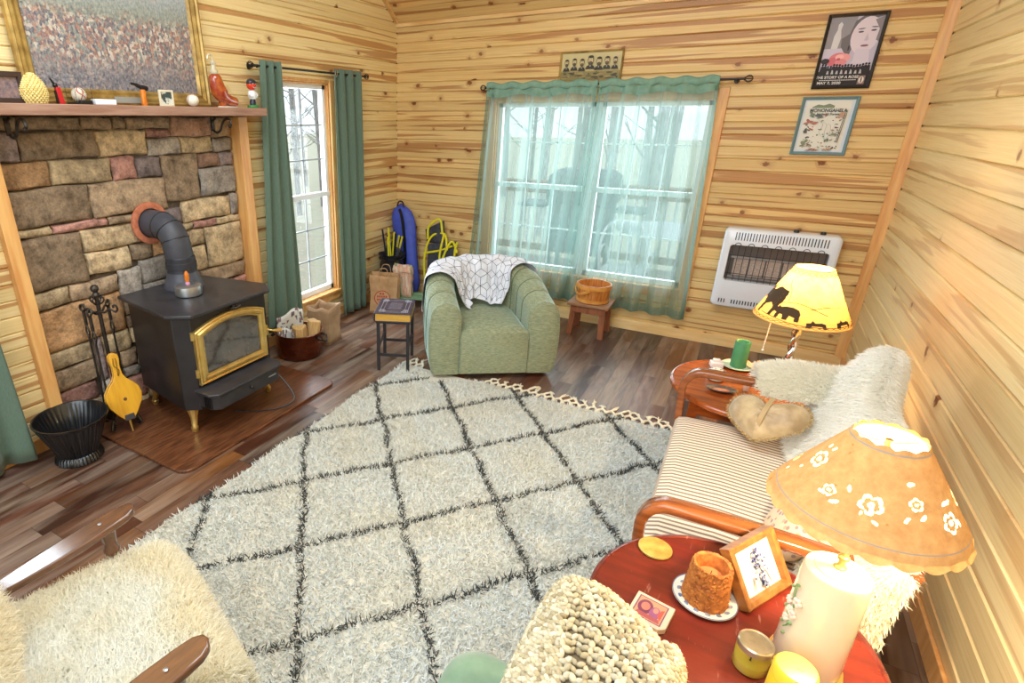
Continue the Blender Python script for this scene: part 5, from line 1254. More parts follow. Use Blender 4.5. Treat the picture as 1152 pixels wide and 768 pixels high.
MOOSE = [(-.055, .03), (-.05, .05), (-.02, .07), (-.015, .05), (.01, .07), (.05, .062), (.055, .03), (.05, -.03), (.038, -.03), (.036, .0), (.02, .01), (.0, -.002), (-.006, -.035), (-.018, -.035), (-.016, .0), (-.03, .018), (-.042, .012)]
TREE_ = [(-.02, -.02), (.02, -.02), (.012, .0), (.018, .0), (.008, .03), (.012, .03), (0, .06), (-.012, .03), (-.008, .03), (-.018, .0), (-.012, .0)]
SMALL = [(-.03, -.012), (-.028, .004), (-.016, .006), (-.012, .014), (-.004, .006), (.014, .008), (.026, .004), (.03, -.012), (.02, -.012), (.016, -.004), (-.012, -.004), (-.018, -.012)]
for (pl_, u, v) in ((MOOSE, .56, .27), (BEAR, .68, .20), (SMALL, .79, .10), (SMALL, .90, .12), (TREE_, .02, .25), (BEAR, .15, .17), (TREE_, .33, .25), (SMALL, .42, .12)):
    on_shade(pl_, u, v, INK, '').build('silhouette', INK, sh)
def line_on(pts, r=.0012):
    L = []
    for u, v in pts: p = np.array(P1(u, v)); p[:2] *= 1.006; L.append(p)
    return smoothpath(L, 4)
mb = MB()
for pts in ([(.62, .78), (.635, .68), (.655, .60), (.665, .40)], [(.60, .36), (.66, .40), (.72, .42), (.79, .33), (.83, .26)], [(.76, .34), (.82, .40), (.90, .40)], [(.97, .45), (1.0, .60), (1.03, .58)], [(.57, .12), (.62, .11), (.70, .07), (.80, .06), (.90, .07), (.98, .10)]): mb.tube(line_on(pts), .0014, 5)
mb.build('ridge_lines', INK, sh)
LACE = M('leather_lace', C(120, 74, 30), rough=.7)
for v0, am, k in ((.94, .03, 24), (.045, .02, 40)):
    mb = MB()
    for ph in (0, PI): mb.tube([tuple(np.array(P1(u, v0 + am * math.sin(2 * PI * k / 2 * u + ph))) * (1.004, 1.004, 1)) for u in np.linspace(0, 1, k * 6 + 1)], .0012, 4)
    mb.build('lacing', LACE, sh)
for v in (0, 1): MB().tube([P1(u, v) for u in np.linspace(0, 1, 61)[:-1]], .0026, 6, closed=True).build('shade_rim', M('shade_rim_tan', C(206, 160, 96), rough=.6), sh)
def harp(parent, z0_, z1_, w_, m):
    mb = MB(); mb.tube(smoothpath([(0, -.02, z0_), (0, -w_, z0_ + (z1_ - z0_) * .3), (0, -w_ * .7, z0_ + (z1_ - z0_) * .8), (0, 0, z1_), (0, w_ * .7, z0_ + (z1_ - z0_) * .8), (0, w_, z0_ + (z1_ - z0_) * .3), (0, .02, z0_)], 5), .0022, 6)
    mb.cyl((0, 0, z1_), (0, 0, z1_ + .02), .005, .007, 10); mb.build('harp', m, parent)
def spider(parent, z_, r_, m):
    mb = MB()
    for k in range(3): a = 2 * PI * k / 3 + .6; mb.tube([(0, 0, z_), (r_ * math.cos(a), r_ * math.sin(a), z_)], .002, 6)
    mb.build('spider', m, parent)
harp(t, .335, .50, .05, BRASS); spider(t, .51, .086, BRASS)
BULBM = NT('lit_bulb'); BULBM.b.inputs['Emission Color'].default_value = (1, .78, .48, 1); BULBM.b.inputs['Emission Strength'].default_value = 8; BULBM = BULBM.m
def bulb(parent, z_, col, power, off=(0, 0)):
    MB().lathe([(.012, z_ - .05), (.014, z_ - .03), (.028, z_ + .005), (.030, z_ + .02), (.022, z_ + .042), (.004, z_ + .05)], (0, 0, 0), 16).build('bulb', BULBM, parent)
    l = bpy.data.lights.new('bulb_light', 'POINT'); l.energy = power; l.color = col; l.shadow_soft_size = .03
    o = bpy.data.objects.new('bulb_light', l); COL.objects.link(o); o.parent = parent; o.location = (off[0], off[1], z_ + .085)
bulb(t, .365, (1, .72, .40), 16)
mb = MB()
for s_ in np.linspace(0, 1, 34): mb.sph((-.115 - .006 * s_, -.01, .34 - .25 * s_), .0032, 6, 5)
mb.sph((-.121, -.01, .084), .006, 8, 6); mb.build('pull_chain', M('white_bead', C(240, 236, 226), rough=.3), t)
# green candle on a plate
CAN = M('green_wax', C(74, 142, 92), C(60, 122, 84), 14, rough=.45)
t = thing('plate', 'pale floral plate under the tall green candle', 'plate', (3.155, -1.70, ZF)); 
MB().lathe([(.002, 0), (.045, .0), (.075, .010), (.076, .012), (.045, .004), (.002, .004)], n=40, cap=False).build('dish', M('pale_green_china', C(222, 230, 212), C(190, 214, 184), 22, rough=.2), t)
t = thing('pillar_candle', 'tall dark green pillar candle on the far side table', 'candle', (3.155, -1.70, ZF + .0045))
MB().lathe([(.036, 0), (.037, .004), (.036, .135), (.033, .140), (.027, .137), (.022, .118), (.002, .114)], n=36).build('wax', CAN, t, smooth=40)
MB().cyl((0, 0, .114), (.002, 0, .126), .0012, None, 6).build('wick', BLKPL, t)
t = thing('porcelain_box', 'small white lidded porcelain box beside the green candle', 'box', (3.06, -1.755, ZF), .3)
MB().bb((-.030, -.022, 0), (.030, .022, .030)).build('body', M('white_china', C(236, 234, 228), rough=.2), t, bevel=.005); MB().bb((-.020, -.012, .030), (.014, .012, .044)).build('lid', M('white_china', C(236, 234, 228), rough=.2), t, bevel=.004)
t = thing('painted_bowl', 'small white and black patterned pot on the far side table', 'bowl', (3.07, -1.93, ZF))
MB().lathe([(.022, 0), (.036, .006), (.045, .025), (.042, .045), (.032, .052), (.020, .05)], n=28).build('body', M('white_china2', C(232, 222, 208), rough=.3), t)
MB().lathe([(.034, .0525), (.030, .055), (.012, .058), (.003, .058)], n=20).build('lid', M('black_white_pattern', C(40, 44, 44), C(214, 222, 214), 60, rough=.3, lo=.48, hi=.52), t)
t = thing('oval_dish', 'oval pewter dish with a pink centre on the far side table', 'dish', (3.10, -2.06, ZF), .12)
mb = MB(); mb.loft([[(p[0], p[1], z) for p in ell(0, 0, rx, ry, 36)] for rx, ry, z in ((.036, .016, 0), (.062, .034, .010), (.066, .038, .016), (.060, .034, .015), (.040, .020, .006))]); mb.build('dish', M('pewter', C(120, 118, 116), C(96, 92, 92), 60, rough=.35, metal=.6), t)
mb = MB(); mb.loft([[(p[0], p[1], z) for p in ell(0, 0, rx, ry, 30)] for rx, ry, z in ((.036, .017, .0062), (.034, .015, .010))]); mb.build('inset', M('pink_inset', C(206, 142, 110), C(180, 110, 84), 70, rough=.4), t)
o = MB().bb((-.012, -.020, 0), (.012, .020, .052)).build('match_box', M('cream_card', C(222, 186, 160), C(196, 150, 120), 30, rough=.6), loc=(3.20, -1.98, ZF), bevel=.002); tag(o, 'upright cream coloured small card box beside the oval dish', 'box')
t = thing('flower_ornament', 'pale petalled flower ornament behind the far settee arm', 'ornament', (3.245, -1.70, ZF))
mb = MB()
for k in range(12):
    a = 2 * PI * k / 12; r_ = .030 + .012 * (k % 2); mb.sph((r_ * math.cos(a), r_ * math.sin(a), .012 + .010 * (k % 2)), (.026, .011, .005), 10, 6, M=Matrix.Rotation(a, 3, 'Z') @ Matrix.Rotation(-.5, 3, 'Y'))
mb.build('petals', M('shell_petals', C(226, 196, 160), C(200, 156, 120), 30, rough=.5), t); MB().sph((0, 0, .015), .013, 10, 8).build('centre', M('dark_centre', C(70, 60, 40), rough=.7), t)

# ---- settee
def stripes():
    s = NT('striped_ticking'); x, y, z = s.sep(s.coord())
    f = s.math('FRACT', s.math('DIVIDE', y, .0225)); n = s.noise(s.coord(), 300, 2)
    m = s.math('LESS_THAN', s.math('ABSOLUTE', s.math('SUBTRACT', f, .5)), .23)
    m2 = s.math('LESS_THAN', s.math('ABSOLUTE', s.math('SUBTRACT', f, .5)), .06)
    c = s.mix(m, C(232, 214, 190), C(138, 110, 92)); c = s.mix(s.math('MULTIPLY', m2, .4), c, C(92, 70, 62)); c = s.mix(.12, c, s.ramp(n, [(.3, C(150, 130, 110)), (.7, C(250, 240, 225))]))
    s.base(c); s.rough(.85); s.bump(m, -.25, .004); return s.m
STR = stripes()
t = thing('settee', 'wooden armed settee with a brown and cream striped seat', 'settee', (3.30, -2.785, .0095))
YA, YB = -2.252, -3.318      # the two arms
mb = MB(); Yc = (YA + YB) / 2; hw = (YA - YB) / 2 - .032
def cushion(u, v):
    y = Yc + hw * (2 * v - 1); e = 1 - abs(2 * v - 1) ** 10
    prof = [(3.46, .36), (3.10, .36), (2.985, .362), (2.955, .375), (2.945, .405), (2.957, .438), (2.99, .452), (3.15, .462), (3.46, .452)]
    i = min(int(u * 8), 7); f = u * 8 - i; a, b = prof[i], prof[i + 1]
    return (a[0] + (b[0] - a[0]) * f, y, .405 + ((a[1] + (b[1] - a[1]) * f) - .405) * (.62 + .38 * e))
mb.grid(cushion, 32, 40); mb.build('seat_cushion', STR, t, smooth=70, world=True)
mb = MB()
def backc(u, v):
    y = Yc + hw * (2 * v - 1); a = 2 * PI * u; e = .75 + .25 * (1 - abs(2 * v - 1) ** 8)
    c = math.copysign(abs(math.cos(a)) ** .5, math.cos(a)) * .055 * e; s_ = math.copysign(abs(math.sin(a)) ** .5, math.sin(a)) * .13
    th = math.radians(22)
    return (3.50 + c * math.cos(th) + s_ * math.sin(th) * .9, y, .59 - c * math.sin(th) + s_ * math.cos(th))
mb.grid(backc, 40, 30); mb.build('back_cushion', STR, t, smooth=70, world=True)
mb = MB(); mb.bb((2.975, YB + .03, .285), (3.50, YA - .03, .358)); mb.build('seat_frame', WOODA, t, world=True, bevel=.006)
def rp(w_, h_, r=.006): return [(w_ - r, -h_), (w_, -h_ + r), (w_, h_ - r), (w_ - r, h_), (-w_ + r, h_), (-w_, h_ - r), (-w_, -h_ + r), (-w_ + r, -h_)]
for y in (YA, YB):
    pth = smoothpath([(2.985, y, .012), (2.970, y, .18), (2.955, y, .40), (2.946, y, .56), (2.951, y, .595), (2.966, y, .625), (2.990, y, .644), (3.02, y, .651), (3.10, y, .653), (3.22, y, .655), (3.34, y, .655), (3.44, y, .650)], 7)
    P_ = np.array(pth); T_ = np.gradient(P_, axis=0); T_ /= np.linalg.norm(T_, axis=1)[:, None]; n_ = np.stack([-T_[:, 2], 0 * T_[:, 0], T_[:, 0]], 1); V_ = []
    pr_ = rp(.0270, .0145, .004)
    for q_ in range(len(P_)):
        for a_, b_ in pr_: V_.append(P_[q_] + np.array((0, a_, 0)) + b_ * n_[q_])
    k_ = len(pr_); F_ = [(i * k_ + j, i * k_ + (j + 1) % k_, (i + 1) * k_ + (j + 1) % k_, (i + 1) * k_ + j) for i in range(len(P_) - 1) for j in range(k_)] + [tuple(range(k_))[::-1], tuple((len(P_) - 1) * k_ + j for j in range(k_))]
    MB().add(V_, F_).build('arm', WOODA, t, world=True, smooth=50)
    mb = MB(); mb.sweep(smoothpath([(3.56, y, .012), (3.50, y, .25), (3.47, y, .42), (3.52, y, .56), (3.555, y, .68)], 6), rp(.02, .018), up=(1, 0, 0)); mb.build('back_post', WOODA, t, world=True, smooth=50)
mb = MB(); mb.bb((3.555, YB + .02, .64), (3.58, YA - .02, .69)); mb.build('top_rail', WOODA, t, world=True, bevel=.005)

# ---- sheepskins
WOOL = attr_mat('sheep_wool', .95, 0, trans=.5, sheen=.5)
def sheepskin(label, fn, nu, nv, n, L, W, lean, seed, col, loc, flow=None, inside=lambda u, v: True, curl=.6, name='sheepskin', parts=True, flip=False):
    g = np.random.default_rng(seed); V = np.array([fn(i / nu, j / nv) for j in range(nv + 1) for i in range(nu + 1)]) - np.array(loc)
    uvm = [(i / nu, j / nv) for j in range(nv + 1) for i in range(nu + 1)]
    F = []; 
    for j in range(nv):
        for i in range(nu):
            a = j * (nu + 1) + i; q = (a, a + 1, a + nu + 2, a + nu + 1)
            if inside((i + .5) / nu, (j + .5) / nv): F.append(q[::-1] if flip else q)
    P, N = sample_surface(V, F, n, g)
    d = np.stack([col(p + np.array(loc), g) for p in P]); cl = np.concatenate([d, np.ones((n, 1))], 1)
    mb = MB(); mb.add(V, F, col=tuple(list(np.mean(d, 0)) + [1]))
    LL = L * g.uniform(.7, 1.25, n); mb.strands(P, N, LL, W, lean, cl, curl, flow, seed)
    o = mb.build(name, WOOL, loc=loc); return tag(o, label, 'sheepskin')
def wool_col(base, alt, k=.5, sc=9.0):
    b = np.array([lin(q) for q in base]); a = np.array([lin(q) for q in alt])
    def f(p, g):
        n = .5 + .25 * math.sin(sc * p[0] + 1.3 * math.sin(sc * p[1])) + .25 * math.sin(sc * 1.3 * p[1] + 2 * math.sin(sc * .7 * p[2]))
        return (b + (a - b) * n * k) * g.uniform(.95, 1.0)
    return f
def drape_back(y0, y1, off, front_end, rear_end, bulge=.0):
    """a skin over the settee's back: u along the settee, v from the seat up the front, over the top, a little way behind"""
    pts = smoothpath([(3.40, front_end), (3.415, .50), (3.455, .60), (3.495, .70), (3.535, .79), (3.575, .845), (3.625, .85), (3.655, .81), (3.665, rear_end)], 6)
    def fn(u, v):
        k = v * (len(pts) - 1); i = min(int(k), len(pts) - 2); f = k - i; q = pts[i] * (1 - f) + pts[i + 1] * f
        y = y0 + (y1 - y0) * u; ed = math.sin(PI * u) ** .5
        w_ = max(0, (q[1] - .5) / .35); return (q[0] - off * ed * (1 - v * .6) - .012 * math.sin(7 * u + 5 * v) - .055 * u * w_, y + .02 * math.sin(6 * v + 2), q[1] + .012 * math.sin(9 * u) * v + (.035 - .125 * u) * w_)
    return fn
blob = lambda p, q: (lambda u, v: abs(2 * u - 1) ** p + abs(2 * v - 1) ** q < 1.0 + .06 * math.sin(11 * u + 7 * v))
sheepskin('big white sheepskin over the settee back beyond the heart cushion', drape_back(-2.20, -2.88, .03, .475, .72), 20, 26, 26000, .033, .0040, .35, 11, wool_col((255, 254, 250), (250, 245, 232), .5), (3.5, -2.55, .475), flow=np.array((-.4, -.35, -.9)), inside=blob(7, 9))
def end_skin(u, v):   # over the near end of the back, hanging down past the arm
    pts = smoothpath([(3.36, .49), (3.39, .56), (3.43, .62), (3.47, .67), (3.51, .70), (3.545, .69)], 6)
    k = u * (len(pts) - 1); i = min(int(k), len(pts) - 2); f = k - i; q = pts[i] * (1 - f) + pts[i + 1] * f
    w_ = smoothpath([(-2.92, 0), (-3.2, 0), (-3.335, -.02), (-3.375, -.10), (-3.385, -.24), (-3.385, -.33)], 5)
    k = v * (len(w_) - 1); j = min(int(k), len(w_) - 2); f = k - j; r_ = w_[j] * (1 - f) + w_[j + 1] * f
    return (q[0] + .02 * math.sin(7 * v), r_[0], max(q[1] + r_[1] * (.45 + .75 * u) + .01 * math.sin(9 * u), .50))
sheepskin('cream sheepskin over the near end of the settee, behind the pierced lamp', end_skin, 18, 22, 14000, .034, .0040, .35, 12, wool_col((252, 246, 230), (244, 226, 186), .6), (3.5, -3.2, .50), flow=np.array((-.2, -.3, -1.3)), inside=blob(6, 8), flip=True)
def arm_skin(u, v):   # a small skin rolled over the far arm's end
    a = -.35 + 1.55 * PI * v * .72
    x = 3.215 + .33 * u; r_ = .066 + .03 * u + .012 * math.sin(5 * u)
    return (x + .01 * math.sin(6 * v), -2.235 - r_ * 1.35 * math.cos(a + .6), .64 + r_ * math.sin(a + .25) * 1.0 + .035 * u)
sheepskin('fluffy cream sheepskin rolled over the far settee arm end', arm_skin, 12, 16, 9000, .030, .0038, .4, 13, wool_col((255, 253, 244), (250, 243, 222), .5), (3.35, -2.235, .62), flow=np.array((-.9, -.4, -.3)), inside=blob(6, 6))

# ---- heart cushion
SILK = M('tan_silk', C(188, 164, 124), C(144, 118, 82), 13, (1, 1, 1), .45, bump=.8, bs=20, sheen=.4)
FRAY = attr_mat('frayed_trim', .9)
t = thing('heart_cushion', 'tan silk heart shaped cushion with frayed edge on the striped seat', 'cushion', (3.262, -2.43, .585))
hn = Vector((-.42, -.52, .74)).normalized(); hu = (Vector((.10, .45, .6)) - hn * Vector((.10, .45, .6)).dot(hn)).normalized(); hr = hu.cross(hn) * -1
hr = hn.cross(hu) * -1
def heart(a):
    x = math.sin(a) ** 3; y = (13 * math.cos(a) - 5 * math.cos(2 * a) - 2 * math.cos(3 * a) - math.cos(4 * a)) / 16.0
    k_ = 1 + .10 * math.exp(-((a - PI) / .5) ** 2) * -1.0; x = math.copysign(abs(math.sin(a)) ** 2.2, math.sin(a)); return x * .146 * (1 + .18 * abs(math.cos(a / 2)) * 0) * (1 + .12 * max(0, -math.cos(a))), (y * .112) * k_
NA = 72; ring0 = [heart(2 * PI * i / NA) for i in range(NA)]
R3 = Matrix((hr, hu, hn)).transposed()
for sgn, nm in ((1, 'front'), (-1, 'back')):
    V = []; F = []
    for k in range(13):
        q = 1 - k / 12; h_ = .052 * (1 - q ** 2.6) ** .6
        for i, (x, y) in enumerate(ring0):
            w_ = .0035 * math.sin(11 * x * 30 + 5 * q) * math.sin(k * .6) + (.006 * math.exp(-((x - .03) / .012) ** 2)) * (1 - q)
            V.append(R3 @ Vector((x * q, y * q + .006 * (1 - q), sgn * (h_ - w_ * (1 - q)))))
    V = np.array(V)
    for k in range(12):
        for i in range(NA):
            i2 = (i + 1) % NA; F.append((k * NA + i, k * NA + i2, (k + 1) * NA + i2, (k + 1) * NA + i))
    MB().add(V, F).build('cover_' + nm if False else 'cover', SILK, t, smooth=80)
g = np.random.default_rng(9); P = []; N = []
for i in range(900):
    a = g.uniform(0, 2 * PI); x, y = heart(a); x2, y2 = heart(a + .01); tx, ty = x2 - x, y2 - y; L_ = math.hypot(tx, ty) + 1e-9
    P.append(R3 @ Vector((x * .99, y * .99, 0))); N.append(R3 @ Vector((-ty / L_ * -1 * -1, tx / L_ * 1, 0)))
P, N = np.array(P), np.array(N); ctr = np.sum(N * P, 1); N[ctr < 0] *= -1
cl = np.tile([lin(186), lin(158), lin(110), 1], (900, 1)); cl[:, :3] *= g.uniform(.7, 1.15, (900, 1))
mb = MB(); mb.strands(P, N, .016, .003, .6, cl, .5, None, 3); mb.build('frayed_edge', FRAY, t)
MB().sweep([tuple(R3 @ Vector(q)) for q in smoothpath([(.0, -.088, .016), (.012, -.04, .052), (.016, .02, .058), (.012, .075, .036)], 6)], [(-.010, -.001), (.010, -.001), (.010, .001), (-.010, .001)], up=tuple(hn)).build('ribbon', M('tan_ribbon', C(172, 144, 102), rough=.4), t)
# ---- floral cushion
FLO = NT('floral_chintz'); v_ = FLO.node('ShaderNodeTexVoronoi'); v_.inputs['Scale'].default_value = 55; FLO.link(FLO.coord(), v_.inputs['Vector'])
cc_ = FLO.sep(v_.outputs[1])[0]; FLO.base(FLO.mix(FLO.ramp(v_.outputs[0], [(.36, (1, 1, 1)), (.42, (0, 0, 0))]), C(232, 200, 168), FLO.ramp(cc_, [(.2, C(206, 130, 120)), (.4, C(150, 150, 104)), (.6, C(170, 140, 140)), (.8, C(220, 170, 136))], 'CONSTANT'))); FLO.rough(.8); FLO = FLO.m
t = thing('floral_cushion', 'pink floral cushion half hidden behind the near settee arm', 'cushion', (3.355, -3.045, .545))
mb = MB(); Mx = Matrix.Rotation(-1.12, 3, 'Y') @ Matrix.Rotation(.25, 3, 'Z')
mb.sph((0, 0, 0), (.105, .135, .045), 28, 16, M=Mx, fn=lambda x, y, z: (math.copysign(abs(x) ** .55, x), math.copysign(abs(y) ** .55, y), z)); mb.build('cover', FLO, t, smooth=80)
# ================================================================ near side table
NTB = (3.188, -3.632, .58)
SCR = NT('worn_mahogany_top'); co_ = SCR.coord(); n1 = SCR.noise(SCR.mapping(co_, (1, 7, 7)), 5, 4); n2 = SCR.noise(SCR.mapping(co_, (30, 4, 4), rot=(0, 0, .6)), 3, 3, .6); n3 = SCR.noise(co_, 6, 3)
c_ = SCR.ramp(n1, [(.3, C(120, 40, 26)), (.7, C(86, 27, 20))]); sc2 = SCR.ramp(n2, [(.66, (0, 0, 0)), (.72, (1, 1, 1))])
SCR.base(SCR.mix(SCR.math('MULTIPLY', sc2, .3), c_, C(196, 150, 130))); SCR.rough(SCR.math('ADD', .16, SCR.math('MULTIPLY', n3, .3))); SCR.b.inputs['Coat Weight'].default_value = .3; SCR = SCR.m
oval_table('side_table', 'round dark red mahogany side table nearest the viewer, under the pierced lamp', *NTB, SCR, rx=.314, ry=.33, apron=.22)
ZN = NTB[2] + .0005 - .003
o = MB().lathe([(.040, 0), (.044, .003), (.044, .007), (.040, .009), (.034, .0085), (.002, .0085)], n=40).build('coaster', M('olive_yellow_coaster', C(186, 158, 78), C(150, 122, 48), 34, rough=.5), loc=(3.003, -3.437, ZN))
tag(o, 'round mustard yellow coaster on the near side table edge', 'coaster')
# small picture-lidded card box
t = thing('card_box', 'small flat card box with an old portrait on its lid', 'box', (3.028, -3.683, ZN), -.17)
MB().prism([(-.044, -.045), (.030, -.045), (.044, -.031), (.044, .045), (-.044, .045)], 0, .016, 'z').build('box', M('pale_card', C(226, 196, 170), rough=.5), t, bevel=.0015)
p = MB(); zz = [.0163]
def flat(pts, col): zz[0] += .00012; p.add([(a, b, zz[0]) for a, b in pts], [tuple(range(len(pts)))], col=col)
def fe(cx, cy, rx, ry, col): flat([(cx + rx * math.cos(a), cy + ry * math.sin(a)) for a in np.linspace(0, 2 * PI, 19)[:-1]], col)
flat([(-.036, -.035), (.032, -.035), (.032, .036), (-.036, .036)], C(120, 84, 104)); flat([(-.033, -.032), (.029, -.032), (.029, .033), (-.033, .033)], C(206, 150, 116))
fe(-.014, .004, .017, .024, C(120, 66, 88)); fe(-.014, .006, .010, .014, C(196, 120, 104)); fe(.010, -.004, .012, .022, C(150, 92, 130)); fe(.010, .006, .006, .009, C(206, 140, 120)); flat([(-.03, -.03), (.027, -.03), (.024, -.018), (-.026, -.016)], C(170, 90, 90)); flat([(.016, -.006), (.026, -.02), (.027, .02), (.02, .014)], C(196, 90, 78))
p.build('lid_picture', PRINT, t, smooth=0)
# candle in bark holder on a plate
CX, CY = 3.135, -3.56
t = thing('plate', 'blue patterned white plate under the bark candle holder', 'plate', (CX, CY, ZN))
MB().lathe([(.002, 0), (.040, 0), (.070, .009), (.0735, .011), (.073, .013), (.042, .004), (.002, .004)], n=48, cap=False).build('dish', M('white_china3', C(232, 226, 210), rough=.15, coat=.4), t, smooth=50)
mb = MB()
for k in range(14):
    a = 2 * PI * k / 14; r_ = .060; mb.sph((r_ * math.cos(a), r_ * math.sin(a), .0092), (.009 + .002 * (k % 2), .006, .0008), 8, 5, M=Matrix.Rotation(a + .6, 3, 'Z'))
mb.tube([(.0725 * math.cos(a), .0725 * math.sin(a), .0130) for a in np.linspace(0, 2 * PI, 49)[:-1]], .0011, 5, closed=True); mb.build('painted_rim', M('cobalt_glaze', C(88, 110, 150), C(150, 150, 150), 60, rough=.2), t)
t = thing('bark_candle_holder', 'rough orange bark candle holder standing on the patterned plate', 'candle holder', (CX, CY, ZN + .0045))
g = random.Random(6); NB_ = 110; rings = []
for k in range(41):
    q = k / 40; z = .108 * min(1, q / .8); r_ = (.052 - .009 * q / .8) if q <= .8 else [.043, .0425, .036, .032, .031, .030][min(5, int((q - .8) / .2 * 6))]
    if q > .8: z = .108 + [.003, .004, .001, -.014, -.03, -.034][min(5, int((q - .8) / .2 * 6))]
    rough_ = .0032 if q <= .84 else .001
    rings.append([((r_ + g.uniform(-rough_, rough_)) * math.cos(2 * PI * i / NB_), (r_ + g.uniform(-rough_, rough_)) * math.sin(2 * PI * i / NB_), z + g.uniform(-.0012, .0012) * (q > 0)) for i in range(NB_)])
MB().loft(rings).build('holder', M('orange_bark', C(190, 118, 48), C(154, 84, 30), 60, rough=.75, bump=.5, bs=90), t, smooth=50)
MB().lathe([(.029, .0765), (.028, .0775), (.010, .0775), (.002, .079)], n=24).build('candle', M('amber_wax', C(206, 120, 70), rough=.3), t)
MB().cyl((0, 0, .078), (.001, 0, .090), .0011, None, 6).build('wick', BLKPL, t)
# leaning picture
t = thing('picture_frame', 'small wooden framed picture of blue lavender leaning on the near table', 'picture frame', (3.2695, -3.4775, ZN + .0085), math.atan2(.161, .093))
t.rotation_euler = (math.radians(-33), 0, math.atan2(.161, .093))
OAK = M('oak_frame', C(150, 98, 46), C(118, 72, 30), 6, (8, 1, 8), .35)
w, h = .092, .150
lay = [(0, .014), (0, -.012), (.004, -.014), (.016, -.012), (.018, -.002), (.018, .014)]
v = np.array([[(-w + i, y, i), (w - i, y, i), (w - i, y, h - i), (-w + i, y, h - i)] for i, y in lay]).reshape(-1, 3); n = len(lay)
f = [(r * 4 + j, ((r + 1) % n) * 4 + j, ((r + 1) % n) * 4 + (j + 1) % 4, r * 4 + (j + 1) % 4) for r in range(n) for j in range(4)]
MB().add(v, f).build('frame', OAK, t, smooth=0)
p = Flat(.002); p.rect(-w + .018, .018, w - .018, h - .018, C(222, 208, 182)); p.rect(-w + .024, .024, w - .024, h - .024, C(214, 206, 190)); g = random.Random(9)
for i in range(120):
    z = g.uniform(.03, .118); x = (g.gauss(0, .012) if z > .055 else g.gauss(0, .004)) + .004; p.ell(x, z, g.uniform(.002, .006), g.uniform(.0015, .004), C(*g.choice(((84, 88, 132), (60, 66, 110), (120, 124, 150), (70, 80, 90)))), g.uniform(0, 3), 7)
for x in (-.03, -.024, .03): p.ell(x, .05, .003, .018, C(120, 132, 150), x * 8, 8)
p.mb.build('picture', PRINT, t, smooth=0); MB().bb((-w + .004, .008, .004), (w - .004, .013, h - .004)).build('backing', M('brown_card', C(120, 88, 58), rough=.8), t)
MB().add([(-.02, .014, .105), (.02, .014, .105), (.02, .074, .012), (-.02, .074, .012)], [(0, 1, 2, 3)]).build('easel_leg', OAK, t, solid=.003)
# jar candle
t = thing('jar_candle', 'small glass jar of yellow wax with a silvery lid', 'candle', (3.236, -3.712, ZN))
JG = NT('jar_glass'); JG.b.inputs['Transmission Weight'].default_value = 1; JG.rough(.04); JG.b.inputs['IOR'].default_value = 1.3; JG.base((.98, 1, .96, 1)); JG = JG.m
MB().lathe([(.028, 0), (.033, .004), (.034, .05), (.031, .058), (.030, .062)], n=36).build('jar', JG, t, smooth=60)
MB().lathe([(.002, .003), (.029, .003), (.0315, .006), (.0318, .026), (.002, .027)], n=30, cap=False).build('wax', M('lemon_wax', C(232, 206, 70), rough=.35), t)
MB().lathe([(.033, .060), (.0345, .061), (.0345, .074), (.032, .077), (.029, .0765), (.028, .0755), (.002, .0755)], n=40).build('lid', M('brushed_silver_lid', C(206, 200, 176), C(186, 178, 150), 50, rough=.28, metal=.8), t, smooth=35)
MB().cyl((0, 0, .027), (0, .001, .04), .001, None, 6).build('wick', BLKPL, t)
t = thing('yellow_shaker', 'bright yellow plastic shaker at the bottom edge of the near table', 'shaker', (3.292, -3.80, ZN))
YP = M('yellow_plastic', C(238, 200, 50), rough=.35)
MB().lathe([(.036, 0), (.038, .004), (.038, .10), (.036, .104)], n=36).build('body', YP, t, smooth=40)
MB().lathe([(.036, .1045), (.0375, .106), (.0375, .128), (.034, .134), (.030, .1345), (.002, .1345)], n=36).build('cap', M('yellow_cap', C(244, 210, 64), rough=.3), t, smooth=40)
MB().prism([(.006 + .008 * math.cos(a), .006 * math.sin(a)) for a in np.linspace(0, 2 * PI, 15)[:-1]], .1346, .1352, 'z').build('spout', M('dark_gold', C(150, 110, 20), rough=.5), t)
# ---- pierced paper lamp
t = thing('table_lamp', 'lit white crock lamp with a flower pierced scalloped shade', 'lamp', (3.338, -3.642, ZN))
CREAM = M('ivory_glaze', C(226, 214, 190), C(216, 202, 174), 6, rough=.18, coat=.5)
MB().lathe([(.070, 0), (.072, .003), (.070, .010), (.066, .012)], n=48).lathe([(.0685, .0125), (.0685, .018), (.064, .020)], n=48).build('brass_foot', BRASS, t, smooth=35)
MB().lathe([(.062, .0205), (.064, .026), (.061, .15), (.058, .262), (.056, .268), (.050, .271), (.042, .271), (.041, .274), (.034, .276), (.012, .2775)], n=64).build('crock', CREAM, t, smooth=40)
MB().tube([(.0385 * math.cos(a), .0385 * math.sin(a), .2735) for a in np.linspace(0, 2 * PI, 41)[:-1]], .0012, 6, closed=True).build('rim_line', M('sage_line', C(190, 196, 150), rough=.3), t)
MB().lathe([(.010, .277), (.012, .281), (.007, .285), (.006, .296), (.010, .299), (.010, .306), (.006, .309), (.008, .33)], n=20).build('fitting', BRASS, t, smooth=40)
mb = MB(); GRN2 = M('raised_leaf_green', C(110, 150, 96), C(150, 170, 120), 40, rough=.3)
def oncr(a, z, r_=.0615): return (r_ * math.cos(a), r_ * math.sin(a), z)
AC = -2.75
mb.tube(smoothpath([oncr(AC - .1, .215), oncr(AC - .05, .19), oncr(AC + .1, .165), oncr(AC - .1, .145), oncr(AC + .1, .12), oncr(AC - .08, .10)], 5), .0022, 6)
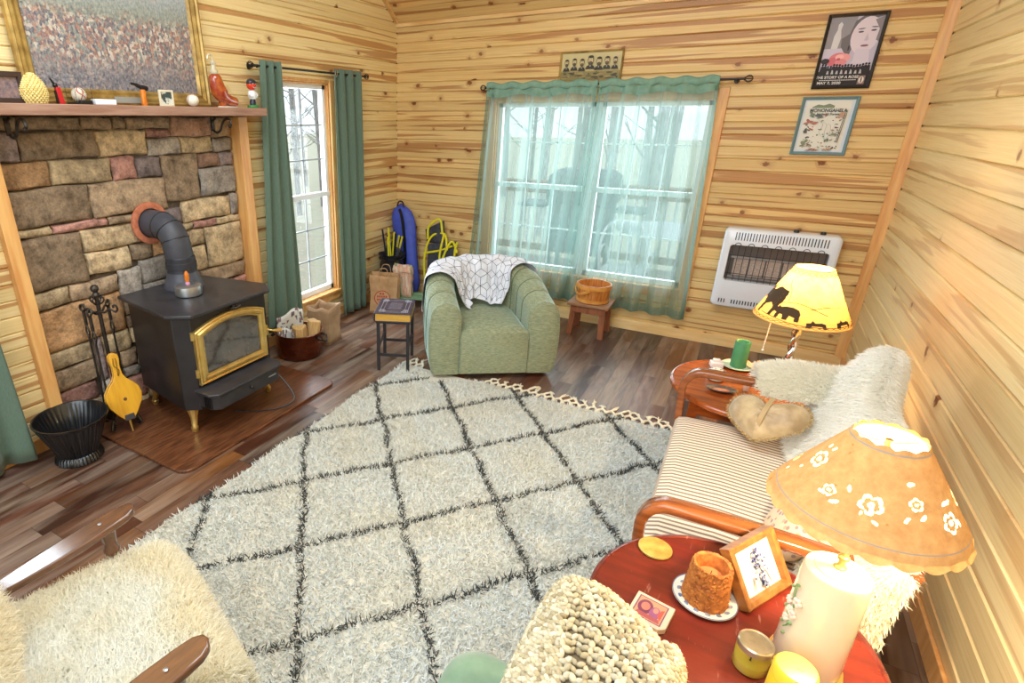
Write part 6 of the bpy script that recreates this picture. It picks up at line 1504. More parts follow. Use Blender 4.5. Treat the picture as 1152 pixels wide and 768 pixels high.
for a, z, s_ in ((-.22, .205, 1), (.02, .22, 1), (-.25, .15, 1.1), (.18, .125, 1), (-.2, .11, .9), (.05, .09, .8)):
    x, y, q = oncr(AC + a, z, .064); mb.sph((x, y, q), (.003, .008 * s_, .004 * s_), 8, 6, M=Matrix.Rotation(AC + a, 3, 'Z') @ Matrix.Rotation(.7, 3, 'X'))
mb.build('raised_sprig', GRN2, t)
mb = MB()
for a, z, r_ in ((.22, .185, .011), (.05, .155, .010), (-.18, .17, .009), (.2, .15, .009), (-.05, .128, .009)):
    x, y, q = oncr(AC + a, z, .064)
    for k in range(5): b = 2 * PI * k / 5; mb.sph((x - math.sin(AC + a) * r_ * .6 * math.cos(b), y + math.cos(AC + a) * r_ * .6 * math.cos(b), q + r_ * .6 * math.sin(b)), (r_ * .45,) * 3, 8, 6)
mb.build('raised_flowers', M('blush_glaze', C(240, 214, 196), rough=.3), t)
# shade with pierced flowers
zb, zt, rb, rt = .424, .585, .158, .054
SH2 = NT('pierced_parchment'); n_ = SH2.noise(SH2.coord(), 46, 5, .7); n2_ = SH2.noise(SH2.coord(), 12, 2)
cc_ = SH2.ramp(n_, [(.32, C(186, 138, 88)), (.7, C(208, 164, 110))]); cc_ = SH2.mix(SH2.ramp(SH2.noise(SH2.coord(), 30, 2), [(.70, (0, 0, 0)), (.74, (1, 1, 1))]), cc_, C(168, 112, 54))
d_ = SH2.node('ShaderNodeBsdfDiffuse'); SH2.link(cc_, d_.inputs[0]); q_ = SH2.node('ShaderNodeBsdfTranslucent'); SH2.link(cc_, q_.inputs[0]); m_ = SH2.node('ShaderNodeMixShader'); m_.inputs[0].default_value = .032
SH2.link(d_.outputs[0], m_.inputs[1]); SH2.link(q_.outputs[0], m_.inputs[2]); SH2.link(m_.outputs[0], SH2.out.inputs[0]); SH2 = SH2.m
SH3 = NT('thin_tissue'); q_ = SH3.node('ShaderNodeBsdfTranslucent'); q_.inputs[0].default_value = (1, .97, .9, 1); tq = SH3.node('ShaderNodeBsdfTransparent'); m_ = SH3.node('ShaderNodeMixShader'); m_.inputs[0].default_value = .3; SH3.link(q_.outputs[0], m_.inputs[1]); SH3.link(tq.outputs[0], m_.inputs[2]); SH3.link(m_.outputs[0], SH3.out.inputs[0]); SH3 = SH3.m
BLUEL = M('grey_blue_band', C(150, 138, 128), rough=.8)
NU, NV = 420, 84
LS = math.hypot(zt - zb, rb - rt)
flw = []; g = random.Random(14)
for k in range(11):
    u0 = k / 11 + g.uniform(-.01, .01); v0 = .46 + .10 * math.sin(k * 2.3) + g.uniform(-.05, .05); big = .020 if k % 2 == 0 else .0125
    flw.append((u0, v0, big, g.uniform(0, 6)))
    for q in range(3): flw.append((u0 + g.uniform(-.04, .04), v0 + g.uniform(-.2, .2), g.uniform(.004, .0075), g.uniform(0, 6)))
def pierced(u, v):
    R_ = rb + (rt - rb) * v
    for (u0, v0, r_, ph) in flw:
        du = (u - u0 + .5) % 1 - .5; dx = du * 2 * PI * R_; dy = (v - v0) * LS
        if abs(dx) > r_ * 1.25 or abs(dy) > r_ * 1.25: continue
        d = math.hypot(dx, dy); a = math.atan2(dy, dx) + ph
        if r_ > .009:
            pr = r_ * (.72 + .28 * abs(math.cos(2.5 * a)))
            if pr * .66 < d < pr * .92 and abs(math.cos(2.5 * a)) > .25: return True
            if abs(d - r_ * .18) < r_ * .07: return True
        else:
            c_, s_ = math.cos(ph), math.sin(ph); ax, ay = dx * c_ + dy * s_, -dx * s_ + dy * c_
            if (ax / r_) ** 2 + (ay / (r_ * .42)) ** 2 < 1: return True
    return False
V = []
for j in range(NV + 1):
    for i in range(NU):
        v = j / NV; u = i / NU; R_ = rb + (rt - rb) * v; sc_u = abs(math.sin(PI * 22 * u)); z = zb + (zt - zb) * v - .009 * sc_u * max(0, 1 - v / .10) + .005 * abs(math.sin(PI * 12 * u)) * max(0, (v - .95) / .05)
        V.append((R_ * math.cos(2 * PI * u), R_ * math.sin(2 * PI * u), z))
mb = MB(); mb.v.append(np.array(V)); mb.n = len(V)
for j in range(NV):
    for i in range(NU):
        i2 = (i + 1) % NU; mb.f.append((j * NU + i, j * NU + i2, (j + 1) * NU + i2, (j + 1) * NU + i)); mb.c.append(None)
        v = (j + .5) / NV; mb.mi.append(1 if pierced((i + .5) / NU, v) else (2 if j in (10, 80) else 0))
sh = mb.build('shade', [SH2, SH3, BLUEL], t, smooth=80)
harp(t, .33, .56, .045, BRASS); spider(t, .57, .060, BRASS); cone_shade(t, zb + .006, zt - .002, rb - .0085, rt - .004, shade_mat('white_glow_shell', C(250, 244, 226), C(250, 246, 234), 5, .5), 'added_glow_shell')  # last: white inner shell added to a single-layer shade so opening and cutouts glow
bulb(t, .385, (1, .80, .52), 42, (.05, .01))

# ================================================================ rug
RX0, RX1, RY0, RY1 = 1.09, 3.22, -4.85, -1.655
RUGM = attr_mat('shag_pile', .95, 0, sheen=.2)
def rug_dark(x, y):
    x = x + .006 * math.sin(23 * y) + .004 * math.sin(41 * y + 2); y = y + .006 * math.sin(19 * x + 1)
    u, v = (x - 2.0) / .292 + (y + 2.435) / .355, (x - 2.0) / .292 - (y + 2.435) / .355
    d = min(abs((u + 1) % 2 - 1), abs((v + 1) % 2 - 1)) * .2256
    return d < .0135
keep_out = [(1.75 + .822 * a - .569 * b, -1.543 + .569 * a + .822 * b) for a, b in ((-.45, -.03), (.45, -.03), (.45, .85), (-.45, .85))]
def inpoly(X, Y, poly):
    ins = np.zeros(len(X), bool); n = len(poly)
    for i in range(n):
        (xa, ya), (xb, yb) = poly[i], poly[(i + 1) % n]
        c = ((ya > Y) != (yb > Y)) & (X < (xb - xa) * (Y - ya) / (yb - ya + 1e-12) + xa); ins ^= c
    return ins
t = thing('shag_rug', 'cream shag rug with a charcoal diamond lattice and knotted fringe', 'rug', (0, 0, 0))
base = MB(); nx, ny = 44, 64
def edge(x, y):
    return x + .008 * math.sin(9 * y) * (1 if x < 1.5 else 0), y + .006 * math.sin(8 * x) * (1 if y > -2 else 0)
for (lo, hi) in ((0, 1),):
    base.grid(lambda u, v: (*edge(RX0 + (RX1 - RX0) * u, RY0 + (RY1 - RY0) * v), .0085), nx, ny, col=(.62, .58, .48, 1))
    base.grid(lambda u, v: (*edge(RX0 + (RX1 - RX0) * u, RY0 + (RY1 - RY0) * (1 - v)), .0008), 4, 6, col=(.6, .56, .46, 1))
g = np.random.default_rng(31); NS = 125000
X = g.uniform(RX0, RX1, NS); Y = g.uniform(RY0, RY1, NS)
k = ~inpoly(X, Y, keep_out)
k &= ~((X > 2.99) & (Y < -1.75)); k &= ~((X < 1.35) & (Y > -1.95) & inpoly(X, Y, [(1.15, -1.79), (1.24, -1.75), (1.21, -1.67), (1.12, -1.71)]))
for (lx, ly, r_) in ((2.97, -2.252, .035), (2.97, -3.318, .035)): k &= (X - lx) ** 2 + (Y - ly) ** 2 > r_ * r_
k &= ~((X > 2.62) & (Y < -3.80))
k &= ~((X < 2.26) & (Y < -4.0) & inpoly(X, Y, [(1.45, -4.12), (1.53, -4.10), (2.25, -4.30), (2.2, -4.9), (1.2, -4.9)]) & (X < 2.1))
X, Y = X[k], Y[k]; n = len(X)
dark = np.array([rug_dark(a, b) for a, b in zip(X, Y)])
cr = np.array([lin(228), lin(230), lin(226)]); tan = np.array([lin(224), lin(216), lin(194)]); dk = np.array([lin(62), lin(66), lin(64)])
mx = np.clip(.5 + .5 * np.sin(7 * X + 2 * np.sin(5 * Y)) * np.sin(6 * Y + 1.7 * np.sin(4 * X)) - .35, 0, 1)[:, None]
cols = np.where(dark[:, None], dk, cr + (tan - cr) * mx * .7) * g.uniform(.84, 1.08, (n, 1)); cols = np.concatenate([cols, np.ones((n, 1))], 1)
EX = np.array([edge(a, b) for a, b in zip(X, Y)])
base.strands(np.stack([EX[:, 0], EX[:, 1], np.full(n, .008)], 1), np.tile([0, 0, 1.0], (n, 1)), np.where(dark, .030, .026) * g.uniform(.7, 1.3, n), .0046, .75, cols, .7, np.array((.25, -.3, 0)), 8)
base.build('pile', RUGM, t)
FRM = M('cream_cotton_fringe', C(240, 234, 216), C(222, 212, 186), 40, rough=.9)
fr = MB(); gg = random.Random(12); x = RX0 + .02; i = 0
while x < RX1 - .02:
    y = RY1 + .004
    if not inpoly(np.array([x]), np.array([y + .06]), keep_out)[0]:
        L_ = gg.uniform(.10, .15); dx = gg.uniform(-.04, .04)
        for s_ in (-1, 1):
            fr.tube(smoothpath([(x + s_ * .026, y - .008, .011), (x + s_ * .02, y + .03, .012), (x, y + .058, .010), (x + dx * .4, y + .09, .008), (x + dx, y + L_, .006)], 4), [.0075] * 9 + [.0065, .0048, .0046, .0044, .0042, .004, .0035, .003], 6)
        fr.sph((x, y + .055, .010), (.009, .011, .0075), 8, 6)
        for s_ in range(3): fr.tube(smoothpath([(x, y + .058, .012), (x + dx * .5 + gg.uniform(-.012, .012), y + .095, .010), (x + dx + gg.uniform(-.028, .028), y + L_ + gg.uniform(-.02, .02), .005)], 4), [.0052] * 5 + [.0045, .004, .0035, .003], 5)
    elif fr.n: fr.build('fringe', FRM, t); fr = MB()
    x += .054
fr.build('fringe', FRM, t)

# ================================================================ green armchair with throw
CHEN = NT('green_chenille'); co_ = CHEN.coord(); a1 = CHEN.noise(CHEN.mapping(co_, (40, 40, 190)), 1, 3, .65); a2 = CHEN.noise(CHEN.mapping(co_, (220, 220, 60)), 1, 2)
CHEN.base(CHEN.mix(CHEN.ramp(a1, [(.36, (0, 0, 0)), (.66, (1, 1, 1))]), C(120, 128, 98), C(156, 160, 128))); CHEN.rough(.8); CHEN.b.inputs['Sheen Weight'].default_value = .6; CHEN.b.inputs['Sheen Roughness'].default_value = .35; CHEN.b.inputs['Sheen Tint'].default_value = (.7, 1, .95, 1)
CHEN.bump(CHEN.math('ADD', a1, CHEN.math('MULTIPLY', a2, .5)), .35, .004); CHEN = CHEN.m
SEAM = M('dark_green_seam', C(80, 92, 66), rough=.9)
def u_path(hw_, y0_, y1_, r, n=14):
    p = [(-hw_, y0_ + (y1_ - r - y0_) * i / n) for i in range(n)]
    p += [(-hw_ + r - r * math.cos(a), y1_ - r + r * math.sin(a)) for a in np.linspace(0, PI / 2, n)]
    p += [(-hw_ + r + (2 * hw_ - 2 * r) * i / n, y1_) for i in range(1, n)]
    p += [(hw_ - r + r * math.sin(a), y1_ - r + r * math.cos(a)) for a in np.linspace(0, PI / 2, n)]
    p += [(hw_, y1_ - r + (y0_ - y1_ + r) * i / n) for i in range(1, n + 1)]
    return p
def shell_height(y): return .545 + .135 * min(1, max(0, (y - .05) / .55)) ** 1.2
def barrel_chair(t_, hw_=.335, D=.70, seams=True, wd=.105):
    pth = np.array(u_path(hw_, 0.01, D, .30, 26)); d = np.gradient(pth, axis=0); d /= np.linalg.norm(d, axis=1)[:, None]
    s = np.concatenate([[0], np.cumsum(np.linalg.norm(np.diff(pth, axis=0), axis=1))]); tot = s[-1]; sm = [.215, .37, .52] ; sm = sm + [tot - q for q in sm] + [tot / 2 - .14, tot / 2 + .14]
    fine = np.linspace(0, tot, 260); px = np.interp(fine, s, pth[:, 0]); py = np.interp(fine, s, pth[:, 1]); tx = np.interp(fine, s, d[:, 0]); ty = np.interp(fine, s, d[:, 1])
    rings = []
    for q in range(260):
        x, y = px[q], py[q]; nx_, ny_ = -ty[q], tx[q]; L_ = math.hypot(nx_, ny_); nx_, ny_ = nx_ / L_, ny_ / L_   # outward
        e = min(fine[q], tot - fine[q]); endk = 1 - .9 * max(0, 1 - e / .03) ** 3 * .25
        pin = 1 - sum(.17 * math.exp(-((fine[q] - k_) / .014) ** 2) for k_ in sm)
        H = shell_height(y); r_ = wd * endk * (.96 + .04 * pin); pts = []
        prof = [(-1, .03)] + [(-1, .10), (-1, .2), (-1, H - wd)] + [(-math.cos(a), H - wd + wd * math.sin(a)) for a in np.linspace(.15, PI - .15, 13)] + [(1, H - wd), (1.10, .36), (1.12, .25), (1.06, .14), (.92, .05), (.85, .03)]
        for a, z in prof:
            k_ = pin if z > .2 else 1
            zz_ = z if z < H - wd else (H - wd) + (z - H + wd) * endk * (.8 + .2 * k_) - (1 - k_) * .05
            pts.append((x + nx_ * a * r_ * (.95 + .05 * k_ if a > 0 else (.9 + .1 * k_)), y + ny_ * a * r_, zz_))
        rings.append(pts)
    MB().loft(rings).build('shell', CHEN, t_, smooth=55, bevel=0)
    for k_ in sm:
        q = int(round(k_ / tot * 259)); c_ = np.mean(rings[q], 0)
        MB().tube([tuple(np.array(p_) + (np.array(p_) - c_) * .006) for p_ in rings[q][1:-2]], .0032, 6).build('seam', SEAM, t_)
    for q in (2, 257): c_ = np.mean(rings[q], 0); MB().tube([tuple(np.array(p_) + (np.array(p_) - c_) * .004) for p_ in rings[q][:-1]], .0030, 6).build('piping', CHEN, t_)
    sw = hw_ - wd + .004
    mb = MB(); R_ = []
    def sec(y, k):
        bl = .018 * k
        return [(-sw, y, .04), (sw, y, .04), (sw, y, .30), (sw * .97, y, .338), (sw * .8, y, .350 + bl * .6), (0, y, .352 + bl), (-sw * .8, y, .350 + bl * .6), (-sw * .97, y, .338), (-sw, y, .30)]
    for y, k, sh_ in ((-.004, 0, .985), (.006, .05, 1), (.03, .4, 1), (.12, 1, 1), (.30, 1.1, 1), (.5, .8, 1), (.60, .6, 1)):
        R_.append([(p[0] * sh_, p[1], p[2] if sh_ == 1 or p[2] < .3 else p[2] - .014) for p in sec(y, k)])
    mb.loft(R_); mb.build('seat', CHEN, t_, smooth=50)
    bk = MB(); R_ = []
    for k in range(9):
        z = .35 + .27 * k / 8; q = math.sin(PI * min(1, .12 + k / 8 * .9)) ** .5; R_.append([(x * (sw - .01) * (.9 + .1 * q), .612 - .014 * q * (1 - .35 * x * x), z) for x in np.linspace(-1, 1, 17)] + [(x * (sw - .01) * .9, .645, z) for x in np.linspace(1, -1, 17)])
    bk.loft(R_); bk.build('back_cushion', CHEN, t_, smooth=60)
    for x in (-.30, .30):
        for y in (.08, .62): MB().cyl((x, y, .0), (x, y, .035), .022, .026, 14).build('foot', M('dark_foot', C(40, 28, 22), rough=.4) if 'dark_foot' not in bpy.data.materials else bpy.data.materials['dark_foot'], t_)
AZ = math.atan2(.569, .822)
t = thing('armchair', 'rounded sage green armchair with channel tufted arms', 'armchair', (1.752, -1.545, .0092), AZ)
barrel_chair(t)
# throw
THR = M('white_throw', C(226, 228, 236), C(210, 212, 222), 20, rough=.85, bump=.25, bs=30); THRL = M('throw_black_line', C(52, 54, 66), rough=.85)
prof = smoothpath([(1.06, .40), (1.07, .50), (1.03, .60), (.80, .672), (.0, .702), (-.80, .672), (-1.06, .62), (-1.22, .55), (-1.42, .46), (-1.70, .405), (-2.05, .388)], 8)
pl_len = np.concatenate([[0], np.cumsum(np.linalg.norm(np.diff(prof * (.105, 1), axis=0), axis=1))])
tp_ = np.array(u_path(.335, .01, .70, .30, 26)); td_ = np.gradient(tp_, axis=0); td_ /= np.linalg.norm(td_, axis=1)[:, None]
ts_ = np.concatenate([[0], np.cumsum(np.linalg.norm(np.diff(tp_, axis=0), axis=1))])
def throw_pt(s, q, off=0.0):
    """s metres along the curved back from its left front, q metres from behind the top, over it and down to the seat"""
    a = np.interp(q, pl_len, prof[:, 0]); z = np.interp(q, pl_len, prof[:, 1]); qq = q / pl_len[-1]
    x, y, tx, ty = (np.interp(s, ts_, c_) for c_ in (tp_[:, 0], tp_[:, 1], td_[:, 0], td_[:, 1])); L_ = math.hypot(tx, ty); nx_, ny_ = -ty / L_, tx / L_
    wr = .011 * math.sin(17 * s + 9 * q) * math.sin(11 * q + 3 * s) + .008 * math.sin(31 * s - 14 * q) + .005 * math.sin(47 * s + 23 * q)
    z += (shell_height(y) - .68) * (1 if qq < .8 else .4)
    up = max(0, 1 - abs(a)); d = .013 + off + max(-.006, wr) * (.3 + .9 * qq); sg = 1 if a > 0 else -1
    w_ = a * .105 + sg * d * (1 - up ** 2)
    if qq > .62: x *= 1 - .10 * (qq - .62)
    return (x + nx_ * w_, y + ny_ * w_, z + d * (.35 + .65 * up) + .004 * math.sin(23 * s))
t2 = thing('throw_blanket', 'white throw with black cube line pattern over the green armchair back', 'blanket', (1.752, -1.545, .0092), AZ)
S0, S1, Q1 = .40, 1.285, pl_len[-1]
mb = MB(); mb.grid(lambda u, v: throw_pt(S0 + (S1 - S0) * u + .02 * math.sin(9 * v), Q1 * v * (.96 + .04 * math.sin(9 * u + 1))), 90, 64)
a_ = .064; hx = a_ * math.sqrt(3) / 2
def hexedges():
    for j in range(-2, 16):
        for i in range(0, 18):
            cx_ = i * 2 * hx + (hx if j % 2 else 0); cy_ = j * 1.5 * a_
            cor = [(cx_ + a_ * math.sin(PI / 3 * k), cy_ + a_ * math.cos(PI / 3 * k)) for k in range(6)]
            for k in (0, 1, 2): yield cor[k], cor[(k + 1) % 6]
            for k in (0, 2, 4): yield (cx_, cy_), cor[k]
for (ax, ay), (bx_, by_) in hexedges():
    L_ = math.hypot(bx_ - ax, by_ - ay); nx_, ny_ = -(by_ - ay) / L_ * .0016, (bx_ - ax) / L_ * .0016; pts = []
    for k in range(7):
        f_ = k / 6; s_, q_ = ax + (bx_ - ax) * f_, ay + (by_ - ay) * f_
        if not (S0 + .01 < s_ < S1 - .01 and .01 < q_ < Q1 * .95): pts.append(None); continue
        pts.append((throw_pt(s_ + nx_, q_ + ny_, .0022), throw_pt(s_ - nx_, q_ - ny_, .0022)))
    for p0, p1 in zip(pts[:-1], pts[1:]):
        if p0 and p1: mb.add([p0[0], p1[0], p1[1], p0[1]], [(0, 1, 2, 3)], mi=1)
mb.build('cloth', [THR, THRL], t2, smooth=70)
# ---- book-top side table
t = thing('book_side_table', 'small black side table topped by a big old book, beside the armchair', 'side table', (1.03, -1.668, .0095), math.radians(24.5))
BLW = M('black_table_wood', C(42, 40, 44), rough=.4); COVER = M('purple_black_cover', C(70, 62, 78), C(56, 50, 64), 20, rough=.45); PAGE = M('gilt_pages', C(214, 168, 74), C(190, 142, 56), 8, (1, 1, 60), .5)
for sx in (-1, 1):
    for sy in (-1, 1): MB().bb((sx * .105 - .011, sy * .145 - .011, 0), (sx * .105 + .011, sy * .145 + .011, .362)).build('leg', BLW, t)
for sy in (-1, 1): MB().bb((-.094, sy * .145 - .007, .11), (.094, sy * .145 + .007, .128)).build('stretcher', BLW, t)
for sx in (-1, 1): MB().bb((sx * .105 - .007, -.134, .17), (sx * .105 + .007, .134, .188)).build('stretcher', BLW, t)
MB().bb((-.120, -.162, .362), (.120, .162, .376)).build('frame', BLW, t)
MB().bb((-.126, -.170, .3765), (.128, .170, .383)).bb((-.126, -.170, .434), (.128, .170, .441)).prism([(p_[0], p_[1]) for p_ in [(-.126 + .012 * -math.sin(a), .409 + .032 * math.cos(a)) for a in np.linspace(0, PI, 9)]], -.17, .17, 'y').build('cover', COVER, t, bevel=.002)
MB().bb((-.122, -.164, .3832), (.122, .164, .4338)).build('pages', PAGE, t)
mb = MB(); g = random.Random(3)
for (a, b, c, d) in ((-.10, -.14, .10, -.137), (-.10, .137, .10, .14), (-.10, -.14, -.097, .14), (.097, -.14, .10, .14), (-.075, -.115, .075, -.113), (-.075, .113, .075, .115), (-.075, -.115, -.073, .115), (.073, -.115, .075, .115)): mb.bb((a, b, .4411), (c, d, .4416))
for sx in (-1, 1):
    for sy in (-1, 1):
        for k in range(14): x_, y_ = sx * g.uniform(.06, .098), sy * g.uniform(.09, .138); mb.tube([(x_ + .009 * math.cos(q), y_ + .009 * math.sin(q), .4414) for q in np.linspace(0, 4.4, 8)], .0012, 4)
for k in range(9): mb.bb((-.05 + .004 * (k % 3), -.07 + k * .017, .4411), (.05 - .006 * (k % 2), -.068 + k * .017, .4414))
mb.build('cover_ornament', M('silver_tooling', C(176, 174, 186), rough=.4), t)

# ================================================================ crocheted chair, bottom centre
GRC = M('sage_velvet', C(120, 148, 118), C(104, 132, 102), 14, rough=.7, sheen=.5)
t = thing('easy_chair', 'sage green easy chair under the crocheted throw at the bottom edge', 'armchair', (2.86, -4.3, .0095))
mb = MB(); mb.loft([[(x, y, z) for x, y in rrect(2.60 + i_, 2.88, -4.82 + i_, -3.835 - i_, .09)] for i_, z in ((.02, .10), (0, .13), (0, .36), (.012, .40), (.04, .415))]); mb.build('seat', GRC, t, world=True, smooth=50)
def cback(k, off=0):
    s_, z = k; base_ = [(2.865, -4.70), (2.858, -4.20), (2.868, -3.985), (2.905, -3.945), (2.96, -3.955), (3.04, -4.01), (3.08, -4.08), (3.09, -4.70)]
    cx_, cy_ = 2.965, -4.32
    pts = np.array([(a, b) for a, b in base_]); c = np.array((cx_, cy_)); pts = c + (pts - c) * s_
    cl_ = np.vstack([pts, pts[:1]]); P_ = smoothpath(cl_, 6)[:-1]
    return [(p_[0], p_[1], z) for p_ in P_]
lv = [(1.04, .10), (1.08, .14), (1.08, .45), (1.10, .68), (1.05, .755), (.94, .79), (.66, .806), (.25, .81)]
MB().loft([cback(k) for k in lv]).build('back', GRC, t, world=True, smooth=60)
for x in (2.68, 3.02):
    for y in (-4.7, -4.0): MB().cyl((x, y, .0), (x, y, .12), .02, .026, 12).build('leg', WOODA, t, world=True)
YARN = attr_mat('oatmeal_yarn', .95, .5, 240)
lv2 = [(1.22, .36), (1.22, .46), (1.22, .58), (1.23, .68), (1.21, .755), (1.13, .80), (1.0, .83), (.82, .845), (.6, .852), (.36, .855), (.16, .855)]
R_ = np.array([cback(k) for k in lv2]); nr_, nc_ = R_.shape[0], R_.shape[1]
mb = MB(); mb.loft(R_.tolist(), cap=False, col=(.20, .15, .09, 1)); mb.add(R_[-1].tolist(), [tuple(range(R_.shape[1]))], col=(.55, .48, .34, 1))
# walk the surface and set chunky stitches in staggered rows
fine = []
for i in range(nr_ - 1):
    for f_ in np.linspace(0, 1, 12, endpoint=False): fine.append(R_[i] * (1 - f_) + R_[i + 1] * f_)
fine = np.array(fine); cumr = np.concatenate([[0], np.cumsum(np.linalg.norm(np.diff(fine[:, 20], axis=0), axis=1))])
g = random.Random(17); rows = np.arange(0, cumr[-1], .0175)
for ri, rr_ in enumerate(rows):
    i = int(np.searchsorted(cumr, rr_)); i = min(i, len(fine) - 2); ring = fine[i]; ring2 = fine[i + 1]
    cl_ = np.vstack([ring, ring[:1]]); L_ = np.concatenate([[0], np.cumsum(np.linalg.norm(np.diff(cl_, axis=0), axis=1))]); step = .0205
    for si, q in enumerate(np.arange((ri % 2) * step / 2, L_[-1], step)):
        p_ = np.array([np.interp(q, L_, cl_[:, k]) for k in range(3)])
        if p_[1] < -4.55: continue
        tq = np.array([np.interp((q + .004) % L_[-1], L_, cl_[:, k]) for k in range(3)]) - p_; tq /= np.linalg.norm(tq) + 1e-9
        cl2 = np.vstack([ring2, ring2[:1]]); j_ = np.argmin(np.linalg.norm(ring2 - p_, axis=1)); up_ = ring2[j_] - ring[j_]; up_ = up_ - tq * (up_ @ tq); up_ /= np.linalg.norm(up_) + 1e-9
        nn = np.cross(tq, up_); 
        if nn @ (p_ - np.array((2.97, -4.32, .55))) < 0: nn = -nn
        for sg in (-1, 1):
            ax_ = tq * math.cos(.95 * sg) + up_ * math.sin(.95 * sg); bx_ = np.cross(nn, ax_); Mx = np.stack([ax_, bx_, nn], 1)
            v_ = np.array([(math.cos(t_) * math.cos(a), math.cos(t_) * math.sin(a), math.sin(t_)) for t_ in (-1.2, -.4, .4, 1.2) for a in np.linspace(0, 2 * PI, 8)[:-1]])
            f0 = [(k * 7 + m_, k * 7 + (m_ + 1) % 7, (k + 1) * 7 + (m_ + 1) % 7, (k + 1) * 7 + m_) for k in range(3) for m_ in range(7)] + [tuple(range(7))[::-1], tuple(range(21, 28))]
            sz = np.array((.0096, .0056, .0072)) * g.uniform(.85, 1.15)
            tn = g.uniform(.72, 1.1); cb = g.choice(((214, 200, 166), (200, 184, 150), (184, 166, 130), (224, 212, 184)))
            mb.add((v_ * sz) @ Mx.T + p_ + nn * (.004 + g.uniform(-.001, .002)) + tq * sg * .0048, f0, col=(lin(cb[0]) * tn, lin(cb[1]) * tn, lin(cb[2]) * tn, 1))
P, N = sample_surface(np.concatenate(fine[::6]), [(a * nc_ + b, a * nc_ + (b + 1) % nc_, (a + 1) * nc_ + (b + 1) % nc_, (a + 1) * nc_ + b) for a in range(len(fine[::6]) - 1) for b in range(nc_)], 5000, np.random.default_rng(2))
N = np.where((np.sum(N * (P - np.array((2.97, -4.32, .55))), 1) < 0)[:, None], -N, N); cl = np.tile([lin(232), lin(214), lin(176), 1], (5000, 1))
mb.strands(P + N * .008, N, .011, .0007, 1.0, cl, 1.0, None, 6)
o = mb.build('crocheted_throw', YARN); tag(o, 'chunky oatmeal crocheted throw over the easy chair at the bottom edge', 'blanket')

# ================================================================ lounge chair with sheepskins, bottom left
OAKA = NT('worn_oak_arm'); xx = OAKA.noise(OAKA.mapping(OAKA.coord(), (8, 1, 8)), 5, 4); OAKA.base(OAKA.ramp(xx, [(.3, C(116, 72, 42)), (.7, C(82, 50, 32))])); OAKA.rough(.22); OAKA.b.inputs['Coat Weight'].default_value = .9; OAKA.b.inputs['Coat Roughness'].default_value = .14; OAKA = OAKA.m
LR = math.radians(-19)
t = thing('lounge_chair', 'wooden lounge chair with worn flat arms at the lower left', 'armchair', (1.89, -4.21, .0095), LR)
for sx in (-1, 1):
    x = sx * .302; half = [(.0, .0), (.020, -.006), (.033, -.028), (.038, -.07), (.041, -.14), (.040, -.22), (.034, -.32), (.024, -.42), (.012, -.50)]
    out2 = half + [(-a, b) for a, b in half[::-1][:-1]]
    v = []; 
    for zo in (-.012, .012):
        for a, b in out2: v.append((x + a, b + .01, .578 + b * .26 + zo))
    n = len(out2); f = [tuple(range(n)), tuple(range(n, 2 * n))[::-1]] + [(i, n + i, n + (i + 1) % n, (i + 1) % n) for i in range(n)]
    a_o = MB().add(v, f).build('arm', OAKA, t, bevel=.006, bseg=3)
    MB().lathe([(.004, 0), (.006, .001), (.003, .0025)], (x, -.09, .578 - .09 * .26 + .0115), 10).build('screw', STEEL, a_o)
    mb = MB(); mb.lathe([(.018, .30), (.022, .32), (.016, .34), (.020, .37), (.026, .40), (.020, .43), (.016, .445), (.024, .455), (.024, .47), (.018, .48), (.020, .50), (.022, .538)], (x, -.075, 0), 18); mb.lathe([(.022, 0), (.026, .15), (.028, .24), (.024, .27), (.018, .295)], (x, -.075, 0), 18); mb.build('front_post', OAKA, t, smooth=40)
    MB().tube([(x, -.62, 0), (x, -.62, .405)], .022, 10).build('rear_post', OAKA, t)
MB().bb((-.28, -.66, .27), (.28, -.02, .33)).build('seat_frame', OAKA, t, bevel=.006)
CUSH = M('cream_cushion', C(214, 196, 158), rough=.9)
mb = MB(); mb.loft([[(x, y, z) for x, y in rrect(-.272 + i_, .272 - i_, -.45 + i_, .045 - i_, .06)] for i_, z in ((.01, .331), (0, .35), (0, .385), (.02, .405))]); mb.build('seat_cushion', CUSH, t, smooth=50)
mb = MB(); mb.loft([[(x, -.405 - (z - .38) * .45 + y, z) for x, y in ((-.26, -.06), (.26, -.06), (.26, .05), (-.26, .05))] for z in (.41, .60, .85, 1.02)]); mb.build('back_cushion', CUSH, t, bevel=.03)
Lm = Matrix.Translation((1.89, -4.21, .0095)) @ Matrix.Rotation(LR, 4, 'Z')
def seat_skin(u, v):
    x = (u - .5) * .60; y = .078 - .44 * v; z = .428 + .012 * math.sin(6 * u + 3 * v) + .02 * math.exp(-((x) / .12) ** 2) * .5
    dr = max(0, (.10 - v) / .10); z -= .11 * dr ** 2; y += .03 * dr
    sd = max(0, abs(2 * u - 1) - .86) / .14; z -= .06 * sd ** 2
    w_ = Lm @ Vector((x, y, z)); return tuple(w_)
def wool_seat(p, g):
    l = Lm.inverted() @ Vector(p); e = min(1, max(0, (abs(l.x) - .14) / .12) + max(0, (l.y + .06) / .08) * .9)
    b = np.array((lin(255), lin(254), lin(248))); a = np.array((lin(253), lin(246), lin(226))); n = .25 * math.sin(25 * l.x) * math.sin(21 * l.y + 2)
    return (b + (a - b) * min(1, max(0, e * .75 + n + .1))) * g.uniform(.95, 1.0)
sheepskin('cream sheepskin covering the lounge chair seat', seat_skin, 22, 22, 30000, .032, .0034, .65, 21, wool_seat, (1.85, -4.4, .42), flow=np.array((.15, .25, .1)), inside=blob(9, 9), flip=True, curl=.9)
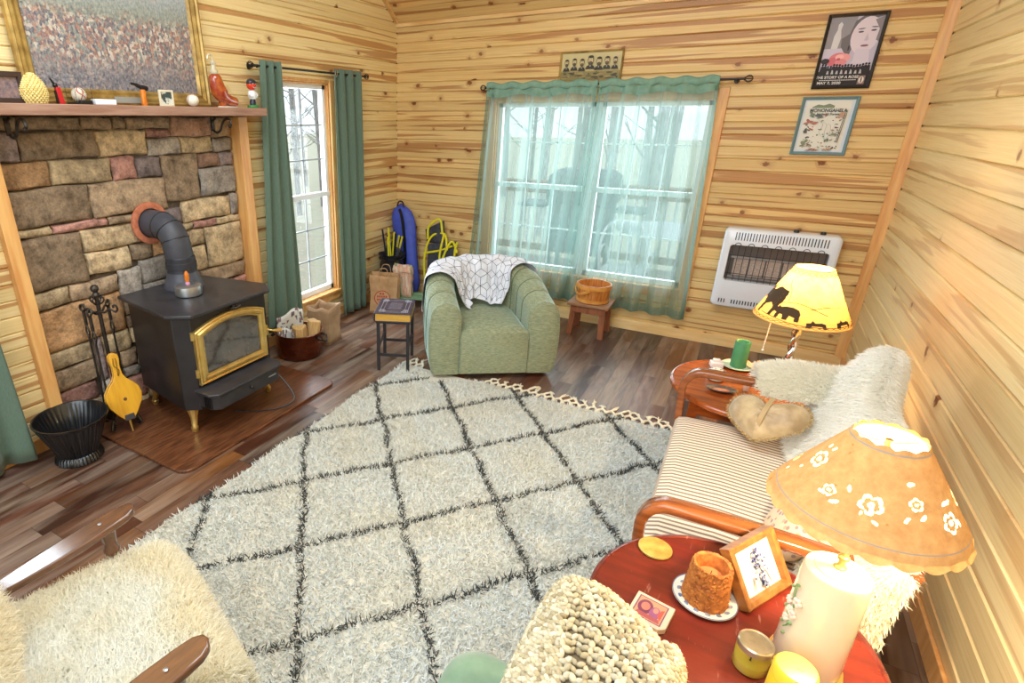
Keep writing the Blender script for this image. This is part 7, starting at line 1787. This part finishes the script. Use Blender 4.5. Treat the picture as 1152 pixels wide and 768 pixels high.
def back_skin(u, v):
    x = (u - .5) * .56; z = .455 + .62 * v; y = -.325 - (z - .38) * .45 + .012 * math.sin(7 * u + 4 * v)
    return tuple(Lm @ Vector((x, y, z)))
sheepskin('golden cream sheepskin on the lounge chair backrest', back_skin, 18, 20, 18000, .038, .0034, .6, 22, wool_col((254, 249, 234), (250, 238, 208), .7), (1.6, -4.7, .46), flow=np.array((0, 0, -.6)), inside=blob(8, 9), curl=.8, flip=True)
# ================================================================ light, camera
sc = bpy.context.scene
w = bpy.data.worlds.new('sky'); sc.world = w; w.use_nodes = True
nt = w.node_tree; bg = nt.nodes['Background']
bg.inputs[0].default_value = (.87, .95, 1, 1); bg.inputs[1].default_value = 1.5
def area(name, loc, rot, size, power, col=(1, 1, 1), sy=None):
    l = bpy.data.lights.new(name, 'AREA'); l.energy = power; l.color = col; l.size = size
    if sy: l.shape = 'RECTANGLE'; l.size_y = sy
    o = bpy.data.objects.new(name, l); COL.objects.link(o); o.location = loc; o.rotation_euler = rot
    return o
area('window_daylight_back', (1.86, .35, 1.2), (math.radians(-90), 0, 0), 1.6, 45, (.84, .95, 1), 1.4)
area('window_daylight_left', (-.35, -1.32, 1.1), (0, math.radians(-90), 0), 1.6, 45, (.80, .92, 1), .5)
area('window_daylight_left', (-.35, -4.30, 1.1), (0, math.radians(-90), 0), 1.6, 45, (.80, .92, 1), .5)
area('room_fill_light', (1.9, -3.9, 3.6), (0, 0, 0), 2.2, 128, (.80, .92, 1))  # added fill light high in the room, no fixture stands here
area('room_fill_light', (2.2, -6.6, 2.6), (math.radians(42), 0, math.radians(8)), 2.4, 102, (.80, .92, 1))  # second added fill light, out of view behind the camera
cam = bpy.data.cameras.new('camera'); co = bpy.data.objects.new('camera', cam); COL.objects.link(co)
cam.sensor_fit = 'HORIZONTAL'; cam.sensor_width = 36; cam.lens = 619.0 / 1152 * 36; cam.shift_x = (576 - 450.0) / 1152
cam.clip_start = .02; cam.clip_end = 200
yaw, pit = math.radians(-31.75), math.radians(-22.1)
fw = Vector((math.sin(yaw) * math.cos(pit), math.cos(yaw) * math.cos(pit), math.sin(pit)))
co.location = (3.0322, -4.8453, 1.7); co.rotation_euler = fw.to_track_quat('-Z', 'Y').to_euler()
sc.camera = co
v = sc.view_settings; v.view_transform = 'Standard'; v.look = 'None'; v.exposure = 0; v.gamma = 1; v.use_curve_mapping = False
